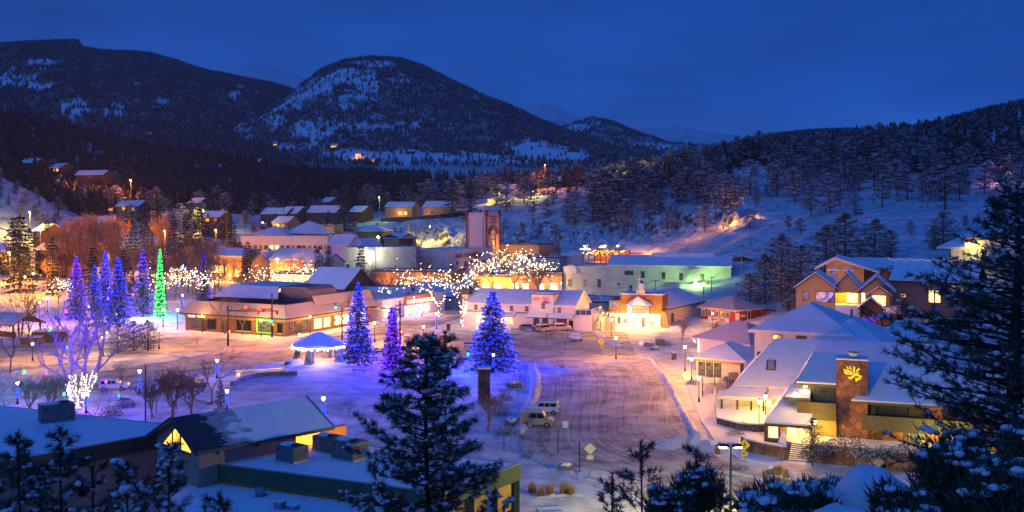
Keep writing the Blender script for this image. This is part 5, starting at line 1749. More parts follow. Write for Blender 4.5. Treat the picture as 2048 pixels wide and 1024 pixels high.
T_('bright_front_shop', 'brightest pink lit shop front right of the lit trees', 'shop', 1020, 302, 1124, 296, 10, 548, 'flat', BRICKR, rise=.6, wins=((.1, .4, 2.0, 2.4, ESHOP), (.3, .4, 2.0, 2.4, ESHOP), (.6, .4, 2.0, 2.4, ESHOP), (.85, .4, 2.4, 2.6, ESHOP)), glow=((3, -2.5, 3, 'white', 600), (10, -2.5, 3, 'pink', 90), (13, -2.5, 3, 'white', 700)))
T_('tan_rear_block', 'tan flat block just right of the theatre tower', 'building', 1000, 408, 1078, 400, 14, 489, 'flat', STUCCO_T, rise=.5, glow=((6, -8, 4, 'sodium', 260),))
T_('hexagon_tower', 'squat white tower under a shallow snowy cap', 'tower', 1122, 348, 1160, 346, 7, 511, 'hip', STUCCO_W, rise=1.6, trim=CREAM)
T_('low_grey_store', 'low grey flat roofed store between the tower and the patio', 'store', 1040, 345, 1120, 340, 10, 515, 'flat', STUCCO_G, rise=.4)
T_('flat_rear_store', 'wide flat snowy roof just behind the white two storey store', 'store', 1085, 238, 1215, 232, 16, 602, 'flat', STUCCO_G, rise=.4)
T_('pink_roofed_motel', 'motel with a long pink lit snowy roof at the foot of the slope', 'motel', 1250, 375, 1345, 372, 16, 505, 'gx', STUCCO_W, rise=2.4, glow=((7, -6, 5, 'sodium', 500),))
T_('pink_lit_wing', 'second long pink lit snowy roof, right of the motel', 'motel wing', 1340, 380, 1440, 376, 14, 505, 'gx', STUCCO_W, rise=1.8, glow=((9, -6, 6, 'orange', 160),))
T_('red_striped_motel', 'far red walled motel behind strings of white bulbs', 'motel', 1440, 385, 1520, 380, 12, 493, 'flat', M('red_wall', (.35, .06, .05)), rise=.5, glow=((4, -3, 4, 'sodium', 500), (12, -3, 4, 'orange', 450)))
T_('blue_roof_rear_house', 'house with a blue snowy roof and chimney behind the pale block', 'house', 1500, 318, 1535, 312, 12, 538, 'gx', STUCCO_G, rise=2.6)
# houses on the slopes
T_('dark_long_house', 'leftmost dark house in the row on the bench above town, with lit porch', 'house', 522, 520, 572, 516, 12, 428, 'gx', SIDING_D, rise=3, glow=((15, -2, 2, 'orange', 60),))
T_('slate_gable_house', 'slate house with a gable and one lit window on the bench above town', 'house', 560, 522, 594, 518, 12, 427, 'gx', SIDING_D, rise=3.4, wins=((.75, 1.4, 1.4, 1.3, EWARMS),))
T_('slate_wide_house', 'widest slate house, rightmost of the dark row, beside a tall spruce', 'house', 614, 524, 672, 520, 12, 425, 'gx', SIDING_D, rise=3.4, wins=((.3, 1.4, 1.2, 1.3, gw_), (.6, 1.4, 1.2, 1.3, gw_)))
T_('bench_cottage', 'small dark cottage with a blue roof right of the tall spruce', 'cottage', 698, 530, 724, 527, 12, 424, 'gx', SIDING_B, rise=3)
T_('orange_porch_house', 'house with orange lit balcony behind a white shed and brown fence', 'house', 770, 545, 825, 541, 12, 414, 'gx', STUCCO_T, rise=2.6, wins=((.55, 1.2, 2.2, 1.6, EORANGE), (.75, 1.2, 1.4, 1.6, EORANGE)), glow=((9, -2, 2, 'orange', 140),))
T_('tan_balcony_house', 'tan house with a white balcony above the brown fence', 'house', 846, 535, 906, 531, 12, 414, 'gx', SIDING_T, rise=3, wins=((.3, 1.4, 2, 1.6, gw_), (.7, 1.4, 1.4, 1.6, gw_)), glow=((3, -3, 2, 'sodium', 50),))
T_('pale_green_house', 'pale green house with a hip roof and a bright orange lit corner', 'house', 976, 560, 1030, 555, 11, 400, 'hip', M('sage_wall', (.34, .40, .24), .8), rise=2.6, wins=((.18, .8, 1.6, 1.8, EORANGE), (.55, 1.2, 1.2, 1.3, gw_), (.78, 1.6, .9, 1.0, EORANGE)), glow=((1.5, -2, 1.8, 'orange', 420), (8, -5, 4, 'yellow', 500)))
T_('white_slope_house', 'white two part house with lit windows above the pale green house', 'house', 982, 600, 1030, 596, 11, 379, 'gx', STUCCO_W, rise=3, wins=((.15, 1.2, 1.0, 1.2, EWARMS), (.35, 1.2, 1.0, 1.2, EWARMS), (.7, 1.0, 1.8, 1.5, gw_)))
T_('amber_porch_house', 'house with a long amber lit porch beside a utility pole', 'house', 1066, 600, 1120, 596, 11, 382, 'hip', SIDING_T, rise=2.4, wins=((.2, 1.2, 1.4, 1.4, EORANGE), (.55, 1.2, 1.4, 1.4, EORANGE), (.8, -2.6, 2.2, 2, EORANGE)), glow=((4, -3, 2, 'orange', 260), (12, -3, 0, 'orange', 260)))
T_('upper_slope_cabin', 'small cabin with a bright roof above the amber lit porch house', 'cabin', 1086, 650, 1120, 647, 9, 362, 'gx', SIDING_B, rise=2.6)
for i, (p0, p1, Y, pe, lit, lab) in enumerate((
  (1272, 1316, 640, 341, 0, 'dark cabin with a pale roof right of the yellow lit pine'),
  (1345, 1404, 560, 362, 1, 'low cabin with a snowy shed roof half way up the right slope'),
  (1420, 1470, 590, 349, 0, 'wide cabin with a chimney among pines, mid right slope'),
  (1428, 1488, 720, 303, 0, 'large cabin with a steep roof near the hill crest'),
  (1520, 1552, 760, 300, 0, 'flat roofed cabin on the crest, right of the steep roofed one'),
  (1700, 1742, 640, 290, 0, 'barn with a broad pale roof on the right crest'),
  (1590, 1612, 690, 312, 0, 'small pyramid roofed hut below the right crest'),
  (1948, 1992, 560, 314, 1, 'tan house with a chimney and orange lit windows, far upper right'),
  (1290, 1330, 590, 392, 1, 'cabin with two orange windows hidden low between pines'),
  (1370, 1392, 620, 376, 1, 'tiny cabin with an orange lit window, centre of the right slope'))):
 Y_ = Y
 house('hillside_cabin', lab, 'cabin', p0, Y_, p1, Y_ - 3, 9, pe, 'hip' if i == 6 else 'gx', SIDING_T if i == 7 else SIDING_B, rise=2.6 if i != 6 else 5, wins=((.3, 1.2, 1.8, 1.3, EORANGE), (.7, 1.2, 1.8, 1.3, EORANGE)) if lit else ((.5, 1.2, 1.6, 1.2, gw_),), base=zat(pe, Y_) - 3.2, glow=((2, -2, 2, 'yellow', 500), (7, -3, 2, 'orange', 400)) if lit else None)
for i, (p0, p1, Y, pe, lit, lab, wl) in enumerate((
  (232, 278, 505, 412, 1, 'slate house with white trimmed gables and lit window left of the road', SIDING_D),
  (100, 120, 590, 336, 1, 'house with an orange lit gable end high in the dark trees', SIDING_B),
  (40, 70, 600, 326, 0, 'dark house with a blue roof, highest at far left', SIDING_B),
  (150, 206, 580, 350, 0, 'long dark house with two blue roofs above the orange lit trunks', SIDING_B),
  (376, 398, 540, 406, 0, 'steep blue roofed cottage in trees left of the yellow lit tree', SIDING_B),
  (402, 440, 470, 434, 1, 'cottage with orange lamps behind the leftmost spruces', SIDING_B),
  (66, 86, 400, 462, 0, 'small brown cabin behind the red lit spruces', SIDING_B),
  (-20, 12, 350, 503, 0, 'dark cabin at the far left edge by the orange street', SIDING_B),
  (70, 98, 350, 500, 0, 'pink roofed cabin just right of the red lit spruces', SIDING_B),
  (642, 660, 600, 404, 0, 'small house with a bright blue roof behind the dark row', SIDING_R),
  (545, 576, 470, 445, 1, 'little shed roofed house with a lit lamp below the bench', STUCCO_T))):
 house('valley_house', lab, 'house', p0, Y, p1, Y - 4, 9, pe, 'gx', wl, rise=2.6, wins=((.35, 1.2, 1.5, 1.3, EORANGE), (.75, 1.2, 1.2, 1.3, EORANGE)) if lit else ((.5, 1.2, 1.5, 1.2, gw_),), base=zat(pe, Y) - 3.2, glow=((3, -2, 2, 'orange', 70),) if lit else None)
for i, (px, py, Y, lab) in enumerate(((552, 292, 1340, 'far cabin with orange windows on the snowy meadow under the dome'), (514, 328, 1020, 'far lit lodge among dark trees left of the meadow'),
  (668, 296, 1330, 'far cabin with one small orange light under the dome'), (716, 313, 1330, 'far cabin with a row of lit windows, meadow centre'), (746, 325, 1330, 'far cabin with golden windows, lowest on the meadow'),
  (296, 273, 1000, 'far dark cabin on the wooded left slope'), (822, 308, 1340, 'far unlit cabin in snow at the right of the meadow'))):
 d_ = (W(px, py, 1000) - Vector((0, 0, HC))).normalized()
 c_ = []
 for nm in ('snowy_dome_mountain', 'wooded_mountain'):
  ok, q, _, _ = bpy.data.objects[nm].ray_cast(Vector((0, 0, HC)), d_)
  if ok: c_.append(q)
 q = hit(px, py, 500, 1290)
 if q.y < 1280: c_.append(q)
 q = min(c_, key=lambda v: v.y) if c_ else W(px, py, Y)
 Y = q.y
 b = Bld('far_cabin', lab, 'cabin', P2(px - 7, Y), P2(px + 7, Y), 9, q.z - .5)
 b.low = -5
 b.walls(4.2, SIDING_B, gable='x', rise=2.6)
 b.gable_x(4.2, 2.6)
 if i not in (5, 6):
  for f in (.2, .5, .8): b.win(f * b.W, 1.4, 1.7, 1.7, E('far_window', (1.0, .36, .05), 5, var=1, scale=.6, lo=.3, hi=.5), BROWNT)
  lamp(b.o, (b.W / 2, -4, 2.5), LCOL['orange'], 700)
# brown board fence on the bench and terrace walls
def wall_line(name, label, cat, pts, h, mat, z=None, th=.3, snow=True):
 P = [on(px, Y) for px, Y in pts]
 o = empty(name, P[0], 0, label, cat)
 mb, ms = MB(), MB()
 for i in range(len(P) - 1):
  a, c = P[i] - P[0], P[i + 1] - P[0]
  n = max(1, int((c - a).length / 3))
  for k in range(n):
   p, q = a.lerp(c, k / n), a.lerp(c, (k + 1) / n)
   d = (q - p); d.z = 0
   d.normalize()
   nn = Vector((-d.y, d.x, 0)) * th / 2
   zb = min(p.z, q.z) - 1
   zt = (p.z + q.z) / 2 + h
   mb.prism([(p + nn)[:2], (q + nn)[:2], (q - nn)[:2], (p - nn)[:2]][::-1], zb, zt)
   ms.prism([(p + nn * .8)[:2], (q + nn * .8)[:2], (q - nn * .8)[:2], (p - nn * .8)[:2]][::-1], zt + .003, zt + .09)
 w = mb.build('panel', mat, o)
 if snow: ms.build('snow_layer', SNOW, w)
 return o
wall_line('board_fence', 'long brown board fence with a small white notice above the rocky bank', 'fence', [(762, 520), (830, 512), (880, 512), (932, 525)], 1.9, SIDING_B)
for k, (a, c, Y, h) in enumerate(((1725, 1860, 166, 1.6), (1735, 1900, 170, 1.5), (1770, 1940, 174, 1.5))):
 wall_line('retaining_wall', ('lowest', 'middle', 'topmost')[k] + ' of the three dark red terrace walls behind the big pine', 'wall', [(a, Y), (c, Y - 1)], h + .4, M('dark_red_timber', (.10, .03, .025), .85, kind='boards', bscale=1.6), th=.5)
# ------------------------------------------------------------------ civic building in the left foreground
cb = empty('civic_building', (-20, 80, 0), 0, 'large low civic building with flat snowy roofs, green fascias and a gabled hall', 'building')
def loc(px, py, z): p = G(px, py, z); return (p.x + 20, p.y - 80)
def flat_block(pts, z, fh, wall, fasc, fin=.35, top=SNOW, rim=.12):
 P = [Vector(loc(px, py, z)) for px, py in pts]
 c = sum(P, Vector((0, 0))) / len(P)
 area = sum(P[i].x * P[(i + 1) % len(P)].y - P[(i + 1) % len(P)].x * P[i].y for i in range(len(P)))
 if area < 0: P = P[::-1]
 n = len(P)
 def ins(d):
  out = []
  for i in range(n):
   a, b_, e = P[i - 1], P[i], P[(i + 1) % n]
   d1, d2 = (b_ - a).normalized(), (e - b_).normalized()
   n1, n2 = Vector((-d1.y, d1.x)), Vector((-d2.y, d2.x))
   k = (n1 + n2) / max(.35, 1 + n1.dot(n2))
   out.append(b_ + k * d)
  return out
 wl = MB(); wl.prism(ins(fin), -1.0, z - fh); wl.build('wall', wall, cb)
 fb = MB()
 I = ins(.22)
 for i in range(n):
  j = (i + 1) % n
  fb.prism([P[i], P[j], I[j], I[i]], z - fh, z)
 fo = fb.build('fascia', fasc, cb)
 un = MB(); un.prism(ins(.23), z - fh + .02, z - .45); un.build('soffit', wall, cb)
 tp = MB(); tp.prism(ins(.235), z - .44, z - .10); 
 ro = tp.build('roof', DKROOF, cb)
 sn = MB(); sn.prism(ins(.24), z - .096, z + .05); sn.build('snow_layer', top, ro)
 rm = MB()
 I2 = ins(.20)
 for i in range(n):
  j = (i + 1) % n
  rm.prism([P[i], P[j], I2[j], I2[i]], z + .003, z + .06)
 rm.build('coping', M('pale_coping', (.34, .33, .32), .6), fo)
flat_block([(-60, 928), (19, 922), (327, 866), (336, 849), (0, 812), (-190, 792)], 5.2, 1.25, TANW, DGREEN)
flat_block([(372, 921), (690, 962), (885, 988), (1042, 927), (800, 903), (590, 866), (410, 900)], 4.2, 1.25, OCHRE, LGREEN)
flat_block([(380, 958), (700, 1003), (860, 1030), (860, 1240), (60, 1240)], 2.6, .5, TANW, DGREEN)
for k in range(3):
 mb = MB()
 p, q = Vector(loc(1042, 927, 4.2)), Vector(loc(885, 988, 4.2))
 c = p.lerp(q, .06 + .30 * k)
 mb.box(c.x - .22, c.x + .22, c.y - .1, c.y + .35, -.5, 2.94)
 mb.build('green_post', LGREEN, cb)
hl = Bld('gabled_hall', None, None, (-29.3, 82.5), (-24.3, 77.6), 11.4, 0)
hl.o.parent = cb
hl.o.location = (hl.o.location.x + 20, hl.o.location.y - 80, 0)
hl.walls(5.75, TANW, gable='y', rise=1.75)
ra = MB()
m_ = hl.W / 2
o_, og_ = .65, .55
k_ = 1.75 / m_ * o_
for sg in (-1, 1):
 x0 = m_ + sg * (m_ + o_)
 pts = [(x0, -og_, 5.95 - k_), (m_, -og_, 7.7), (m_, 12.2, 7.7), (x0, 12.2, 5.95 - k_)]
 ra.slab(pts if sg < 0 else pts[::-1], .2)
def patchy():
 m = snow_mat('patchy_snow_on_shingles', bump=.3, scale=.8)
 t = m.node_tree
 p = t.nodes['Principled BSDF']
 src = p.inputs['Base Color'].links[0].from_socket
 tc = nd(t, 'ShaderNodeTexCoord')
 sp_ = nd(t, 'ShaderNodeSeparateXYZ')
 t.links.new(tc.outputs['Object'], sp_.inputs[0])
 mp = nd(t, 'ShaderNodeMapping')
 mp.inputs['Scale'].default_value = (.7, .55, 2.2)
 t.links.new(tc.outputs['Object'], mp.inputs[0])
 n = nd(t, 'ShaderNodeTexNoise')
 n.inputs['Scale'].default_value = 1.0
 n.inputs['Detail'].default_value = 6
 n.inputs['Roughness'].default_value = .62
 t.links.new(mp.outputs[0], n.inputs['Vector'])
 br = nd(t, 'ShaderNodeTexBrick')
 br.inputs['Scale'].default_value = 2.6
 br.inputs['Mortar Size'].default_value = .04
 cb_ = nd(t, 'ShaderNodeCombineXYZ')
 t.links.new(sp_.outputs[1], cb_.inputs[0])
 t.links.new(sp_.outputs[0], cb_.inputs[1])
 t.links.new(cb_.outputs[0], br.inputs['Vector'])
 ad_ = nd(t, 'ShaderNodeMath', operation='MULTIPLY_ADD')       # y along the ridge: bare near the front gable
 ad_.inputs[1].default_value = .105
 t.links.new(sp_.outputs[1], ad_.inputs[0])
 t.links.new(n.outputs['Fac'], ad_.inputs[2])
 ab = nd(t, 'ShaderNodeMath', operation='MULTIPLY_ADD')
 ab.inputs[1].default_value = .16
 t.links.new(br.outputs['Fac'], ab.inputs[0])
 t.links.new(ad_.outputs[0], ab.inputs[2])
 r = ramp(t, [(.95, 0), (1.0, 1)])
 mr = nd(t, 'ShaderNodeMapRange')
 mr.inputs['From Min'].default_value = .3
 mr.inputs['From Max'].default_value = 1.12
 t.links.new(ab.outputs[0], mr.inputs['Value'])
 r.color_ramp.elements[0].position, r.color_ramp.elements[1].position = .70, .80
 t.links.new(mr.outputs[0], r.inputs['Fac'])
 mx = nd(t, 'ShaderNodeMix', data_type='RGBA')
 t.links.new(r.outputs[0], mx.inputs['Factor'])
 mx.inputs['A'].default_value = (.022, .026, .045, 1)
 t.links.new(src, mx.inputs['B'])
 t.links.new(mx.outputs['Result'], p.inputs['Base Color'])
 return m
hr = hl.part('roof', ra, patchy())
eb = MB()
for sg in (-1, 1):
 x0 = m_ + sg * (m_ + o_ + .02)
 for yy in (-og_ - .1, 12.21):
  eb.hull_y([(x0, 5.72 - k_), (x0, 6.0 - k_), (m_, 7.76), (m_, 7.42)] if sg < 0 else [(m_, 7.42), (m_, 7.76), (x0, 6.0 - k_), (x0, 5.72 - k_)], yy, yy + .09)
 eb.box(min(x0, x0 + sg * .1), max(x0, x0 + sg * .1), -og_, 12.2, 5.74 - k_, 5.99 - k_)
hl.part('barge_board', eb, M('teal_trim', (.015, .07, .06), .5), hr)
gp = MB()
xc = m_
gp.poly([(xc - 2.3, -.03, 5.2), (xc - .75, -.03, 5.2), (xc - .75, -.03, 6.35)])
g1 = hl.part('gable_window', gp, EORANGE)
gp = MB()
gp.poly([(xc - .6, -.03, 5.1), (xc + .6, -.03, 5.1), (xc + .6, -.03, 6.45), (xc, -.03, 6.85), (xc - .6, -.03, 6.45)])
hl.part('gable_window', gp, EORANGE)
gp = MB()
gp.poly([(xc + .75, -.03, 5.2), (xc + 2.3, -.03, 5.2), (xc + .75, -.03, 6.35)])
hl.part('gable_window', gp, EORANGE)
gm = MB()
for x in (xc - .67, xc + .67): gm.box(x - .07, x + .07, -.1, -.04, 5.1, 6.7)
gm.box(xc - 2.3, xc + 2.3, -.1, -.04, 5.0, 5.1)
hl.part('gable_mullion', gm, CHAR)
sgp = MB()
for y in (1.5, 5, 8.5): sgp.hull_y([(hl.W + .02, 5.0), (hl.W + .5, 5.5), (hl.W + .02, 5.5)], y, y + .18)
hl.part('eave_bracket', sgp, BROWNT)
hl.boxpart('porch_side', hl.W - .6, hl.W - .02, 11.41, 14, -.3, 5.4, OCHRE)
hl.boxpart('lit_bay', hl.W + .01, hl.W + .05, 8.8, 11.2, 4.3, 5.5, EORANGE)
lamp(hl.o, (hl.W + 1.2, 13.0, 4.9), LCOL['orange'], 60)
# ------------------------------------------------------------------ roof plant on the civic building
def roof_unit(px, py, z, rz, sc, lab):
 p = G(px, py, z)
 r = empty('rooftop_unit', p, rz, lab, 'rooftop unit', 'air handling units on the flat roofs')
 w, d, h = 2.2 * sc, 1.5 * sc, 1.3 * sc
 mb = MB()
 mb.box(-w / 2, w / 2, -d / 2, d / 2, .18, h)
 body = mb.build('casing', M('unit_grey', (.13, .16, .16), .5), r)
 mb = MB()
 for i in range(3): mb.box(-w / 2 + w * (i + .5) / 3 - .012, -w / 2 + w * (i + .5) / 3 + .012, -d / 2 - .012, -d / 2 - .001, .22, h - .06)
 mb.box(-w / 2 + .15, -w / 2 + .5, -d / 2 - .014, -d / 2 - .001, h - .35, h - .2, 1)
 mb.build('panel_seams', [CHAR, M('unit_badge', (.3, .03, .03))], body)
 mb = MB()
 for i in range(6): mb.box(w / 2 + .001, w / 2 + .014, -d / 2 + .12, d / 2 - .12, .35 + i * .14 * sc, .40 + i * .14 * sc)
 mb.build('louvre', CHAR, r)
 mb = MB(); mb.lathe([(.36 * sc, h), (.36 * sc, h + .12), (.1, h + .14)], (w * .22, 0, 0), 12); mb.build('fan_guard', CHAR, r)
 mb = MB(); mb.box(-w / 2 - .05, w / 2 + .05, -d / 2 - .05, d / 2 + .05, -.05, .18); mb.build('curb', GALV, r)
 mb = MB()
 mb.blob((-w * .2, 0, h + .02), w * .33, d * .46, .12, rnd, .1)
 mb.build('snow_cap', SNOW, r, smooth=True)
 return r
roof_unit(113, 842, 5.2, R(35), 1.25, 'largest dark rooftop unit, alone on the far left roof')
roof_unit(505, 897, 4.2, R(-38), 1.0, 'rooftop unit tucked under the eave of the gabled hall')
roof_unit(570, 896, 4.2, R(-38), .95, 'second rooftop unit from the gabled hall, with a sloped hood')
roof_unit(584, 922, 4.2, R(-38), 1.0, 'nearest rooftop unit, in front of the sloped one')
roof_unit(656, 902, 4.2, R(-38), 1.0, 'rooftop unit at the back of the centre roof')
roof_unit(700, 917, 4.2, R(-38), 1.15, 'rooftop unit half hidden by the foreground pine')
for px, py, z, lab in ((521, 993, 2.6, 'round steel roof ventilator on the lowest roof'), (415, 962, 2.6, 'steel roof ventilator beside the green fascia')):
 r = empty('roof_ventilator', G(px, py, z), 0, lab, 'ventilator')
 mb = MB(); mb.lathe([(.28, 0), (.28, .3), (.42, .36), (.42, .62), (.2, .75)], (0, 0, 0), 14); mb.build('hood', GALV, r)
 mb = MB(); mb.box(-.4, .4, -.4, .4, -.05, .1); mb.build('curb', GALV, r)
for k, (px, py) in enumerate(((560, 1018), (586, 1020))):
 r = empty('roof_vent_box', G(px, py, 2.6), R(-30), ('left', 'right')[k] + ' of two small boxes at the bottom edge of the lowest roof', 'vent box')
 mb = MB(); mb.box(-.35, .35, -.3, .3, -.05, .55 - .2 * k); mb.build('casing', GALV, r)
 mb = MB(); mb.box(-.38, .38, -.33, .33, .553 - .2 * k, .63 - .2 * k); mb.build('snow_cap', SNOW, r)
# ------------------------------------------------------------------ street lamps
def make_lamp(h, wrap, warm, name='street_lamp'):
 r = empty(name, (0, 0, 0))
 mb = MB()
 mb.lathe([(.20, -.1), (.20, .12), (.13, .22), (.10, .6), (.055, .75), (.045, h - .62), (.09, h - .58), (.09, h - .52)], n=8)
 pole = mb.build('pole', METAL, r)
 mb = MB()
 mb.lathe([(.09, h - .52), (.20, h - .20), (.17, h - .10)], n=8)
 gl = mb.build('lantern', EGLOBE if warm else EGLOBEW, r)
 mb = MB()
 mb.lathe([(.24, h - .10), (.16, h - .02), (.05, h + .10), (.02, h + .18)], n=8)
 cp = mb.build('lantern_cap', METAL, r)
 PARTS[r.name] = [pole, gl, cp]
 if wrap:
  mb = MB()
  n = 90
  for i in range(n):
   t = i / n
   a = i * 1.9
   mb.octa((.11 * math.cos(a), .11 * math.sin(a), .75 + t * (h - 1.6)), .05)
  PARTS[r.name].append(mb.build('wrapped_lights', BULB['blue'], r))
 return r
LAMPS = [   # px of the foot, py of the foot, py of the top, wrapped, warm, watts, label
 (647, 846, 792, 1, 0, 150, 'blue wrapped lamp standing alone on the lawn beside two snowy boulders'),
 (279, 787, 738, 1, 0, 200, 'blue wrapped lamp right of the parked white vehicle'),
 (434, 757, 717, 1, 0, 150, 'blue wrapped lamp behind the curved stone seats'),
 (454, 820, 779, 1, 0, 120, 'blue wrapped lamp just above the gabled hall roof'),
 (968, 795, 742, 1, 0, 160, 'blue wrapped lamp in front of the stone kiosk pillar'),
 (35, 808, 762, 1, 1, 140, 'blue wrapped lamp at far left beside the blue lit tree'),
 (172, 826, 785, 1, 1, 120, 'blue wrapped lamp under the purple lit bush'),
 (79, 652, 602, 1, 0, 160, 'blue wrapped lamp left of the white dotted tree'),
 (95, 624, 593, 1, 1, 120, 'far blue wrapped lamp behind the white dotted tree trunk'),
 (873, 658, 624, 1, 1, 170, 'blue wrapped lamp on the pavement tip by the street trees'),
 (844, 633, 599, 1, 1, 170, 'blue wrapped lamp in front of the red sign board shop'),
 (776, 640, 610, 1, 1, 120, 'blue wrapped lamp behind the smaller purple spruce'),
 (355, 660, 617, 1, 1, 150, 'blue wrapped lamp at the left end of the corner shops'),
 (365, 622, 588, 1, 1, 120, 'blue wrapped lamp among white dotted trees left of the mansard'),
 (987, 745, 706, 1, 0, 190, 'blue wrapped lamp glowing white under the largest blue spruce'),
 (573, 610, 574, 1, 1, 140, 'blue wrapped lamp behind the corner shop roof'),
 (1232, 718, 672, 0, 1, 420, 'warm lamp at the right kerb corner by the yellow crossing sign'),
 (1223, 672, 636, 0, 1, 330, 'tall warm lamp in front of the candy shop left window'),
 (1302, 656, 623, 0, 1, 260, 'warm lamp directly before the candy shop sign'),
 (1425, 668, 624, 0, 1, 330, 'warm lamp in front of the red cabin'),
 (1370, 744, 690, 0, 1, 260, 'warm lamp at the corner of the small cafe'),
 (1383, 762, 714, 0, 1, 200, 'warm lamp in front of the cafe doors'),
 (1398, 806, 751, 0, 1, 280, 'warm lamp beside the lattice screen on the pavement'),
 (1518, 862, 798, 0, 1, 130, 'warm lamp at the end of the picket fence'),
 (1531, 846, 788, 0, 1, 90, 'warm lamp between the fence and the lodge eave'),
 (1629, 905, 838, 0, 1, 150, 'warm lamp behind the frosted conifer at the lodge steps'),
 (847, 690, 650, 0, 1, 330, 'warm lamp on the plaza above the foreground pine'),
 (749, 684, 643, 0, 1, 330, 'warm lamp between the blue spruce and the purple spruce'),
 (620, 668, 631, 0, 1, 330, 'warm lamp in front of the shop entrance gable'),
 (522, 675, 638, 0, 1, 300, 'warm lamp below the green neon sign'),
 (404, 666, 629, 0, 1, 300, 'warm lamp below the yellow sign letters'),
 (318, 698, 657, 0, 1, 330, 'warm lamp beside the frosted firs at the bend'),
 (44, 660, 626, 0, 1, 650, 'warm lamp at far left near the timber shelter'),
 (65, 722, 684, 0, 1, 330, 'warm lamp below the timber fence at left'),
 (206, 712, 670, 0, 0, 300, 'pale lamp behind the leaning white wrapped trunk'),
 (178, 648, 610, 0, 1, 330, 'warm lamp beside the crossing sign behind the purple limbs'),
 (599, 695, 666, 0, 1, 260, 'warm lamp just behind the blue tent roof'),
 (326, 655, 617, 0, 1, 420, 'warm lamp at the foot of the green lit spruce'),
 (50, 598, 552, 0, 1, 1500, 'far warm lamp above the timber fence at left'),
 (66, 588, 545, 0, 1, 1500, 'farther warm lamp right of the far left lamp'),
 (777, 660, 617, 0, 1, 260, 'warm lamp hidden behind the purple spruce tip'),
 (1122, 600, 564, 1, 1, 170, 'blue wrapped lamp by the brightest shop front'),
 (938, 605, 572, 1, 1, 150, 'blue wrapped lamp under the amber washed shop'),
]
for px, pb, pt, wrap, warm, wt, lab in LAMPS:
 p = G(px, pb)
 h = (pb - pt) / F * p.y
 r = make_lamp(max(2.6, h), wrap, warm)
 r.location = p
 tag(r, lab, 'street lamp', 'lantern lamps along the streets and park')
 c = (1.0, .37, .03) if warm else (1.0, .50, .12)
 lamp(r, (0, 0, max(2.6, h) + .35), c, wt * (.30 if wrap and not warm else .6 if wrap else 4.2), .35, smooth=40.0)
 if wrap: lamp(r, (.35, -.35, 1.1), (.05, .03, 1.0), 90, .3, smooth=12)
def pole_light(px, Y, py_top, py_foot, col, watts, lab, arm=1.6, wood=False, glob=.28, em=None):
 x = XZ(px, Y)
 z0, z1 = zat(py_foot, Y), zat(py_top, Y)
 r = empty('road_light', (x, Y, z0), 0, lab, 'road light')
 mb = MB()
 mb.tube((0, 0, -3), (0, 0, z1 - z0), .14, .09, 7)
 mb.tube((0, 0, z1 - z0 - .3), (arm, -.6, z1 - z0 + .1), .06, .05, 5)
 mb.build('pole', M('weathered_pole', (.22, .13, .07), .8) if wood else GALV, r)
 mb = MB()
 mb.blob((arm, -.7, z1 - z0), glob, glob, glob * .7, rnd, .05)
 mb.build('lamp_head', em or EGLOBE, r)
 lamp(r, (arm, -1.6, z1 - z0 - .4), col, watts, .3)
ESOD = E('sodium_head', (1.0, .40, .06), 60)
ELIME = E('lime_head', (.75, 1.0, .35), 50)
EWHT = E('white_head', (1.0, .93, .7), 50)
pole_light(555, 322, 519, 560, LCOL['orange'], 1500, 'brightest orange sodium light, in the middle of town', 0, em=ESOD, glob=.5)
pole_light(1388, 281, 559, 584, LCOL['lime'], 1100, 'green white light on a yellow wooden pole against the pale block', .5, True, em=ELIME, glob=.4)
pole_light(745, 343, 503, 530, (1.0, .9, .6), 800, 'white flood light on the grey flat block', -.6, em=EWHT, glob=.5)
pole_light(757, 436, 474, 488, LCOL['lime'], 700, 'green white flood light beside the dark barn', 0, em=ELIME, glob=.5)
pole_light(1334, 408, 468, 492, LCOL['yellow'], 1300, 'small yellow light on a pole before the rock bank', .3, em=ESOD, glob=.3)
pole_light(1264, 570, 343, 378, LCOL['yellow'], 4500, 'yellow light on a pole beside the brightly lit pine', .3, em=ESOD, glob=.3)
pole_light(1066, 560, 383, 418, LCOL['yellow'], 1900, 'utility pole light above the bright patch of snowy slope', 0, True, glob=.3)
pole_light(532, 470, 445, 470, LCOL['yellow'], 500, 'yellow pole light beside the snow fence bank', -1.4, True, glob=.35)
pole_light(432, 420, 460, 490, LCOL['orange'], 3000, 'orange light at the foot of the frosted spruces', 0, em=ESOD, glob=.35)
pole_light(81, 360, 455, 490, LCOL['orange'], 4000, 'orange light between the red lit spruces and the cabin', 0, em=ESOD, glob=.35)
pole_light(20, 330, 505, 535, LCOL['orange'], 6500, 'orange light over the snowy street at the far left edge', 0, em=ESOD, glob=.35)
pole_light(158, 545, 378, 400, (1.0, .24, .04), 8000, 'red orange light among dark trunks high at left', 0, em=ESOD, glob=.3)
pole_light(262, 545, 360, 385, (1.0, .22, .05), 9000, 'red orange light washing two pines high at left', 0, em=ESOD, glob=.3)
pole_light(407, 478, 420, 445, LCOL['yellow'], 3500, 'yellow light in the leafy tree behind the spruces', 0, em=ESOD, glob=.3)
pole_light(759, 520, 395, 425, LCOL['lime'], 600, 'tiny green light in the big bare cottonwood', 0, em=ELIME, glob=.25)
pole_light(1090, 600, 330, 352, (1.0, .2, .05), 5000, 'red light glowing on a pine above the amber porch', 0, em=ESOD, glob=.25)
pole_light(860, 462, 452, 480, LCOL['yellow'], 2600, 'yellow light under the rock bank left of the tower', 0, em=ESOD, glob=.2)
pole_light(60, 405, 424, 452, LCOL['yellow'], 5000, 'yellow light on the snowy slope at far left', 0, em=ESOD, glob=.25)
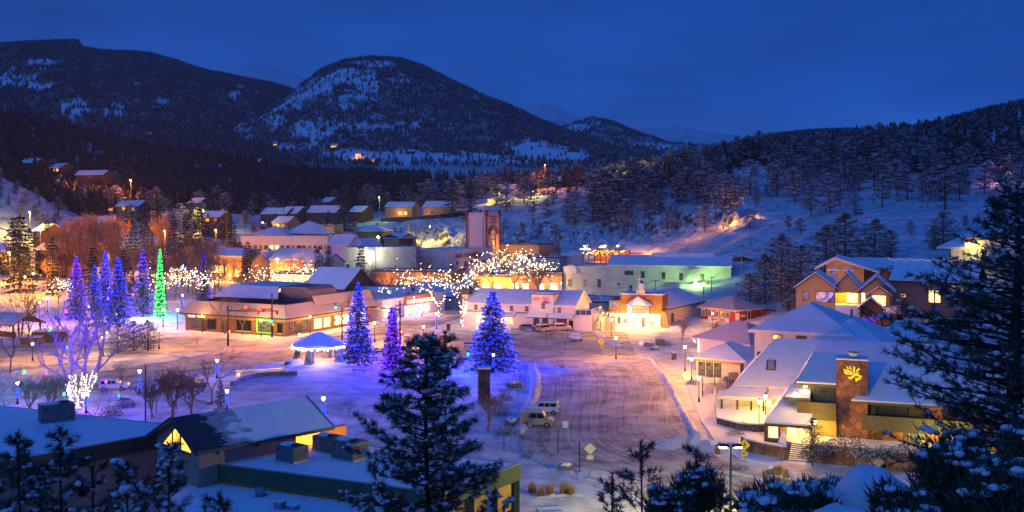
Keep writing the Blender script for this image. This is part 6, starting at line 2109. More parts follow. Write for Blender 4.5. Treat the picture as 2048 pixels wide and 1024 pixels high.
pole_light(200, 392, 455, 480, LCOL['orange'], 12000, 'orange light among the bare willows left of centre', 0, em=ESOD, glob=.25)
pole_light(330, 372, 462, 490, LCOL['orange'], 6000, 'added orange fill light deep among the pale bare trees', 0, em=ESOD, glob=.25)  # added hidden pole light, brightens the left tree belt
pole_light(1230, 560, 372, 398, LCOL['yellow'], 4000, 'yellow light low in the thick central stand', 0, em=ESOD, glob=.25)
pole_light(2010, 420, 350, 372, (1.0, .35, .6), 1200, 'pink light among pines at the far right', 0, em=ESOD, glob=.15)
pole_light(1545, 372, 455, 480, (1.0, .35, .25), 700, 'pinkish light at the foot of the right slope', 0, em=ESOD, glob=.2)
# tall twin head lamp in the foreground
p = G(1461, 1066)
r = empty('parking_light', p, 0, 'tall green twin headed car park light in the foreground', 'car park light')
H_ = (1066 - 892) / F * p.y
mb = MB(); mb.box(-.08, .08, -.08, .08, -.3, H_); mb.lathe([(.3, -.3), (.3, .3)], n=10); mb.build('pole', M('green_painted_steel', (.05, .16, .10), .4), r)
for sg in (-1, 1):
 mb = MB(); mb.hull_y([(sg * .1, H_ - .06), (sg * .85, H_ - .02), (sg * .85, H_ + .12), (sg * .1, H_ + .2)][::sg], -.22, .22); hd = mb.build('lamp_head', METAL, r)
 mb = MB(); mb.box(min(sg * .3, sg * .82), max(sg * .3, sg * .82), -.17, .17, H_ - .14, H_ - .07); mb.build('lens', E('lime_lens', (.95, 1.0, .6), 30), hd)
 lamp(r, (sg * .6, 0, H_ - .4), (1.0, .80, .20), 1100, .15, smooth=25)
mb = MB(); mb.blob((0, 0, H_ + .15), .5, .25, .1, rnd); mb.build('snow_cap', SNOW, r)
# ------------------------------------------------------------------ traffic lights
def signal_head(parent, x, y, z, lit):
 mb = MB()
 mb.box(x - .18, x + .18, y - .12, y + .12, z - .55, z + .55)
 h = mb.build('signal_head', M('signal_case', (.25, .06, .02), .5) if lit == 'red' else M('signal_dark_case', (.03, .04, .03), .5), parent)
 mb = MB()
 k = {'red': .36, 'amber': 0, 'green': -.36}[lit]
 mb.lathe([(.17, 0), (.15, .05)], (0, 0, 0), 12)
 me = mb.mesh('lens', [E('signal_' + lit, {'red': (1, .03, .01), 'green': (.02, 1.0, .45), 'amber': (1, .4, .02)}[lit], 14)])
 me.transform(Matrix.Rotation(R(90), 4, 'X'))
 link('lens', me, h, (x, y - .125, z + k))
def mast(px, pb, ptop, tipx, tipy, lab, heads, Yt=None):
 p = G(px, pb)
 hh = zat(ptop, p.y)
 r = empty('traffic_light', p, 0, lab, 'traffic light', 'mast arm traffic lights at the crossing')
 mb = MB(); mb.tube((0, 0, -.2), (0, 0, hh), .2, .14, 8); mb.build('post', METAL, r)
 t = W(tipx, tipy, Yt or p.y) - p
 mb = MB(); mb.tube((0, 0, t.z - .2), t, .12, .07, 7); ar = mb.build('mast_arm', METAL, r)
 for f, lit in heads: signal_head(r, t.x * f, t.y * f - .2, (t.z - .2) * (1 - f) + t.z * f - .0, lit)
 mb = MB(); mb.box(.12, .5, -.2, .2, 2.3, 2.9); cs = mb.build('crossing_signal', M('signal_case', (.25, .06, .02), .5), r)
 mb = MB(); mb.box(.2, .42, -.22, -.205, 2.42, 2.78); mb.build('lens', E('signal_orange_hand', (1, .16, .01), 8), cs)
 return r
r = mast(456, 692, 612, 556, 622, 'mast arm traffic light with red and green signals before the corner shops', ((.62, 'red'), (.99, 'red')), 178)
lamp(r, (6, -2, 6), (1.0, .05, .12), 420)
r = mast(800, 692, 602, 672, 611, 'mast arm traffic light reaching left above the blue tent', ((1.0, 'green'), (.55, 'green')), 186)
r = mast(544, 676, 586, 490, 618, 'traffic light pole by the green neon window', ((.95, 'red'), (.3, 'red')), 190)
signal_head(r, .0, -.3, 3.6, 'green')
lamp(r, (0, -1.0, 3.4), (.05, 1.0, .5), 60)
for px, pb, pt, e in ((456, 692, 612, 650),):
 q = G(px, pb)
 lamp(None, (q.x + 1, q.y - 1, zat(pt, q.y) + .6), LCOL['sodium'], e, .4, 'mast_fill_light', 60)  # sodium light added above the mast to even out the street
r = empty('signal_pole', G(684, 712), 0, 'tall thin dark pole left of the big blue spruce', 'pole')
mb = MB(); mb.tube((0, 0, 0), (0, 0, 8.4), .13, .09, 7); mb.build('post', METAL, r)
mb = MB(); mb.tube((0, 0, 3.9), (1.6, 0, 4.1), .06, .05, 5); mb.build('bracket', METAL, r)
for px, pb, pt, lab in ((291, 843, 732, 'tall plain dark pole in front of the park walkway'), (1105, 560, 545, 'short pole')) [:1]:
 p = G(px, pb)
 r = empty('plain_pole', p, 0, lab, 'pole')
 h = (pb - pt) / F * p.y
 mb = MB(); mb.tube((0, 0, -.2), (0, 0, h), .09, .07, 7); mb.build('post', METAL, r)
 mb = MB(); mb.blob((0, 0, h + .05), .14, .14, .14, rnd, .05); mb.build('finial', GALV, r)
# wooden utility poles with wires
def upole(px, Y, pt, pf, lab, arms=1, rad=.15):
 r = empty('utility_pole', (XZ(px, Y), Y, zat(pf, Y)), 0, lab, 'utility pole', 'wooden utility poles')
 h = zat(pt, Y) - zat(pf, Y)
 mb = MB(); mb.tube((0, 0, -3), (0, 0, h), rad, rad * .75, 7); mb.build('post', M('weathered_pole', (.22, .13, .07), .8), r)
 mb = MB()
 for k in range(arms): mb.box(-1.1, 1.1, -.06, .06, h - .5 - k * .8, h - .38 - k * .8)
 if arms: mb.build('cross_arm', BROWNT, r)
 return Vector((XZ(px, Y), Y, zat(pt, Y) - .4))
tips = {}
for k, (px, Y, pt, pf, lab) in enumerate(((1407, 226, 573, 618, 'bare orange post beside the long shed roof'), (1311, 275, 558, 590, 'red brown pole in front of the pale block wall'), (1423, 262, 552, 596, 'dark pole before the green lit annex'),
  (1484, 280, 490, 580, 'tall grey pole at the right gable of the pale block'), (567, 510, 400, 452, 'tall pole behind the white motel roof'), (613, 500, 418, 450, 'pole between the two slate houses'),
  (1041, 560, 395, 434, 'leaning pole on the bright snowy slope'), (1007, 440, 452, 485, 'green pole right of the theatre tower'), (1941, 180, 530, 695, 'orange lit pole behind the big right pine'), (453, 400, 415, 470, 'reddish pole among the frosted spruces'))):
 tips[k] = upole(px, Y, pt, pf, lab, 0 if k in (0, 7, 8) else 1)
def wire(a, c, lab, sag=1.2):
 mb = MB()
 P = [a.lerp(c, i / 14) - Vector((0, 0, sag * 4 * (i / 14) * (1 - i / 14))) for i in range(15)]
 for i in range(14): mb.tube(P[i], P[i + 1], .035, n=3, cap=False)
 o = mb.build('overhead_wire', CHAR)
 tag(o, lab, 'wire', 'overhead wires')
wire(tips[1], tips[2], 'wire from the red brown pole to the dark pole')
wire(tips[2], tips[3], 'wire from the dark pole up to the tall grey pole')
wire(tips[1], tips[3], 'long wire across the face of the pale block', 2)
wire(tips[1], W(1180, 572, 262), 'wire sagging left from the red brown pole')
# ------------------------------------------------------------------ signs
def sign(px, pb, pt, lab, kind, name='road_sign'):
 p = G(px, pb)
 h = (pb - pt) / F * p.y
 s = p.y / F
 r = empty(name, p, 0, lab, 'sign')
 mb = MB(); mb.tube((0, 0, -.2), (0, 0, h - .1), .035, n=6); mb.build('post', GALV, r)
 YEL = M('sign_yellow', (.75, .52, .02), .4, var=.05)
 if kind in ('cross', 'diamond'):
  w = .55
  c = h - .55
  mb = MB(); mb.hull_y([(-w, c), (0, c - w), (w, c), (0, c + w)], -.06, -.03)
  m_ = YEL if kind == 'cross' else M('sign_pale_back', (.55, .52, .36), .5)
  pl = mb.build('plate', m_, r)
  mb = MB(); mb.box(-.32, .32, -.06, -.03, c - w - .42, c - w - .06); mb.build('lower_plate', m_, r)
  if kind == 'cross':
   mb = MB()
   y0, y1 = -.075, -.062
   mb.blob((0, -.07, c + .27), .07, .01, .07, rnd, 0)
   for q in ([(-.07, .18), (.06, .18), (.05, -.03), (-.06, -.03)], [(-.06, -.03), (.0, -.03), (-.1, -.33), (-.16, -.33)], [(0, -.03), (.05, -.03), (.16, -.32), (.10, -.32)], [(-.06, .16), (-.18, .0), (-.15, -.02), (-.03, .10)], [(.05, .16), (.18, .04), (.16, .0), (.04, .10)]):
    mb.hull_y([(x, c + z) for x, z in q][::-1], y0, y1)
   mb.build('walking_figure', CHAR, pl)
   mb = MB(); mb.hull_y([(-.2, c - w - .32), (-.2, c - w - .14), (-.08, c - w - .2), (.2, c - w - .14), (.2, c - w - .2), (-.04, c - w - .28)][::-1], -.075, -.062); mb.build('arrow', CHAR, pl)
 elif kind == 'stop' or kind == 'stopback':
  mb = MB()
  c = h - .4
  mb.hull_y([(.40 * math.cos(PI / 8 + i * PI / 4), c + .40 * math.sin(PI / 8 + i * PI / 4)) for i in range(8)][::-1], -.06, -.03)
  mb.build('plate', M('sign_red', (.45, .02, .02), .4) if kind == 'stop' else M('sign_dull_red', (.25, .08, .10), .5), r)
  if kind == 'stop':
   o = text_mesh('sign_letters', 'STOP', .30, WHITE, r, .01, .01)
   o.location = (0, -.075, c - .1)
 elif kind == 'plate':
  mb = MB(); mb.box(-.3, .3, -.06, -.03, h - .7, h); mb.build('plate', M('sign_white', (.7, .7, .7), .5), r)
 elif kind == 'street':
  mb = MB(); mb.box(-.7, .7, -.05, -.02, h - .35, h - .1); mb.build('plate', M('sign_green', (.02, .10, .05), .5), r)
  mb = MB(); mb.box(-.02, .01, -.6, .6, h - .62, h - .38); mb.build('plate', M('sign_green', (.02, .10, .05), .5), r)
 return r
sign(1203, 716, 677, 'yellow walking figure sign at the corner below the candy shop', 'cross')
r = sign(1489, 942, 878, 'yellow walking figure sign beside the lodge wall', 'cross')
sign(1180, 956, 885, 'pale diamond sign seen from behind in the foreground', 'diamond')
sign(1363, 704, 632, 'red octagonal stop sign by the bushes left of the cabin', 'stop')
sign(1107, 692, 660, 'dull red octagonal sign seen from behind in the car park', 'stopback')
sign(1219, 714, 673, 'green street name sign right of the yellow crossing sign', 'street')
sign(177, 646, 620, 'small yellow crossing sign behind the purple limbs', 'cross')
sign(1282, 706, 682, 'small white notice plate on a stub post right of the lamp', 'plate')
sign(1480, 690, 655, 'small grey plate on a thin post right of the red cabin', 'plate')
sign(1757, 942, 912, 'yellow sign edge on before the lodge garden wall', 'diamond')
sign(1131, 892, 842, 'green backed plate on a post beside the parked vans', 'plate')
for px, pb, pt, lab in ((1159, 947, 882, 'dark marker post left of the pale diamond sign'), (1116, 907, 858, 'thin red marker post near the parked vans'), (1092, 688, 655, 'dark thin post in the car park'), (394, 690, 676, 'short bollard left of the traffic light mast'), (1008, 905, 860, 'short post with an orange reflector by the shrubs')):
 p = G(px, pb)
 r = empty('marker_post', p, 0, lab, 'post')
 h = (pb - pt) / F * p.y
 mb = MB(); mb.tube((0, 0, -.2), (0, 0, h), .05, n=6); mb.build('post', BROWNT, r)
 mb = MB(); mb.blob((0, 0, h + .03), .07, .07, .05, rnd); mb.build('snow_cap', SNOW, r)
# ------------------------------------------------------------------ vehicles
TYRE = M('tyre_rubber', (.012, .012, .013), .9)
def car(p, rz, kind, paint, lab, snow=.10, L=4.6, glow=False):
 """side profile lofted across, narrower at the roof; nose towards +x"""
 r = empty('parked_car' if kind != 'van' else 'parked_van', p, rz, lab, 'car' if kind != 'van' else 'van', 'cars parked round the street')
 r.scale = (.86, .86, .86)
 h = {'suv': 1.78, 'van': 2.0, 'jeep': 1.85, 'hatch': 1.5}[kind]
 prof = {'suv': [(-2.2, .45), (2.2, .45), (2.25, .75), (2.05, 1.02), (1.05, 1.12), (.45, h - .04), (-1.7, h), (-2.15, 1.15), (-2.25, .7)],
   'van': [(-2.2, .4), (2.2, .4), (2.28, .75), (2.1, .98), (1.55, 1.15), (.75, h - .08), (-2.0, h), (-2.25, 1.3), (-2.28, .7)],
   'jeep': [(-2.2, .5), (2.2, .5), (2.25, .85), (2.15, 1.12), (.95, 1.16), (.6, h - .02), (-1.95, h), (-2.15, 1.2), (-2.22, .7)],
   'hatch': [(-2.1, .4), (2.1, .4), (2.15, .65), (1.9, .85), (1.0, .98), (.25, h - .04), (-1.1, h), (-1.95, 1.05), (-2.12, .65)]}[kind]
 hw = .93
 mb = MB()
 n = len(prof)
 rows = []
 for f, ins in ((-1, .10), (-.93, .0), (.93, .0), (1, .10)):
  rows.append([(x * (1 - ins * .25), (hw * f) * (1 if z < 1.15 else .84), .44 + (z - .44) * (1 - ins * .12)) for x, z in prof])
 vs = [q for row in rows for q in row]
 fs = []
 for k in range(3):
  for i in range(n):
   fs.append((k * n + i, k * n + (i + 1) % n, (k + 1) * n + (i + 1) % n, (k + 1) * n + i))
 fs += [tuple(range(n))[::-1], tuple(range(3 * n, 4 * n))]
 mb.faces(vs, fs)
 body = mb.build('body', paint, r)
 g = MB()
 top = h - .18
 rear = {'suv': -1.75, 'van': -1.9, 'jeep': -1.8, 'hatch': -1.3}[kind]
 fr_ = {'suv': .55, 'van': .95, 'jeep': .65, 'hatch': .4}[kind]
 cuts = [rear, rear + (fr_ - rear) * .36, rear + (fr_ - rear) * .68, fr_]
 for sg in (-1, 1):
  for k in range(3):
   if kind == 'van' and k == 0: continue
   x0, x1 = cuts[k] + .05, cuts[k + 1] - .05
   y0, y1 = sg * (hw * .96), sg * (hw * .845)
   g.hull_x([(0, 0)], 0, 0) if 0 else None
   q = [(x0, y0, 1.2), (x1 + (.2 if k == 2 else 0), y0, 1.2), (x1 - (.12 if k == 2 else 0), y1 + sg * .015, top), (x0, y1 + sg * .015, top)]
   g.poly(q if sg < 0 else q[::-1])
 fx = prof[4][0], prof[5][0]
 g.poly([(fx[0] + .02, -.74, prof[4][1] + .04), (fx[0] + .02, .74, prof[4][1] + .04), (fx[1] + .03, .68, top), (fx[1] + .03, -.68, top)])
 g.poly([(prof[7][0] - .02, .7, prof[7][1] + .08), (prof[7][0] - .02, -.7, prof[7][1] + .08), (prof[6][0] - .03, -.64, top), (prof[6][0] - .03, .64, top)])
 g.build('windows', GLASS, r)
 for x in (-1.38, 1.38):
  for sg in (-1, 1):
   w = MB()
   me = None
   w.lathe([(.20, -.11), (.34, -.11), (.36, -.06), (.36, .06), (.34, .11), (.20, .11)], n=14)
   me = w.mesh('wheel', [TYRE]); me.transform(Matrix.Rotation(R(90), 4, 'X'))
   wo_ = link('wheel', me, r, (x, sg * .86, .36))
   w = MB(); w.lathe([(.02, -.09), (.21, -.09), (.21, .09), (.02, .09)], n=10)
   me = w.mesh('rim', [GALV]); me.transform(Matrix.Rotation(R(90), 4, 'X'))
   link('rim', me, wo_, (0, sg * .03, 0))
 for sg in (-1, 1):
  w = MB(); w.box(2.1, 2.24, sg * .72 - .16, sg * .72 + .16, .68, .86); w.build('headlight', M('headlight_glass', (.45, .45, .42), .15), r)
  w = MB(); w.box(-2.27, -2.14, sg * .8 - .08, sg * .8 + .08, .8, 1.15); w.build('tail_light', M('tail_red', (.18, .01, .01), .3), r)
 for x0, x1 in ((2.1, 2.33), (-2.33, -2.15)):
  w = MB(); w.box(x0, x1, -.85, .85, .42, .6); w.build('bumper', CHAR, r)
 if snow:
  w = MB()
  w.slab([(prof[6][0] + .05, -.74, h + snow), (prof[5][0], -.74, h - .04 + snow), (prof[5][0], .74, h - .04 + snow), (prof[6][0] + .05, .74, h + snow)], snow - .005)
  w.slab([(prof[4][0] + .05, -.8, prof[4][1] + snow), (prof[3][0] - .05, -.8, prof[3][1] + snow), (prof[3][0] - .05, .8, prof[3][1] + snow), (prof[4][0] + .05, .8, prof[4][1] + snow)], snow - .01)
  w.build('snow_cover', SNOW, r)
 if kind in ('jeep', 'suv', 'van'):
  w = MB()
  for sg in (-1, 1): w.tube((prof[6][0] + .2, sg * .66, h + snow + .06), (prof[5][0] - .1, sg * .66, h + snow + .02), .025, n=5)
  w.build('roof_rail', METAL, r)
 return r
PW = M('white_car_paint', (.62, .62, .62), .3, var=.05)
PT = M('champagne_car_paint', (.42, .34, .24), .3, var=.08)
PB = M('dusty_blue_car_paint', (.13, .15, .22), .35, var=.1)
PG = M('grey_car_paint', (.25, .24, .22), .35, var=.1)
car(G(228, 781), R(8), 'jeep', PW, 'white off road car parked at the park edge under a pink light', .06)
car(G(1074, 852), R(-8), 'van', PT, 'champagne panel van, nearer of the two at the kerb', .06)
car(G(1088, 828), R(172), 'jeep', PW, 'white boxy car just behind the champagne van', .12)
car(G(1057, 662), R(8), 'suv', PB, 'dusty blue car, leftmost of the row before the white store', .12)
car(G(1089, 664), R(40), 'jeep', PG, 'grey boxy car with a spare wheel, second from left in the row', .12)
car(G(1106, 660), R(62), 'hatch', PB, 'blue hatchback half hidden between two cars of the row', .12)
car(G(1124, 662), R(12), 'suv', PT, 'silver beige car under thick snow, rightmost of the row', .2)
car(G(1152, 682), R(-82), 'hatch', PW, 'small car wholly covered by snow, nose to the street', .28)
car(G(192, 654), R(175), 'hatch', PG, 'dark low car glimpsed behind the purple limbs', .15)
car(G(1112, 1064), R(15), 'suv', PW, 'snow covered car cut off by the bottom edge', .3)
# ------------------------------------------------------------------ park furniture
# octagonal shelter with blue lit roof
p = G(637, 722)
gz = empty('park_shelter', p, R(10), 'eight sided park shelter with blue lit roof and white icicle lights', 'shelter')
mb, ms = MB(), MB()
n = 8
def ring(r, z): return [(r * math.cos(2 * PI * (i + .5) / n), r * math.sin(2 * PI * (i + .5) / n), z) for i in range(n)]
ev, ap = ring(4.5, 2.75), (0, 0, 4.75)
for i in range(n): mb.slab([ev[i], ev[(i + 1) % n], ap], .14)
ro = mb.build('roof', BROWNT, gz)
ev2 = ring(4.42, 2.9)
for i in range(n): ms.slab([ev2[i], ev2[(i + 1) % n], (0, 0, 4.9)], .13)
ms.build('snow_layer', SNOW, ro)
for i in range(0, n):
 a = 2 * PI * (i + .5) / n
 if i % 2 == 0: continue
 mb = MB()
 c, s_ = math.cos(a), math.sin(a)
 for (r0, z0, w0), (r1, z1, w1) in (((3.7, -.1, .62), (3.2, 2.7, .36)),):
  A_ = [(c * (r0 + d) - s_ * e, s_ * (r0 + d) + c * e, z0) for d, e in ((-w0, -w0), (w0, -w0), (w0, w0), (-w0, w0))]
  B_ = [(c * (r1 + d) - s_ * e, s_ * (r1 + d) + c * e, z1) for d, e in ((-w1, -w1), (w1, -w1), (w1, w1), (-w1, w1))]
  mb.faces(A_ + B_, [(0, 1, 5, 4), (1, 2, 6, 5), (2, 3, 7, 6), (3, 0, 4, 7), (4, 5, 6, 7)])
 mb.build('stone_pillar', STONEW, gz)
mb = MB()
for i in range(n):
 e0, e1 = Vector(ev[i]), Vector(ev[(i + 1) % n])
 for k in range(20):
  q = e0.lerp(e1, k / 20)
  d = rnd.choice((1, 2, 3, 4))
  for j in range(d): mb.octa((q.x * 1.01, q.y * 1.01, 2.62 - j * .16), .045)
mb.build('icicle_lights', BULB['ice'], gz)
lamp(gz, (0, 0, 2.4), (1.0, .50, .15), 300, .3)
lamp(gz, (0, -4.9, 2.3), LCOL['ice'], 60, .3)
lamp(gz, (2.0, -4.6, 6.6), (.008, .022, 1.0), 110, .3)
lamp(gz, (-2.6, -4.6, 6.4), (.008, .022, 1.0), 90, .3)
# curved stone seats
def curved_wall(lab, pts, h, glow, w=.5, mat=None):
 P = [tuple(G(px, py)[:2]) for px, py in pts]
 c, s_ = smooth_line(P, 26)
 o = empty('curved_seat_wall', (c[0][0], c[0][1], 0), 0, lab, 'stone seat')
 mb, ms = MB(), MB()
 for i in range(25):
  a, b_ = c[i] - c[0], c[i + 1] - c[0]
  d = b_ - a
  d = d / np.linalg.norm(d)
  nn = np.array([-d[1], d[0]]) * w
  mb.prism([a, b_, b_ + nn, a + nn] if True else [], -.2, h)
  ms.prism([a + nn * .05, b_ + nn * .05, b_ + nn * .95, a + nn * .95], h + .003, h + .10)
 wl = mb.build('stone_block', mat or STONEW, o)
 ms.build('snow_layer', SNOW, wl)
 for t, e in glow:
  q = c[int(t * 25)] - c[0]
  g = MB(); g.blob((q[0], q[1] - .28, .22), .13, .13, .1, rnd, .05); gg = g.build('seat_lamp', EGLOBE, o)
  lamp(o, (q[0], q[1] - .5, .45), LCOL['white'], e, .1)
curved_wall('longer curved stone seat with bright lamps, left of the shelter', [(468, 772), (490, 760), (530, 753), (594, 751)], .6, ())
curved_wall('low stone seat behind the longer one, lit gold along its face', [(470, 752), (510, 750), (570, 746)], .7, ((.15, 60), (.55, 90), (.85, 110)))
curved_wall('curved stone seat nearest the white off road car', [(296, 797), (320, 785), (360, 778), (414, 774)], .6, ())
curved_wall('short gold lit stone seat behind the left curved one', [(330, 775), (370, 772), (408, 766)], .7, ((.3, 70), (.8, 110)))
curved_wall('small curved stone step on the lawn above the gabled hall', [(382, 792), (392, 803), (416, 810)], .4, ())
for k, (px, py, rz, lab) in enumerate(((718, 748, 8, 'dark picnic table on the purple snow below the blue spruce'), (594, 815, -30, 'frosted picnic table beyond the gabled hall roof'))):
 r = empty('picnic_table', G(px, py), R(rz), lab, 'picnic table')
 mb = MB(); mb.box(-1.0, 1.0, -.4, .4, .72, .78); tp = mb.build('table_top', SIDING_B, r)
 for sg in (-1, 1):
  mb = MB(); mb.box(-1.0, 1.0, sg * .78 - .14, sg * .78 + .14, .42, .47); mb.build('bench', SIDING_B, r)
  mb = MB(); mb.tube((sg * .75, -.6, 0), (sg * .75, .3, .74), .05, n=5); mb.tube((sg * .75, .6, 0), (sg * .75, -.3, .74), .05, n=5); mb.tube((sg * .75, -.85, .42), (sg * .75, .85, .42), .04, n=5); mb.build('leg', BROWNT, r)
 mb = MB(); mb.box(-.98, .98, -.38, .38, .784, .84); mb.build('snow_cap', SNOW, tp)
# kiosk pillar, boxes, dumpsters, benches, boulders
r = empty('stone_kiosk', G(968, 800), R(5), 'square stone pillar with a snowy cap beside the big blue spruce', 'pillar')
mb = MB(); mb.box(-.75, .75, -.6, .6, -.2, 3.9); q = mb.build('shaft', M('dark_pillar_stone', (.10, .07, .06), .85, kind='stone', bscale=2.2), r)
mb = MB(); mb.box(-.9, .9, -.75, .75, 3.9, 4.05); mb.build('cap', BROWNT, r)
mb = MB(); mb.box(-.88, .88, -.73, .73, 4.053, 4.25); mb.build('snow_cap', SNOW, r)
def smallbox(name, lab, cat, px, py, rz, w, d, h, mat, lidm=None, extra=None):
 r = empty(name, G(px, py), R(rz), lab, cat)
 mb = MB(); mb.box(-w / 2, w / 2, -d / 2, d / 2, -.1, h); mb.build('body', mat, r)
 mb = MB(); mb.slab([(-w / 2 - .04, -d / 2 - .06, h + .03), (w / 2 + .04, -d / 2 - .06, h + .03), (w / 2 + .04, d / 2 + .02, h + .18), (-w / 2 - .04, d / 2 + .02, h + .18)], .05); lid = mb.build('lid', lidm or mat, r)
 mb = MB(); mb.slab([(-w / 2, -d / 2, h + .13), (w / 2, -d / 2, h + .13), (w / 2, d / 2, h + .28), (-w / 2, d / 2, h + .28)], .09); mb.build('snow_cap', SNOW, lid)
 return r
GRB = M('green_bin', (.05, .17, .04), .5)
smallbox('waste_bin', 'green waste container beside the wooden stair of the white store', 'bin', 1206, 655, 10, 1.9, 1.2, 1.3, GRB, M('bin_lid', (.02, .05, .03)))
smallbox('utility_cabinet', 'grey green utility cabinet in the snow beside boulders', 'cabinet', 1320, 690, 5, 1.5, 1.0, 1.1, M('cabinet_green', (.10, .14, .11), .5))
smallbox('waste_bin', 'small green bin by the pavement left of the cafe lamp', 'bin', 1348, 720, 0, .7, .7, 1.1, M('dark_green_bin', (.03, .08, .03), .5))
smallbox('waste_bin', 'pale stone bin on the plaza right of the purple spruce', 'bin', 814, 686, 0, 1.0, .9, 1.35, STONEW)
smallbox('planter', 'brown planter box with twigs on the plaza edge', 'planter', 888, 680, 4, 1.6, .9, .9, BRICKR)
smallbox('waste_bin', 'green bin next to the barn shaped house', 'bin', 688, 527, 0, 2.2, 1.4, 1.6, GRB)
smallbox('news_box', 'dark newspaper box on the pavement tip under the lit tree', 'news box', 897, 660, 0, .7, .7, 1.3, CHAR)
smallbox('timber_shed', 'long dark timber enclosure with a flat roof at left', 'enclosure', 101, 684, 14, 6.0, 2.4, 2.0, SIDING_B)
smallbox('timber_crate', 'low slatted timber pen in front of the dark enclosure', 'pen', 64, 688, 6, 3.6, 1.6, 1.2, M('rust_timber', (.20, .09, .05), .8, kind='vboards', bscale=2.0))
for k, (px, py, s_, lab) in enumerate(((628, 838, .7, 'left of two snowy boulders by the lawn lamp'), (640, 845, .6, 'right of two boulders by the lawn lamp'), (1297, 693, .9, 'snowy boulder left of the utility cabinet'), (1430, 896, .8, 'flat boulder at the plough pile by the lodge path'), (1548, 946, .7, 'flat snowy boulder before the lodge stair'), (1310, 700, .8, 'boulder below the utility cabinet'),
  (580, 730, .9, 'dark rock half buried in the bank beside the shelter'), (1030, 775, 1.1, 'snow covered boulder left of the road bend'), (1024, 850, .9, 'boulder by the curb behind the champagne van'), (250, 800, .6, 'stone beside the park path at left'), (1130, 940, .8, 'rock in the island before the pale diamond sign'))):
 p = G(px, py)
 mb = MB(); mb.blob((0, 0, s_ * .25), s_, s_ * .8, s_ * .6, random.Random(k), .28, nu=9, nv=6)
 o = mb.build('boulder', M('grey_boulder', (.17, .15, .14), .9, bump=.6), None, p)
 tag(o, lab, 'boulder')
 mb = MB(); mb.blob((0, 0, s_ * .62), s_ * .85, s_ * .68, s_ * .3, random.Random(k + 50), .2, nu=9); mb.build('snow_cap', SNOW, o, smooth=True)
for px, py, rz, lab in ((600 + 5, 655, 55, 'snowy bench before the shop windows'), (633, 647, 55, 'second snowy bench farther along the shop windows'), (10, 655, 10, 'log bench at the far left shelter'), (382, 648, 10, 'bench at the left end wall of the corner shops'), (940, 695, 0, 'low bench on the plaza left of the big spruce'), (757, 712, 0, 'flat snowy stone bench near the purple spruce'), (1160, 652, 0, 'bench under the awning of the white store')):
 r = empty('bench', G(px, py), R(rz), lab, 'bench')
 mb = MB(); mb.box(-1.1, 1.1, -.25, .25, .38, .45); q = mb.build('seat', SIDING_B, r)
 mb = MB(); mb.box(-1.1, 1.1, .2, .26, .5, .85); mb.build('backrest', SIDING_B, r)
 for sg in (-1, 1):
  mb = MB(); mb.box(sg * .9 - .05, sg * .9 + .05, -.22, .24, -.05, .38); mb.build('leg', METAL, r)
 mb = MB(); mb.box(-1.08, 1.08, -.23, .19, .454, .56); mb.build('snow_cap', SNOW, q)
# timber shelter at the far left
b = Bld('timber_shelter', 'open timber shelter with a lit snowy roof at the far left', 'shelter', P2(-20, 196), P2(26, 192), 6, 0)
b.gable_x(2.6, 1.6, trim=SIDING_B)
for x in (.2, b.W - .2):
 for y in (.2, 5.8): b.boxpart('post', x - .12, x + .12, y - .12, y + .12, -.2, 2.6, SIDING_B)
b.boxpart('counter', .4, b.W - .4, .3, .8, -.1, 1.0, SIDING_B)
lamp(b.o, (2.5, -1.5, 2.4), LCOL['sodium'], 200)
# railings by the pavilion
r = empty('pipe_railing', G(1262, 703), 0, 'thin dark pipe railing along the snowy corner bed', 'railing')
mb = MB()
pp = [G(px, py) - G(1262, 703) for px, py in ((1262, 703), (1285, 699), (1340, 694), (1368, 697))]
for i in range(3):
 for z in (.5, .9): mb.tube(pp[i] + Vector((0, 0, z)), pp[i + 1] + Vector((0, 0, z)), .03, n=4)
 mb.tube(pp[i], pp[i] + Vector((0, 0, .95)), .035, n=4)
mb.build('rails', CHAR, r)
# ------------------------------------------------------------------ trees
NEEDLE = M('needle_green', (.028, .048, .026), .85, var=.5, scale=1.2)
NEEDLED = M('dark_needle', (.016, .028, .016), .85, var=.5, scale=1.2)
NEEDLEB = M('spruce_blue_green', (.045, .075, .07), .85, var=.45, scale=1.0)
FROST = M('frosted_needle', (.50, .53, .57), .85, var=.35, scale=1.4)
BARK = M('pine_bark', (.10, .055, .035), .9, var=.4, scale=3, bump=.6)
BARKD = M('dark_bark', (.035, .025, .02), .9, var=.4, scale=4, bump=.6)
BARKG = M('grey_bare_bark', (.16, .13, .11), .9, var=.4, scale=3)
BARKR = M('reddish_twigs', (.33, .19, .12), .9, var=.4, scale=3)
BARKP = M('pale_bark', (.34, .31, .29), .9, var=.35, scale=3)
class TB:
 """triangles collected fast"""
 def __init__(s): s.v, s.t, s.m = [], [], []
 def tri(s, a, b, c, m=0):
  k = len(s.v)
  s.v += [a, b, c]
  s.t.append((k, k + 1, k + 2))
  s.m.append(m)
 def mesh(s, name, mats): return np_mesh(name, s.v, s.t, s.m, mats)
def limb(mb, pts, r0, r1, n=5):
 k = len(pts) - 1
 for i in range(k):
  mb.tube(pts[i], pts[i + 1], r0 + (r1 - r0) * i / k, r0 + (r1 - r0) * (i + 1) / k, n, cap=False)
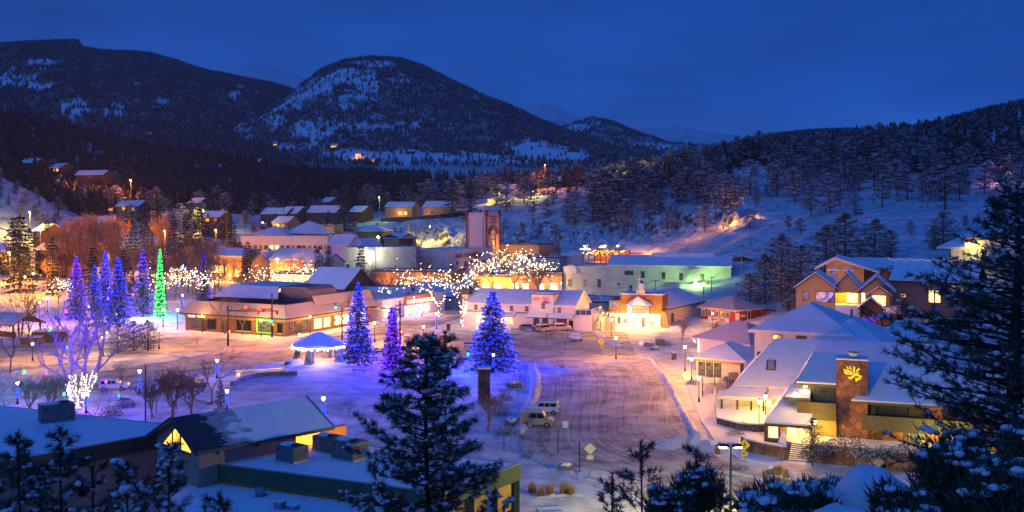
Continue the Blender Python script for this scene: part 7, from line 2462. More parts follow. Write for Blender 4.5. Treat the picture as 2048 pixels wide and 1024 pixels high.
def spruce_mesh(h, r, seed, whorls=22, nb=9, leaf=.34, snow=.25, base=.06, dens=1.0):
 """tiers of drooping feathered boughs; returns trunk mesh builder, needle triangles"""
 rg = random.Random(seed)
 tb, mb = TB(), MB()
 mb.tube((0, 0, -.4), (0, 0, h * .96), r * .075 + .03, .015, 6)
 for w in range(whorls):
  t = base + (1 - base) * (w / whorls) ** .92
  z = h * t
  L0 = r * ((1 - t) ** .82) * (1 if t > base + .08 else .86) * rg.uniform(.80, 1.22) + .08
  n = max(5, int(nb * (1.15 - .5 * t)))
  a0 = rg.uniform(0, 6.28)
  for i in range(n):
   a = a0 + 6.2832 * i / n + rg.uniform(-.25, .25)
   L = L0 * rg.uniform(.62, 1.18)
   c, s_ = math.cos(a), math.sin(a)
   dr = rg.uniform(.16, .38)
   k = max(3, int(L / (leaf * .55) * dens))
   for j in range(k):
    f = (j + .6) / k
    rr = L * f
    zz = z - dr * rr * (1.25 - .45 * f) + rg.uniform(-.08, .08) * leaf
    px_, py_ = c * rr, s_ * rr
    wd = leaf * rg.uniform(.55, 1.0) * (1.15 - .55 * f)
    fw = leaf * rg.uniform(.5, .9)
    for sg in (-1, 1):
     m = 1 if rg.random() < snow else 0
     up = .05 * leaf if m else 0
     tx, ty = px_ + c * fw - s_ * sg * wd, py_ + s_ * fw + c * sg * wd
     tb.tri((px_ - s_ * sg * .02, py_ + c * sg * .02, zz + up), (tx, ty, zz - leaf * rg.uniform(.05, .35) + up), (px_ + c * fw * .9, py_ + s_ * fw * .9, zz - .05 * leaf + up), m)
    if rg.random() < .75:
     q = rg.uniform(-.5, .5) * wd
     tb.tri((px_ - c * .1, py_ - s_ * .1, zz), (px_ + c * fw * .8, py_ + s_ * fw * .8, zz - .03), (px_ + c * fw * .3 - s_ * q, py_ + s_ * fw * .3 + c * q, zz - leaf * rg.uniform(.5, .95)), 0)
 for i in range(5):
  a = i * 1.257
  tb.tri((0, 0, h), (.10 * math.cos(a), .10 * math.sin(a), h - .6), (.10 * math.cos(a + .9), .10 * math.sin(a + .9), h - .65), 0)
 return mb, tb
def pine_mesh(h, r, seed, clumps=46, leaf=.55, snow=.42, clear=.28, per=15):
 """open irregular ponderosa: clumps at bough ends, bare lower trunk"""
 rg = random.Random(seed)
 tb, mb = TB(), MB()
 lean = (rg.uniform(-.04, .04) * h, rg.uniform(-.04, .04) * h)
 P = [(0, 0, -.6), (lean[0] * .4, lean[1] * .4, h * .5), (lean[0], lean[1], h * .95)]
 limb(mb, P, .035 * h * .55 + .06, .03, 6)
 for i in range(clumps):
  t = clear + (1 - clear) * ((i + rg.random()) / clumps) ** 1.05
  prof = math.sin(PI * min(1, (t - clear) / (1 - clear) * .88 + .12)) ** .7
  L = r * max(.12, prof) * rg.uniform(.45, 1.15) * (1.0 if t < .9 else .55)
  a = rg.uniform(0, 6.2832)
  z = h * t
  c, s_ = math.cos(a), math.sin(a)
  ox, oy = lean[0] * t, lean[1] * t
  e = (ox + c * L, oy + s_ * L, z + L * rg.uniform(-.15, .22))
  mb.tube((ox, oy, z - L * .12), e, .05, .015, 3, cap=False)
  for cc, sc in ((1.0, 1.0), (.58, .8)):
   if cc < 1 and rg.random() < .35: continue
   cx, cy, cz = ox + c * L * cc, oy + s_ * L * cc, (z + (e[2] - z) * cc)
   R_ = leaf * sc * rg.uniform(1.0, 1.7)
   for k in range(int(per * sc)):
    ph, th = rg.uniform(0, 6.28), math.acos(rg.uniform(-.6, 1))
    d = (math.sin(th) * math.cos(ph), math.sin(th) * math.sin(ph), math.cos(th) * .62)
    q = R_ * rg.uniform(.5, 1.0)
    p = (cx + d[0] * q, cy + d[1] * q, cz + d[2] * q)
    m = 1 if (d[2] > .12 and rg.random() < snow * 1.5) or rg.random() < snow * .25 else 0
    u = (rg.uniform(-1, 1), rg.uniform(-1, 1), rg.uniform(-.35, .35))
    v = (rg.uniform(-1, 1), rg.uniform(-1, 1), rg.uniform(-.35, .35))
    g = leaf * rg.uniform(.35, .72)
    tb.tri((p[0] - u[0] * g * .5, p[1] - u[1] * g * .5, p[2] - u[2] * g), (p[0] + u[0] * g, p[1] + u[1] * g, p[2] + u[2] * g), (p[0] + v[0] * g, p[1] + v[1] * g, p[2] + v[2] * g + .05), m)
 return mb, tb
def bare_mesh(h, seed, spread=.42, depth=5, r0=None, trunk=.28, nseg=3, up=.55, kids_=(2, 4), curve=.25):
 """bare deciduous crown of tapering forking limbs; returns tube builder and points along the twigs"""
 rg = random.Random(seed)
 mb = MB()
 tips = []
 r0 = r0 or h * .011 + .03
 def grow(p, d, L, r, lv):
  q = p
  dd = d
  n = nseg if lv < 2 else 2
  for i in range(n):
   dd = (dd + Vector((rg.uniform(-1, 1), rg.uniform(-1, 1), rg.uniform(-.3, .6))) * curve * (.3 if lv == 0 else 1)).normalized()
   nx_ = q + dd * (L / n)
   mb.tube(q, nx_, r * (1 - .3 * i / n), r * (1 - .3 * (i + 1) / n), 6 if lv == 0 else 4 if lv < 3 else 3, cap=False)
   tips.append((nx_, lv, r))
   q = nx_
  if lv < depth:
   k = rg.randint(*kids_) + (1 if lv == 0 else 0)
   u = dd.orthogonal().normalized()
   w = dd.cross(u)
   a0 = rg.uniform(0, 6.28)
   for i in range(k):
    a = a0 + 6.283 * i / k + rg.uniform(-.5, .5)
    sp = spread * rg.uniform(.7, 1.7)
    sd = (dd + (u * math.cos(a) + w * math.sin(a)) * sp + Vector((0, 0, up * .25))).normalized()
    grow(q, sd, L * rg.uniform(.62, .9) * (1.1 if lv == 0 else 1), r * rg.uniform(.52, .68), lv + 1)
 grow(Vector((0, 0, -.2)), Vector((0, 0, 1)), h * trunk, r0, 0)
 zt = max(t[0].z for t in tips)
 return mb, tips, h / zt
# ---- prototypes for the slopes
PROTO = {}
def proto(key, kind, trunk, crown, mats, bark):
 tm = trunk.mesh(key + '_trunk', [bark])
 cm_ = crown.mesh(key + '_crown', mats)
 PROTO.setdefault(kind, []).append((tm, cm_))
for i in range(7):
 mb, tb = pine_mesh(10, 3.3 + .4 * (i % 3), 100 + i, clumps=54 + 6 * (i % 3), leaf=.86, per=20, snow=(.40, .58, .70, .5, .75, .62, .45)[i], clear=(.14, .22, .10, .26, .16, .08, .2)[i])
 proto('pine%d' % i, 'pine', mb, tb, [NEEDLED, FROST], BARK)
for i in range(4):
 mb, tb = spruce_mesh(10, 2.1 + .25 * i, 200 + i, whorls=17, nb=8, leaf=.55, snow=(.3, .22, .4, .3)[i], dens=.8)
 proto('spruce%d' % i, 'spruce', mb, tb, [NEEDLED, FROST], BARKD)
for i in range(3):
 mb, tb = pine_mesh(10, 4.3, 300 + i, clumps=170, leaf=.50, snow=.34, clear=.06, per=20)
 proto('bigpine%d' % i, 'bigpine', mb, tb, [NEEDLE, FROST], BARK)
for i in range(4):
 mb, tips, k = bare_mesh(10, 400 + i, depth=5, spread=.50, kids_=(2, 4), trunk=.24)
 bm_ = mb.mesh('bare_limbs', [BARKG])
 bm_.transform(Matrix.Scale(k, 4))
 PROTO.setdefault('bare', []).append((bm_, None))
for i in range(3):
 mb, tips, k = bare_mesh(10, 440 + i, depth=5, spread=.30, kids_=(3, 4), trunk=.10, r0=.09, up=1.2)
 bm_ = mb.mesh('willow_limbs', [BARKR])
 bm_.transform(Matrix.Scale(k, 4))
 PROTO.setdefault('willow', []).append((bm_, None))
NTREE = {}
def tree(kind, p, h, lab, group, cat='tree', rz=None, var=None, name=None, sq=1.0):
 L = PROTO[kind]
 NTREE[kind] = NTREE.get(kind, 0) + 1
 tm, cm_ = L[(NTREE[kind] * 5 + 1) % len(L) if var is None else var]
 nm = name or {'pine': 'pine_tree', 'spruce': 'spruce_tree', 'bigpine': 'pine_tree', 'bare': 'bare_tree', 'willow': 'bare_willow'}[kind]
 r = empty(nm, p, rnd.uniform(0, 6.28) if rz is None else rz, lab, cat, group)
 k = h / 10
 r.scale = (k * sq, k * sq, k)
 link('trunk' if cm_ else 'limbs', tm, r)
 if cm_: link('crown', cm_, r)
 return r
def tree_px(kind, px, pb, pt, lab, group, Y=None, var=None, sq=1.0):
 p = hit(px, pb) if Y is None else on(px, Y)
 h = (pb - pt) / F * p.y if Y is None else zat(pt, Y) - p.z
 return tree(kind, p, max(2.0, h), lab, group, var=var, sq=sq)
# ---- trees one can pick out on the slopes: px, foot, top, label
GR = 'pines on the slope right of town'
for px, pb, pt, lab in (
 (1512, 418, 386, 'lone small pine standing free on the open snow slope'), (1410, 470, 415, 'slim pine above the yellow lit rocks'), (1452, 428, 352, 'tall pine at the left edge of the open snow'), (1470, 425, 356, 'twin pine beside the one at the edge of the open snow'),
 (1500, 462, 430, 'squat pine at the top of the pinkish rocks'), (1576, 462, 432, 'left of two small pink lit pines over the dark grove'), (1602, 470, 438, 'right of two small pink lit pines over the dark grove'), (1622, 435, 372, 'slender pine with bare trunk on open snow'),
 (1590, 405, 338, 'frosted pine in the middle of the upper snow'), (1660, 425, 350, 'pinkish pine at the left of a pair, upper right slope'), (1680, 412, 338, 'pinkish pine at the right of a pair, upper right slope'), (1712, 432, 386, 'rosy pine beside the bare boulders'),
 (1764, 415, 350, 'straight pine with rosy crown, upper right'), (1815, 400, 335, 'pine left of the grand frosted pine'), (1890, 420, 325, 'grand frosted pine with a wide open crown'), (1968, 390, 330, 'dark full pine right of the grand frosted pine'),
 (1820, 470, 440, 'low pine below the boulders on the right slope'), (1300, 452, 400, 'pine at the foot of the slope, second right of the red trunk'), (1354, 460, 412, 'wide boughed pine above the motel roofs'), (1335, 470, 425, 'narrow pine touching the wide boughed one'),
 (1255, 470, 402, 'red trunked pine nearest the rock band'), (1215, 440, 340, 'tall dark pine above the rock band'), (1190, 425, 345, 'tall dark pine left of its equal above the rocks'), (1150, 452, 385, 'bushy pine on the rocky shoulder'),
 (1135, 448, 400, 'young pine below the amber porch'), (1095, 435, 398, 'small pine at the right edge of the bright slope'), (1066, 432, 405, 'smallest pine on the bright slope'), (1078, 480, 452, 'round young pine on the blue snow right of the tower'),
 (1045, 478, 455, 'low dark pine at the blue snow beside the tower'), (1112, 475, 450, 'pine beside broken rocks under the shoulder'), (1010, 462, 440, 'bush like pine just right of the tower'), (1395, 410, 350, 'pine in front of the shed roofed cabin'),
 (1430, 415, 352, 'pine in front of the wide cabin'), (1545, 372, 310, 'pine on the upper slope left of the ravine'), (1262, 395, 320, 'pine lit bright yellow by a pole light', ), (1300, 400, 345, 'pine tinged yellow right of the brightly lit one'),
 (1500, 395, 325, 'leaning pine over the top of the open snow'), (1640, 345, 285, 'dark pine on the crest above the ravine'), (1735, 345, 268, 'full dark pine right of the pale barn'), (1760, 300, 248, 'highest pine on the right crest'),
 (1850, 345, 280, 'pine before the far upper tan house'), (1935, 350, 290, 'pine left of the tan house chimney'), (2010, 350, 285, 'pine right of the tan house'), (2035, 415, 345, 'pine half hidden behind the big foreground pine tip')):
 tree_px('pine', px, pb, pt, lab, GR)
for px, Y, pt, lab in ((1690, 250, 428, 'tallest of the big dark pines behind the upper tan house'), (1650, 246, 452, 'broad dark pine left of the tallest one behind the tan house'), (1748, 252, 440, 'broad dark pine right of the tallest one behind the tan house'), (1780, 256, 462, 'lower dark pine at the right end of the dark grove'),
  (1560, 238, 470, 'wide frosted pine between the pale block and the tan shops'), (1600, 228, 492, 'leafy frosted pine leaning to the tan gables'), (1530, 232, 510, 'frosted pine hugging the right gable of the pale block'), (1500, 222, 548, 'lowest frosted pine behind the red cabin'),
  (1578, 214, 540, 'frosted pine crowding the left wall of the tan shops'), (1885, 262, 425, 'big pine with open boughs above the viewing deck'), (1930, 300, 430, 'pine behind the hilltop restaurant roof'), (1868, 262, 455, 'low pine behind the viewing deck')):
 tree_px('bigpine', px, 0, pt, lab, 'big dark pines behind the shops', Y=Y)
# ---- the rest of the stand: look alikes on each piece of slope
def stand(n, seed, box, th, kinds, lab, group, minpy=None, sq=1.0):
 rg = random.Random(seed)
 k = tries = 0
 placed = []
 while k < n and tries < n * 30:
  tries += 1
  px, Y = rg.uniform(box[0], box[1]), rg.uniform(box[2], box[3])
  x = XZ(px, Y)
  p = Vector((x, Y, tz(x, Y)))
  py = YH - (p.z - HC) / Y * F
  if minpy and not (minpy[0] < py < minpy[1]): continue
  if any((p - q).length < 4.2 for q in placed): continue
  placed.append(p)
  tree(rg.choice(kinds), p, rg.uniform(*th), lab, group, sq=sq * rg.uniform(.85, 1.15))
  k += 1
stand(60, 1, (1180, 1440, 440, 600), (10, 17), ['pine'], 'snow dusted pine in the thick stand between the cabins and the rock band', 'pines of the thick central stand')
stand(20, 2, (1380, 1560, 560, 680), (10, 15), ['pine'], 'snow dusted pine round the steep roofed crest cabin', 'pines round the crest cabins')
stand(46, 3, (1540, 1830, 420, 570), (10, 15), ['pine'], 'dark pine of the upper right wood under the pale barn', 'pines of the upper right wood')
stand(28, 4, (1780, 2120, 370, 540), (9, 14), ['pine'], 'pine of the far right wood around the tan house', 'pines of the far right wood')
stand(26, 5, (1010, 1240, 520, 690), (11, 16), ['pine', 'spruce'], 'dark tree round the white and amber hillside houses', 'trees round the hillside houses')
stand(20, 6, (820, 1000, 545, 660), (12, 17), ['spruce', 'pine'], 'dark tree behind the brown board fence houses', 'trees behind the fence houses')
stand(22, 7, (660, 830, 555, 680), (11, 16), ['spruce', 'pine'], 'dark tree behind the big bare cottonwood', 'trees behind the cottonwood')
stand(24, 8, (420, 660, 535, 640), (9, 14), ['spruce', 'pine'], 'frosted tree right behind the dark house row', 'trees behind the dark house row')
stand(26, 9, (250, 440, 470, 560), (9, 14), ['spruce', 'pine'], 'frosted tree between the slate house and the yellow lit tree', 'trees round the slate house')
stand(34, 13, (80, 270, 300, 400), (8, 12), ['willow'], 'brown bare willow of the thicket above the lit park trees', 'bare willows of the thicket')
stand(30, 14, (250, 720, 405, 510), (7, 12), ['spruce', 'pine', 'spruce'], 'frosted tree among the houses behind the white motel', 'frosted trees among the houses')
stand(44, 15, (240, 490, 268, 400), (8, 12), ['bare', 'bare', 'willow'], 'pale bare tree of the row behind the white lit trees', 'pale bare trees')
stand(30, 17, (540, 1120, 268, 400), (6, 10), ['bare', 'willow'], 'bare twiggy tree between the downtown roofs', 'bare trees between downtown roofs')
stand(22, 16, (300, 540, 400, 480), (8, 12), ['willow', 'spruce'], 'orange lit tree of the belt right of the thicket', 'orange lit belt trees')
stand(46, 10, (-40, 150, 395, 520), (4, 8), ['spruce', 'pine'], 'thin pine scattered on the pale left slope', 'thin pines on the left slope')
stand(22, 11, (100, 320, 520, 620), (10, 15), ['pine', 'spruce'], 'tree round the far left houses lit from below', 'trees round the far left houses')
stand(8, 12, (1230, 1560, 405, 470), (2, 4), ['pine'], 'low snowy bush pine on the lower right slope', 'bush pines on the right slope')
# ---- spruces standing in town
for px, pb, pt, lab, Y in (
 (28, 540, 430, 'red lit spruce, leftmost of three at the orange street', 335), (40, 560, 425, 'dark tall spruce before the red lit ones', 300), (58, 535, 452, 'orange lit spruce, right of the three', 345), (94, 500, 437, 'slim dark spruce by the orange light', 380),
 (182, 500, 430, 'slim spruce among bare willows', 400), (154, 510, 440, 'short dark spruce left among bare willows', 400), (262, 510, 418, 'frosted spruce left of a pair over the lit trees', 390), (288, 505, 420, 'frosted spruce right of a pair over the lit trees', 395), (348, 500, 428, 'frosted spruce beside the road bend trees', 400),
 (372, 500, 424, 'middle frosted spruce of three left of the ochre block', 400), (400, 495, 405, 'tallest frosted spruce of three left of the ochre block', 410), (466, 500, 440, 'dark spruce at the left end of the white motel', 380), (495, 560, 480, 'slender spruce between the eatery and the violet gable', 318),
 (638, 545, 490, 'left of two orange lit spruces by the pink gable', 318), (658, 545, 488, 'right of two orange lit spruces by the pink gable', 318), (722, 580, 488, 'full snowy spruce in front of the grey flat block', 270), (690, 475, 366, 'tall spruce right of the slate house', 490), (940, 425, 360, 'tall frosted spruce behind the theatre tower', 500),
 (105, 550, 470, 'dark spruce behind the first purple tree', 290), (185, 560, 490, 'dark spruce between the purple and blue trees', 275), (248, 560, 495, 'dark spruce right of the blue trees', 275), (905, 420, 352, 'dark spruce left of the theatre spruce', 520)):
 tree_px('spruce', px, pb, pt, lab, 'spruces standing in town', Y=Y)
tree('bigpine', G(236, 708), 5.2, 'small dark fir with a green bulb, left of the frosted trio', 'frosted firs at the bend')
tree('bigpine', G(268, 702), 5.2, 'frosted fir in the middle of the bend', 'frosted firs at the bend')
tree('bigpine', G(296, 702), 5.4, 'frosted fir nearest the lamp at the bend', 'frosted firs at the bend')
tree('spruce', G(441, 828), 4.2, 'small snowy spruce on the lawn left of a wrapped lamp', None)
tree('bigpine', G(1625, 928, .9), 4.2, 'frosted conifer beside the lodge steps', None, sq=.62)
tree('bare', on(1806, 176), 8.0, 'frosted twiggy tree before the grey brown hall', None)
tree('spruce', on(1806, 177), 7.5, 'frosted conifer before the grey brown hall', None)
# ---- bare trees
for px, Y, pt, lab, k in (
 (735, 560, 368, 'big bare cottonwood with a tiny green light', 'bare'), (760, 565, 378, 'bare cottonwood right of the big one', 'bare'), (835, 540, 388, 'bare tree by the white shed', 'bare'),
 (842, 440, 445, 'pale bare tree under the rock bank', 'bare'), (1300, 400, 470, 'bare tree left of the yellow pole light', 'bare'), (1350, 405, 462, 'bare tree right of the yellow pole light', 'bare'),
 (110, 330, 450, 'bare willow behind the red lit spruces', 'willow'), (140, 345, 440, 'left brown willow above the lit trees', 'willow'), (170, 330, 452, 'second brown willow above the lit trees', 'willow'), (205, 340, 430, 'third brown willow above the lit trees', 'willow'),
 (235, 335, 442, 'fourth brown willow above the lit trees', 'willow'), (150, 370, 425, 'rear reddish willow above the lit trees', 'willow'), (225, 380, 425, 'rear reddish willow in the middle', 'willow'), (190, 385, 420, 'rearmost reddish willow above the lit trees', 'willow'),
 (300, 300, 470, 'pale bare tree behind the green lit spruce', 'bare'), (330, 310, 462, 'tall pale bare tree above the white lit ones', 'bare'), (375, 300, 460, 'wide pale bare tree above the corner shops', 'bare'), (408, 310, 465, 'pale bare tree left of the lit eatery', 'bare'),
 (430, 318, 478, 'thin bare tree before the lit eatery', 'bare'), (270, 285, 490, 'bare tree right of the tallest blue tree', 'bare'), (320, 400, 425, 'reddish bare tree between the frosted spruces', 'willow'), (600, 318, 490, 'bare tree before the white motel', 'bare'),
 (850, 300, 500, 'bare tree against the theatre hall wall', 'bare'), (690, 262, 575, 'reddish bare bush over the brown flat shop', 'willow'), (1130, 320, 520, 'thin bare tree left of the pale block', 'bare'), (450, 197, 588, 'bare street tree before the mansard', 'bare'), (484, 195, 590, 'second bare street tree before the mansard', 'bare'),
 (744, 220, 590, 'bare street tree by the entrance gable', 'bare'), (352, 122, 715, 'thin bare sapling in front of the gold lit seat', 'bare'), (312, 120, 745, 'smallest bare sapling by the plain pole', 'bare'), (425, 125, 690, 'bare sapling behind the wrapped lamp on the bank', 'bare'),
 (240, 130, 715, 'bare sapling beside the parked white vehicle', 'bare'), (58, 180, 560, 'bare tree at the timber pen', 'bare'), (44, 190, 575, 'wide bare tree behind the timber pen', 'bare'), (20, 150, 620, 'thin bare tree at the far left lawn', 'bare'),
 (170, 150, 640, 'thin bare tree behind the leaning trunks', 'bare'), (1018, 128, 752, 'bare sapling in the shrub bed by the road, left', 'bare'), (1034, 132, 742, 'bare sapling in the shrub bed by the road, middle', 'bare'), (1050, 138, 716, 'bare sapling in the shrub bed by the road, right', 'bare'),
 (1005, 122, 770, 'nearest bare sapling in the shrub bed', 'bare'), (1130, 176, 660, 'bare shrub tree in the car park island', 'bare'), (697, 118, 808, 'tiny bare sapling on the lawn', 'bare'), (1090, 99, 850, 'thin dark sapling near the green backed plate', 'bare'), (1430, 185, 640, 'bare bush behind the small pavilion', 'willow'), (1365, 186, 640, 'bare bush under the stop sign', 'willow')):
 tree_px(k, px, 0, pt, lab, None, Y=Y)
for px, pb, sz, lab in ((345, 838, 6.0, 'wide bare bush beyond the gabled hall ridge'), (305, 836, 4.5, 'smaller bare bush left of the wide one'), (385, 834, 5.0, 'bare bush right of the wide one'), (60, 835, 5.0, 'bare bush at the edge of the far left roof'), (100, 832, 5.0, 'bare bush with green glow at the roof edge'), (975, 860, 4.0, 'bare bush behind the foreground pine')):
 tree('willow', G(px, pb), sz, lab, None, sq=1.6)
# ---- lit trees
def lit_spruce(px, pb, pt, r, col, seed, lab, n=420, watts=500, nd_=NEEDLEB, sn=.22, rings=True, bulb=.075, lower=.0, Yf=None, glow=None):
 p = G(px, pb) if Yf is None else on(px, Yf)
 h = (pb - pt) / F * p.y if Yf is None else zat(pt, Yf) - p.z
 rt = empty('lit_spruce', p, random.Random(seed).uniform(0, 6), lab, 'lit tree', 'spruces wrapped in coloured lights')
 mb, tb = spruce_mesh(h, r, seed, whorls=int(20 + h * .9), nb=15, leaf=.42, snow=sn * .35)
 mb.build('trunk', BARKD, rt)
 link('crown', tb.mesh('crown', [nd_, FROST]), rt)
 bb = MB()
 rg = random.Random(seed + 1)
 n = int(n * 1.45)
 for i in range(n):
  t = lower + (1 - lower) * (i / n) ** 1.25
  if rings: t = min(.99, max(0.02, round(t * 16) / 16 + rg.gauss(0, .012)))
  R_ = r * ((1 - t) ** .85) * rg.uniform(.86, 1.03) + .10
  a = rg.uniform(0, 6.2832)
  z = h * (.06 + .94 * t) - .18 * R_
  bb.octa((R_ * math.cos(a), R_ * math.sin(a), z), bulb * rg.uniform(.8, 1.3))
 bb.build('string_lights', BULB[col], rt)
 for k, (f, q) in enumerate(((.12, .9), (.3, .85), (.52, .7), (.78, .42))):
  for a in (0.6, 2.7, 4.8) if f < .6 else (0.6, 3.7):
   R_ = r * ((1 - f) ** .85) * 1.18 + .25
   lamp(rt, (R_ * math.cos(a + k), R_ * math.sin(a + k), h * (.06 + .94 * f)), glow or LCOL[col], watts * q / 3.8, .4, smooth=20)
 return rt
lit_spruce(716, 730, 564, 2.9, 'blue', 1, 'tall bright blue lit spruce right of the park shelter', 520, 1500)
lit_spruce(785, 738, 612, 1.75, 'purple', 2, 'slim violet lit spruce right of the tall blue one', 360, 1000)
lit_spruce(985, 742, 580, 4.4, 'blue', 3, 'largest blue lit spruce, with dark spreading boughs', 560, 2200, lower=.0)
lit_spruce(153, 640, 512, 2.9, 'purple', 4, 'violet lit spruce, leftmost of the park group', 420, 1100)
lit_spruce(211, 635, 502, 2.6, 'blue', 5, 'indigo lit spruce, tallest in the park group', 420, 900, glow=(.06, .04, 1))
lit_spruce(236, 652, 514, 3.4, 'blue', 6, 'wide bright blue lit spruce in the park group', 520, 1300)
lit_spruce(286, 632, 498, 2.9, 'purple', 7, 'violet lit spruce with sparse boughs left of the green one', 300, 900)
lit_spruce(320, 636, 498, 1.25, 'green', 8, 'narrow green lit spruce', 420, 800, bulb=.085)
lit_spruce(408, 600, 507, 2.2, 'purple', 9, 'faint violet lit tree behind the white lit ones', 110, 250, bulb=.07)
lit_spruce(190, 640, 530, 2.0, 'blue', 10, 'half lit blue spruce between the violet and indigo ones', 200, 500)
def lit_bare(px, Y, pt, seed, col, lab, n=260, watts=260, bulb=.05, spread=.62, mat=BARKG, wrap=0, depth=5, pf=None, glow=None, br=True):
 p = on(px, Y)
 h = zat(pt, Y) - p.z
 rt = empty('lit_bare_tree', p, 0, lab, 'lit tree', 'bare trees hung with lights')
 mb, tips, k = bare_mesh(h, seed, depth=depth, spread=spread, kids_=(2, 3), trunk=.24)
 me = mb.mesh('limbs', [mat])
 me.transform(Matrix.Scale(k, 4))
 link('limbs', me, rt)
 rg = random.Random(seed)
 bb = MB()
 T = [t[0] * k for t in tips if t[1] >= 2]
 rt.scale = (1.25, 1.25, 1)
 for i in range(n):
  q = rg.choice(T)
  j_ = h * .07
  bb.octa((q.x + rg.gauss(0, j_), q.y + rg.gauss(0, j_), q.z + rg.gauss(0, j_)), bulb * rg.uniform(.75, 1.25))
 if wrap:
  for t in tips:
   if t[1] <= 1:
    for j in range(wrap):
     a = rg.uniform(0, 6.28)
     rr = t[2] * 1.15 + .03
     bb.octa((t[0].x * k + rr * math.cos(a), t[0].y * k + rr * math.sin(a), (t[0].z - rg.uniform(0, h * .08)) * k), .05)
 bb.build('string_lights', BULB[col], rt)
 for j in range(3):
  lamp(rt, (rg.uniform(-.25, .25) * h, -.25 * h, h * (.45 + .2 * j)), glow or LCOL[col], watts / 3, .4)
 return rt
for px, Y, pt, n, lab in (
 (117, 262, 553, 150, 'oval white dotted tree left of the violet spruce'), (365, 250, 535, 200, 'white lit bare tree at the left of the corner shops'), (392, 262, 540, 180, 'second white lit bare tree left of the mansard'), (350, 272, 552, 120, 'small white lit bare tree by the green spruce'), (410, 275, 560, 150, 'white lit bare tree close behind the mansard roof'),
 (535, 270, 528, 170, 'white lit bare tree behind the mansard, left'), (580, 262, 538, 200, 'white lit bare tree behind the mansard, right of the gable'), (600, 285, 528, 150, 'white lit bare tree before the pale lit shop'), (628, 300, 520, 110, 'white lit bare tree by the two orange spruces'),
 (812, 232, 545, 130, 'white lit street tree before the pink lit row'), (880, 232, 532, 190, 'white lit street tree in the street middle'), (922, 212, 540, 200, 'large white lit street tree with white wrapped trunk'), (860, 280, 552, 120, 'white lit tree behind the street trees'),
 (985, 300, 505, 220, 'wide white lit tree before the amber shop'), (1030, 285, 498, 260, 'tallest white lit tree under the theatre tower'), (1075, 290, 520, 220, 'white lit tree left of the bright pink front'), (1010, 320, 490, 120, 'white lit tree just under the tower front'),
 (1172, 385, 492, 60, 'white lit tree left of the rooftop patio'), (1205, 395, 490, 60, 'white lit tree behind the rooftop patio'), (1235, 395, 492, 60, 'white lit tree right of the rooftop patio'), (1275, 392, 494, 40, 'white lit tree before the pink roofed motel'), (1450, 372, 485, 60, 'left white lit tree before the red motel'), (1490, 374, 483, 70, 'right white lit tree before the red motel')):
 lit_bare(px, Y, pt, int(px + Y), 'white', lab, int(n * .42), 150, wrap=5 if Y < 240 else 0, bulb=.065 * max(1, Y / 260))
# two floodlit park trees with white wrapped trunks
def park_tree(px, pb, pt, seed, lab, lean, col, col2):
 p = G(px, pb)
 h = (pb - pt) / F * p.y
 rt = empty('wrapped_park_tree', p, 0, lab, 'lit tree', 'floodlit park trees with white wrapped trunks')
 rg = random.Random(seed)
 mb, bb = MB(), MB()
 def branch(a, d, L, r, lv):
  q = a
  for i in range(4):
   d = (d + Vector((rg.uniform(-1, 1), rg.uniform(-.7, .7), rg.uniform(-.3, .5))) * .22).normalized()
   e = q + d * L / 4
   mb.tube(q, e, r * (1 - .14 * i), r * (1 - .14 * (i + 1)), 6 if lv < 2 else 3, cap=False)
   q = e
   if lv < 4 and i > 0:
    s_ = (d + Vector((rg.uniform(-1.2, 1.2), rg.uniform(-.9, .9), rg.uniform(-.2, .6)))).normalized()
    branch(q, s_, L * rg.uniform(.42, .62), r * .6, lv + 1)
  if lv < 4:
   s_ = (d + Vector((rg.uniform(-.6, .6), rg.uniform(-.5, .5), .4))).normalized()
   branch(q, s_, L * .7, r * .6, lv + 1)
 for d, L, r in lean:
  d = Vector(d).normalized()
  tp = d * L
  mb.tube((0, 0, -.2), tp, r * 1.25, r, 8, cap=False)
  for i in range(150):
   t, a = rg.random(), rg.uniform(0, 6.28)
   u = d.orthogonal().normalized()
   w = d.cross(u)
   q = d * (L * t) + (u * math.cos(a) + w * math.sin(a)) * (r * 1.25 - r * .25 * t + .03)
   bb.octa(q, .03)
  branch(tp, (d + Vector((0, 0, .5))).normalized(), h * .34, r * .85, 1)
  branch(tp, (d + Vector((rg.choice((-1, 1)) * .8, 0, .3))).normalized(), h * .26, r * .6, 2)
 mb.build('limbs', BARKP, rt)
 bb.build('wrapped_lights', BULB['white'], rt)
 lamp(rt, (-.8, -2.6, h * .42), (.02, .015, 1.0), 150, .3)
 lamp(rt, (1.0, -2.4, h * .62), (.10, .01, 1.0), 170, .3)
 lamp(rt, (0, -1.6, 1.5), LCOL['white'], 22, .3)
park_tree(148, 812, 590, 71, 'straight park tree with white wrapped trunk and violet limbs', [((-.05, 0, 1), 4.0, .34), ((-.3, .1, .9), 3.0, .24)], LCOL['blue'], LCOL['purple'])
park_tree(160, 814, 590, 77, 'leaning forked park tree with two white wrapped trunks', [((.42, .1, 1), 4.6, .32), ((.22, -.2, 1), 4.4, .28)], LCOL['blue'], LCOL['purple'])
lit_bare(8, 112, 705, 5, 'blue', 'teal and blue floodlit bare tree at far left', 14, 380, depth=5, mat=BARKP, glow=(.03, .30, 1.0))
lit_bare(190, 110, 765, 9, 'purple', 'violet floodlit bush at the roof edge', 10, 330, depth=4, mat=BARKP, spread=.6, bulb=.05)
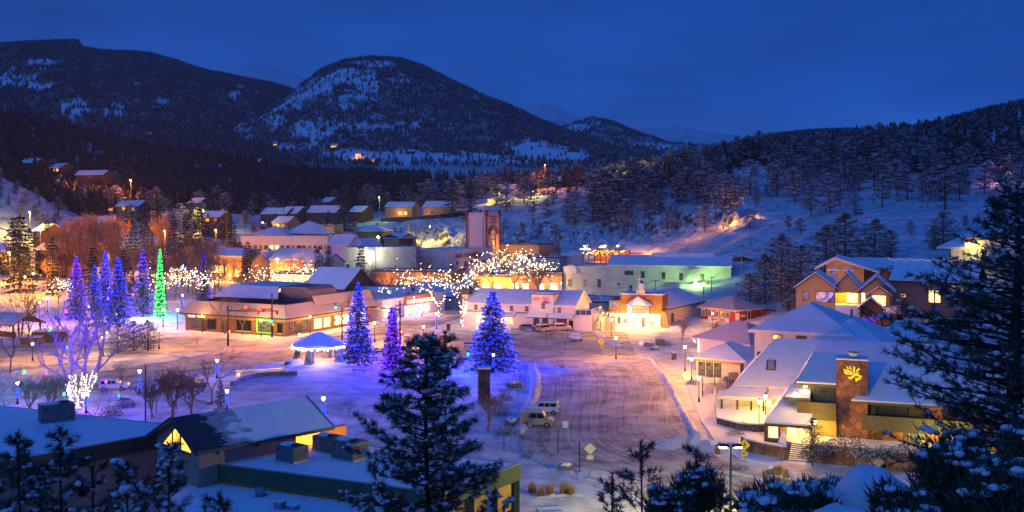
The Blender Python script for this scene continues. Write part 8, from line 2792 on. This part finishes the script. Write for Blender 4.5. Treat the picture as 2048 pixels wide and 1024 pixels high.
# coloured flood bulbs hung among the boughs
EBULB = {k: E(k + '_flood_bulb', v, 7) for k, v in (('green', (.01, 1.0, .10)), ('blue', (.01, .12, 1.0)), ('pink', (.80, .03, 1.0)), ('purple', (.35, .02, 1.0)))}
for i, (px, py, Y, col, near) in enumerate(((100, 661, 132, 'green', 'on the long low limb of the straight park tree'), (134, 695, 120, 'blue', 'low on the straight park tree'), (132, 623, 126, 'pink', 'high on the straight park tree'), (48, 744, 112, 'green', 'by the teal tree'), (128, 789, 112, 'green', 'at the foot of the straight park tree'),
  (92, 746, 112, 'purple', 'in the bare bush right of the teal tree'), (212, 764, 119, 'pink', 'over the parked white vehicle'), (166, 823, 108, 'pink', 'under the violet bush'), (178, 611, 165, 'blue', 'above the crossing sign'), (233, 629, 195, 'blue', 'under the wide blue spruce'), (216, 597, 200, 'pink', 'on the wide blue spruce'),
  (238, 676, 178, 'green', 'on the small dark fir'), (308, 551, 240, 'green', 'left of the green spruce'), (345, 557, 240, 'green', 'right of the green spruce'), (371, 536, 240, 'blue', 'in the white lit trees, upper'), (358, 572, 235, 'blue', 'in the white lit trees, lower'), (393, 553, 245, 'pink', 'in the white lit trees, left'), (398, 562, 246, 'pink', 'in the white lit trees, right'),
  (266, 590, 210, 'pink', 'left of the sparse violet spruce'), (238, 792, 116, 'blue', 'on the snow by the sapling'), (936, 709, 150, 'green', 'at the left foot of the largest blue spruce'))):
 o = MB()
 rr = .10 + .0004 * Y
 o.blob((0, 0, 0), rr, rr, rr, rnd, 0)
 o.tube((0, 0, rr * .8), (0, 0, rr * 1.7), rr * .4, rr * .3, 6)
 q = W(px, py, Y)
 b = o.build('flood_bulb', EBULB[col], None, q)
 tag(b, col + ' flood bulb ' + near, 'light bulb', 'coloured flood bulbs in the park trees')
 lamp(b, (0, -rr - .25, 0), LCOL[col], 45, .15)
# floodlight bank at the foot of the green tree
for i, (px, py, Y, w) in enumerate(((268, 630, 225, 550), (300, 636, 222, 550), (212, 660, 200, 160))):
 p = on(px, Y)
 r = empty('ground_floodlight', p, 0, ('left ground floodlight glaring between the blue and violet spruces', 'right ground floodlight glaring beside the green spruce', 'small ground floodlight in twigs below the wide blue spruce')[i], 'floodlight')
 mb = MB(); mb.box(-.35, .35, -.2, .2, 0, .5); mb.build('housing', METAL, r)
 mb = MB(); mb.box(-.33, .33, -.23, -.203, .05, .48); mb.build('lens', EWHT, r)
 lamp(r, (0, -.9, 1.0), LCOL['white'], w, .3)
# ---- shrubs
SHR = []
for i in range(3):
 rg = random.Random(900 + i)
 tb = TB()
 for k in range(900):
  a, e, rr = rg.uniform(0, 6.28), math.asin(rg.random()), rg.random() ** .4
  x, y, z = 1.2 * rr * math.cos(a) * math.cos(e), 1.0 * rr * math.sin(a) * math.cos(e), .75 * rr * math.sin(e)
  g = rg.uniform(.06, .13)
  tb.tri((x, y, z), (x + rg.uniform(-g, g), y + rg.uniform(-g, g), z + g * rg.uniform(.2, 1)), (x + rg.uniform(-g, g), y + rg.uniform(-g, g), z + g * rg.uniform(-.4, .6)), 1 if rg.random() < (.25 + .5 * z) else 0)
 SHR.append(tb.mesh('snowy_leaves', [NEEDLE, FROST]))
for i in range(2):
 rg = random.Random(950 + i)
 tb = TB()
 for k in range(260):
  a, b_ = rg.uniform(0, 6.28), rg.uniform(.0, .5)
  L = rg.uniform(.6, 1.1)
  c, s_ = math.cos(a), math.sin(a)
  x, y = rg.uniform(-.25, .25), rg.uniform(-.25, .25)
  tb.tri((x - s_ * .012, y + c * .012, 0), (x + s_ * .012, y - c * .012, 0), (x + c * L * b_, y + s_ * L * b_, L), 0)
 SHR.append(tb.mesh('dry_blades', [M('straw_gold', (.42, .26, .06), .8), M('straw_brown', (.2, .09, .05), .8)]))
def shrub(px, py, k, s_, lab, z=0.0, group=None, rz=0):
 r = empty('snowy_shrub' if k < 3 else 'dry_grass_tuft', G(px, py, z), rz or rnd.uniform(0, 6), lab, 'shrub' if k < 3 else 'grass tuft', group)
 r.scale = (s_, s_, s_)
 link('leaves' if k < 3 else 'blades', SHR[k], r)
for px, py, s_, z, lab in ((1650, 905, 1.4, 1.3, 'snowy spreading juniper right of the frosted conifer'), (1690, 896, 1.7, 1.3, 'largest snowy juniper under the chimney'), (1612, 915, .9, 1.3, 'low snowy juniper spilling over the stair side'), (1725, 915, 1.5, 1.3, 'snowy juniper above the garden wall, middle'),
  (1770, 915, 1.5, 1.3, 'snowy juniper above the garden wall, right'), (1815, 915, 1.6, 1.3, 'snowy juniper by the lit lower window'), (1490, 862, 1.3, 0, 'snowy bush left of the round stone wall'), (1470, 872, 1.0, 0, 'smaller snowy bush left of the round stone wall'), (1400, 742, .9, 0, 'snowy hedge clump by the cafe lamp'),
  (1385, 770, 1.0, 0, 'snowy hedge clump left of the cafe doors'), (1478, 940, .8, 0, 'snowy tuft at the foot of the walking figure sign'), (1330, 690, 1.1, 0, 'snowy scrub by the utility cabinet'), (1455, 765, 1.3, 0, 'clipped snowy hedge behind the signboard'), (1480, 775, 1.3, 0, 'reddish bush behind the signboard'),
  (1010, 800, 1.1, 0, 'snowy scrub in the road side bed, upper'), (1000, 830, 1.3, 0, 'snowy scrub in the road side bed, middle'), (1015, 870, 1.3, 0, 'snowy scrub in the road side bed, lower'), (1060, 915, .9, 0, 'brown snowy scrub near the thin marker post'), (250, 815, 1.4, 0, 'snowy scrub by the park path'), (220, 830, 1.4, 0, 'snowy scrub at the roof edge'), (130, 830, 1.4, 0, 'scrub under the green bulb')):
 shrub(px, py, rnd.randrange(3), s_, lab, z)
def scrub(n, seed, box, sc, lab, group):
 rg = random.Random(seed)
 for i in range(n):
  p = on(rg.uniform(*box[:2]), rg.uniform(*box[2:]))
  k = rg.choice((0, 1, 2, 4, 4))
  r = empty('snowy_shrub' if k < 3 else 'dry_brush', p, rg.uniform(0, 6), lab, 'shrub', group)
  s_ = rg.uniform(*sc)
  r.scale = (s_, s_, s_ * (1 if k < 3 else 1.5))
  link('leaves' if k < 3 else 'blades', SHR[k], r)
scrub(60, 1, (760, 1560, 425, 480), (1.0, 2.4), 'low brush on the broken rock band behind town', 'brush of the rock band')
scrub(46, 2, (1440, 1900, 300, 480), (.5, 1.3), 'low brush poking through snow on the open right slope', 'brush of the open slope')
scrub(50, 4, (-60, 150, 380, 500), (.6, 1.6), 'low brush on the pale snowy slope at far left', 'brush of the left slope')
scrub(26, 3, (1000, 1250, 470, 540), (.7, 1.6), 'low brush on the blue snow under the hillside houses', 'brush under the houses')
for px, py, s_, lab in ((1065, 985, 1.1, 'left golden grass tuft by the yellow wall'), (1083, 992, 1.0, 'second golden grass tuft by the yellow wall'), (1100, 990, 1.1, 'third golden grass tuft by the yellow wall'), (1128, 988, 1.2, 'left of a pair of golden tufts in the car park bed'), (1142, 990, 1.0, 'right of a pair of golden tufts in the car park bed'),
  (1530, 955, .8, 'brown tuft before the lodge steps, left'), (1556, 950, 1.1, 'tallest brown tuft before the lodge steps'), (1572, 955, .9, 'brown tuft before the lodge steps, right'), (1435, 908, .9, 'brown tuft on the plough pile'), (1640, 975, .9, 'brown tuft below the garden wall, left'), (1668, 980, .9, 'brown tuft below the garden wall, right'), (834, 676, 1.2, 'reddish grass tuft on the plaza'), (898, 676, 1.2, 'reddish grass beside the plaza planter')):
 shrub(px, py, 3 if py > 900 and px < 1200 else 4, s_, lab)
# ------------------------------------------------------------------ foreground pines on the knoll
FGN = M('foreground_needle', (.045, .075, .040), .8, var=.5, scale=4)
FGN2 = M('foreground_needle_grey', (.15, .19, .18), .8, var=.4, scale=4)
def icoblob(mb, c, r, rg, sq=.7):
 mb.blob(c, r * rg.uniform(.8, 1.25), r * rg.uniform(.8, 1.2), r * sq * rg.uniform(.8, 1.2), rg, .16, nu=8, nv=6)
def tuft(tb, p, d, L, rg, n, wd):
 u = d.orthogonal().normalized()
 w = d.cross(u)
 for k in range(n):
  a = rg.uniform(0, 6.2832)
  s_ = rg.uniform(-.55, .12) * L
  sp = rg.uniform(.35, 1.0)
  o = u * math.cos(a) + w * math.sin(a)
  b = p + d * s_
  t = b + (d * rg.uniform(.35, .95) + o * sp + Vector((0, 0, rg.uniform(-.12, .10)))) * (L * rg.uniform(.75, 1.1))
  sd = (t - b).cross(Vector((rg.uniform(-1, 1), rg.uniform(-1, 1), rg.uniform(-1, 1)))).normalized() * wd
  tb.tri(tuple(b - sd), tuple(b + sd), tuple(t), 0 if rg.random() < .7 else 1)
def fg_pine(base, top, lab, seed, boughs, R_of, needle=.19, wd=.011, n=26, snow=.35, sub=5, trunk_r=.14, zmin=0.0, upsweep=.35, tops=1, bl=1.0, sblob=.13, leader=True):
 """trunk, whorls of boughs with side twigs, a tuft of long needles at every end, lumps of snow lying on them"""
 rg = random.Random(seed)
 base, top = Vector(base), Vector(top)
 r = empty('foreground_pine', base, 0, lab, 'pine tree')
 ax = top - base
 H = ax.length
 mb, tb, sm = MB(), TB(), MB()
 tr = [ax * t + Vector((rg.uniform(-.03, .03), rg.uniform(-.03, .03), 0)) * H * .25 * math.sin(PI * t) for t in (0, .25, .5, .75, 1)]
 limb(mb, tr, trunk_r, .018, 8)
 def at(t):
  k = min(int(t * 4), 3)
  return tr[k].lerp(tr[k + 1], t * 4 - k)
 def end(p, d, L, pw):
  tuft(tb, p, d, L, rg, n, wd)
  if rg.random() < snow * pw:
   for _ in range(rg.randint(1, 4)):
    icoblob(sm, p + Vector((rg.gauss(0, .5), rg.gauss(0, .5), rg.gauss(.3, .25))) * sblob - d * rg.uniform(0, .16), sblob * rg.uniform(.28, .8), rg, .62)
 for i in range(boughs):
  t = zmin + (1 - zmin) * ((i + rg.random() * .8) / boughs) ** .9
  if t > .985: continue
  p0 = at(t)
  a = i * 2.39996 + rg.uniform(-.5, .5)
  L = R_of(t, a) * rg.uniform(.7, 1.12) * bl
  d = Vector((math.cos(a), math.sin(a), upsweep * rg.uniform(.1, 1.0) - .18 * (1 - t)))
  q = p0
  m = max(3, int(L / .34))
  for j in range(m):
   d = (d + Vector((rg.uniform(-.2, .2), rg.uniform(-.2, .2), rg.uniform(-.10, .22)))).normalized()
   e = q + d * (L / m)
   f = (j + 1) / m
   mb.tube(q, e, max(.008, trunk_r * .30 * (1 - t * .6) * (1 - f * .85) + .006), max(.006, trunk_r * .30 * (1 - t * .6) * (1 - f * .85)), 4, cap=False)
   q = e
   if f > .16:
    for sgn in (-1, 1):
     if rg.random() < .86:
      sd = (d + Vector((-d.y, d.x, 0)) * sgn * rg.uniform(.6, 1.3) + Vector((0, 0, rg.uniform(-.05, .5)))).normalized()
      l2 = (.18 + .42 * (1 - f * .55) * min(1, L / 1.5)) * rg.uniform(.6, 1.1)
      e2 = q + sd * l2
      mb.tube(q, e2, .010, .006, 3, cap=False)
      end(e2, sd, needle, 1)
      if l2 > .30: end(q.lerp(e2, .55), sd, needle * .9, .6)
      if l2 > .42 and sub > 3:
       s3 = (sd + Vector((rg.uniform(-1, 1), rg.uniform(-1, 1), rg.uniform(0, .5)))).normalized()
       e3 = q.lerp(e2, .6) + s3 * .22
       mb.tube(q.lerp(e2, .6), e3, .008, .005, 3, cap=False)
       end(e3, s3, needle, 1)
  end(q, d, needle * 1.1, 1.2)
 if leader:
  for k in range(9):
   t = .90 + .10 * k / 8
   tuft(tb, at(t), (ax.normalized() + Vector((rg.uniform(-.3, .3), rg.uniform(-.3, .3), 0))).normalized(), needle, rg, n, wd)
 mb.build('trunk', BARKD, r)
 link('needles', tb.mesh('needles', [FGN, FGN2]), r)
 if sm.v: sm.build('snow_clumps', FSNOW, r, smooth=True)
 return r
def lop(tab):
 def f(t, a):
  R0 = float(np.interp(t, [q[0] for q in tab], [q[1] for q in tab]))
  l = float(np.interp(t, [q[0] for q in tab], [q[2] for q in tab]))
  c = math.cos(a)
  return (R0 if c > 0 else l) * (.72 + .28 * abs(c))
 return f
Yc = 33.0
fg_pine(on(868, Yc), W(852, 668, Yc), 'big snow clumped pine in the middle foreground', 3, 185,
  lop([(0, 2.9, 3.7), (.30, 3.0, 3.8), (.45, 3.1, 3.9), (.58, 2.6, 3.2), (.68, 1.9, 2.6), (.78, 1.6, 2.1), (.88, 1.1, 1.2), (.95, .6, .65), (1, .2, .2)]), needle=.25, wd=.013, n=26, snow=.36, trunk_r=.22, zmin=.10, upsweep=.25, sblob=.135)
fg_pine(on(880, Yc + .6), W(890, 664, Yc + .4), 'right hand second leader of the middle foreground pine', 4, 20, lop([(0, .1, .1), (.72, .1, .1), (.8, 1.0, .8), (.9, .6, .5), (1, .2, .2)]), needle=.25, wd=.013, n=30, snow=.25, trunk_r=.09, zmin=.72, sblob=.14)
Yr = 17.0
fg_pine(on(2030, Yr), W(2034, 374, Yr), 'tall dark pine filling the right edge of the picture', 8, 135,
  lop([(0, 1.8, 1.7), (.2, 1.8, 1.7), (.38, 1.8, 1.9), (.50, 1.7, 2.25), (.56, 1.5, 1.7), (.62, 1.4, 2.0), (.70, 1.1, 1.0), (.80, .9, .8), (.9, .5, .45), (1, .12, .12)]), needle=.15, wd=.0065, n=26, snow=.26, trunk_r=.20, zmin=.10, upsweep=.28, sblob=.07)
fg_pine(on(2100, Yr + 2.5), W(2105, 330, Yr + 2), 'second dark pine just behind the tall one at the right edge', 9, 110,
  lop([(0, 1.5, 2.0), (.5, 1.5, 2.1), (.8, 1.0, 1.1), (1, .2, .2)]), needle=.15, wd=.007, n=26, snow=.24, trunk_r=.16, zmin=.12, sblob=.085)
Yl = 25.0
for px, pt, lab, sd, sn, k in ((36, 868, 'dark young pine, leftmost at the lower left corner', 21, .22, 1.0), (120, 857, 'taller dark young pine, second at the lower left', 22, .2, 1.0), (185, 905, 'slim dark young pine, third at the lower left', 23, .2, .7), (-18, 935, 'low dark pine cut by the left edge', 26, .3, .9),
  (255, 925, 'low snowy young pine between the slim and the full ones', 24, .5, .9), (338, 888, 'full snowy young pine before the gabled hall', 25, .55, 1.15), (440, 988, 'little snowy pine tip by the lowest roof', 27, .5, .6), (80, 935, 'low bushy pine in the lower left row', 28, .4, 1.0), (290, 960, 'lowest snowy pine of the lower left row', 29, .5, .9)):
 Y = Yl + (sd % 3) * .8
 tp = W(px, pt, Y)
 g = on(px + 6, Y)
 H = tp.z - g.z
 fg_pine(g, tp, lab, sd, int(20 + 26 * k), lop([(0, 1.0 * k, 1.0 * k), (.5, .95 * k, .95 * k), (.75, .62 * k, .62 * k), (.9, .34, .34), (1, .22, .22)]), needle=.21, wd=.011, n=28, snow=sn, trunk_r=.07, zmin=.25, upsweep=.8, sblob=.12)
for px, pt, lab, sd, k, Y in ((1282, 884, 'open branched young pine in the lower centre', 41, 1.5, 25), (1392, 900, 'slim open pine right of the branched one', 42, .95, 24.5), (1440, 962, 'short open pine beside the green lamp post', 43, .75, 24), (1225, 950, 'small side stem left of the branched young pine', 44, .8, 25.2)):
 tp = W(px, pt, Y)
 fg_pine(on(px + 8, Y), tp, lab, sd, int(16 + 8 * k), lop([(0, 1.0 * k, 1.1 * k), (.6, .95 * k, 1.1 * k), (.8, .5 * k, .6 * k), (1, .12, .12)]), needle=.17, wd=.010, n=24, snow=.10, trunk_r=.055, zmin=.35, upsweep=1.1, sub=2, sblob=.08)
# dark snowy juniper masses
def juniper(p, rx, ry, rz, lab, seed, n=2600, snow=.10, g=.055):
 rg = random.Random(seed)
 r = empty('juniper_bush', p, 0, lab, 'juniper')
 tb, sm, mb = TB(), MB(), MB()
 lobes = [(rg.uniform(-.6, .6) * rx, rg.uniform(-.6, .6) * ry, rg.uniform(.3, .95) * rz, rg.uniform(.30, .5)) for _ in range(16)]
 for (cx, cy, cz, q) in lobes:
  mb.tube((0, 0, -.5), (cx, cy, cz), .035, .012, 4, cap=False)
  for k in range(n // 16):
   a, e, rr = rg.uniform(0, 6.28), math.asin(rg.uniform(-.6, 1)), rg.random() ** .35
   x, y, z = cx + q * rx * rr * math.cos(a) * math.cos(e), cy + q * ry * rr * math.sin(a) * math.cos(e), cz + q * rz * rr * math.sin(e) * 1.1
   up = Vector((x, y, z + .4)).normalized()
   L = g * rg.uniform(1, 2.4)
   s_ = Vector((rg.uniform(-1, 1), rg.uniform(-1, 1), rg.uniform(-.5, 1))).normalized()
   t = Vector((x, y, z)) + (up + s_ * .8) * L
   w = s_.cross(up).normalized() * g * .28
   tb.tri((x - w.x, y - w.y, z - w.z), (x + w.x, y + w.y, z + w.z), tuple(t), 0)
  for k in range(7):
   if rg.random() < snow * 5:
    a = rg.uniform(0, 6.28)
    icoblob(sm, (cx + q * rx * .5 * math.cos(a), cy + q * ry * .5 * math.sin(a), cz + q * rz * .85), .055 * rg.uniform(.7, 1.6), rg, .6)
 mb.build('stems', BARKD, r)
 link('leaves', tb.mesh('leaves', [FGN]), r)
 if sm.v: sm.build('snow_clumps', FSNOW, r, smooth=True)
def jun(px, py, Y, rx, rz, lab, seed, **k):
 tp = W(px, py, Y)
 juniper((tp.x, Y, tp.z - rz * 1.1), rx, rx * .8, rz, lab, seed, **k)
jun(1385, 945, 24, .75, 1.2, 'dark snow capped juniper between the open young pines', 61, n=4200, snow=.13, g=.07)
jun(1340, 990, 23, .6, .9, 'snowy juniper low in front of the open young pines', 62, n=2600, snow=.16, g=.07)
jun(1930, 925, 14, .8, .9, 'dark juniper thicket under the right pine', 63, n=6500, snow=.12)
jun(1985, 880, 15, 1.0, 1.2, 'upper juniper thicket at the right edge', 64, n=6500, snow=.12)
jun(2040, 950, 12.5, .8, .9, 'near juniper at the lower right corner', 65, n=5200, snow=.15)
jun(1815, 1000, 12.5, .5, .5, 'juniper sprawling over the snowy boulder', 66, n=4500, snow=.12)
jun(1590, 985, 13, .55, .45, 'snowy sagebrush left of the snowy boulder', 67, n=2600, snow=.16)
jun(1660, 975, 14, .5, .4, 'twiggy sagebrush behind the snowy boulder', 68, n=2000, snow=.14)
jun(1520, 1000, 12.5, .4, .35, 'leftmost sagebrush on the knoll', 69, n=1600, snow=.14)
# snow covered boulders of the knoll
for k, (px, py, Y, rx, ry, rz, lab) in enumerate(((1745, 930, 13.5, .50, .6, .62, 'large rounded snow covered boulder at lower right'), (1690, 1012, 12, .55, .6, .5, 'low snowy rock before the large boulder'), (1580, 1040, 11.5, .55, .5, .35, 'snowy rock ledge at the bottom edge'), (1880, 1030, 11, .8, .6, .45, 'snowy rock at the lower right corner'), (1780, 1040, 10.5, .5, .5, .4, 'snowy rock under the sprawling juniper'))):
 tp = W(px, py, Y)
 mb = MB(); mb.blob((0, 0, -rz * .25), rx, ry, rz, random.Random(k + 5), .12, nu=16, nv=10)
 o = mb.build('snowy_boulder', M('grey_boulder', (.17, .15, .14)), None, (tp.x, Y, tp.z - rz))
 tag(o, lab, 'boulder')
 mb = MB(); mb.blob((0, 0, 0), rx * 1.02, ry * 1.02, rz * .98, random.Random(k + 9), .07, nu=16, nv=10); mb.build('snow_cap', FSNOW, o, smooth=True)
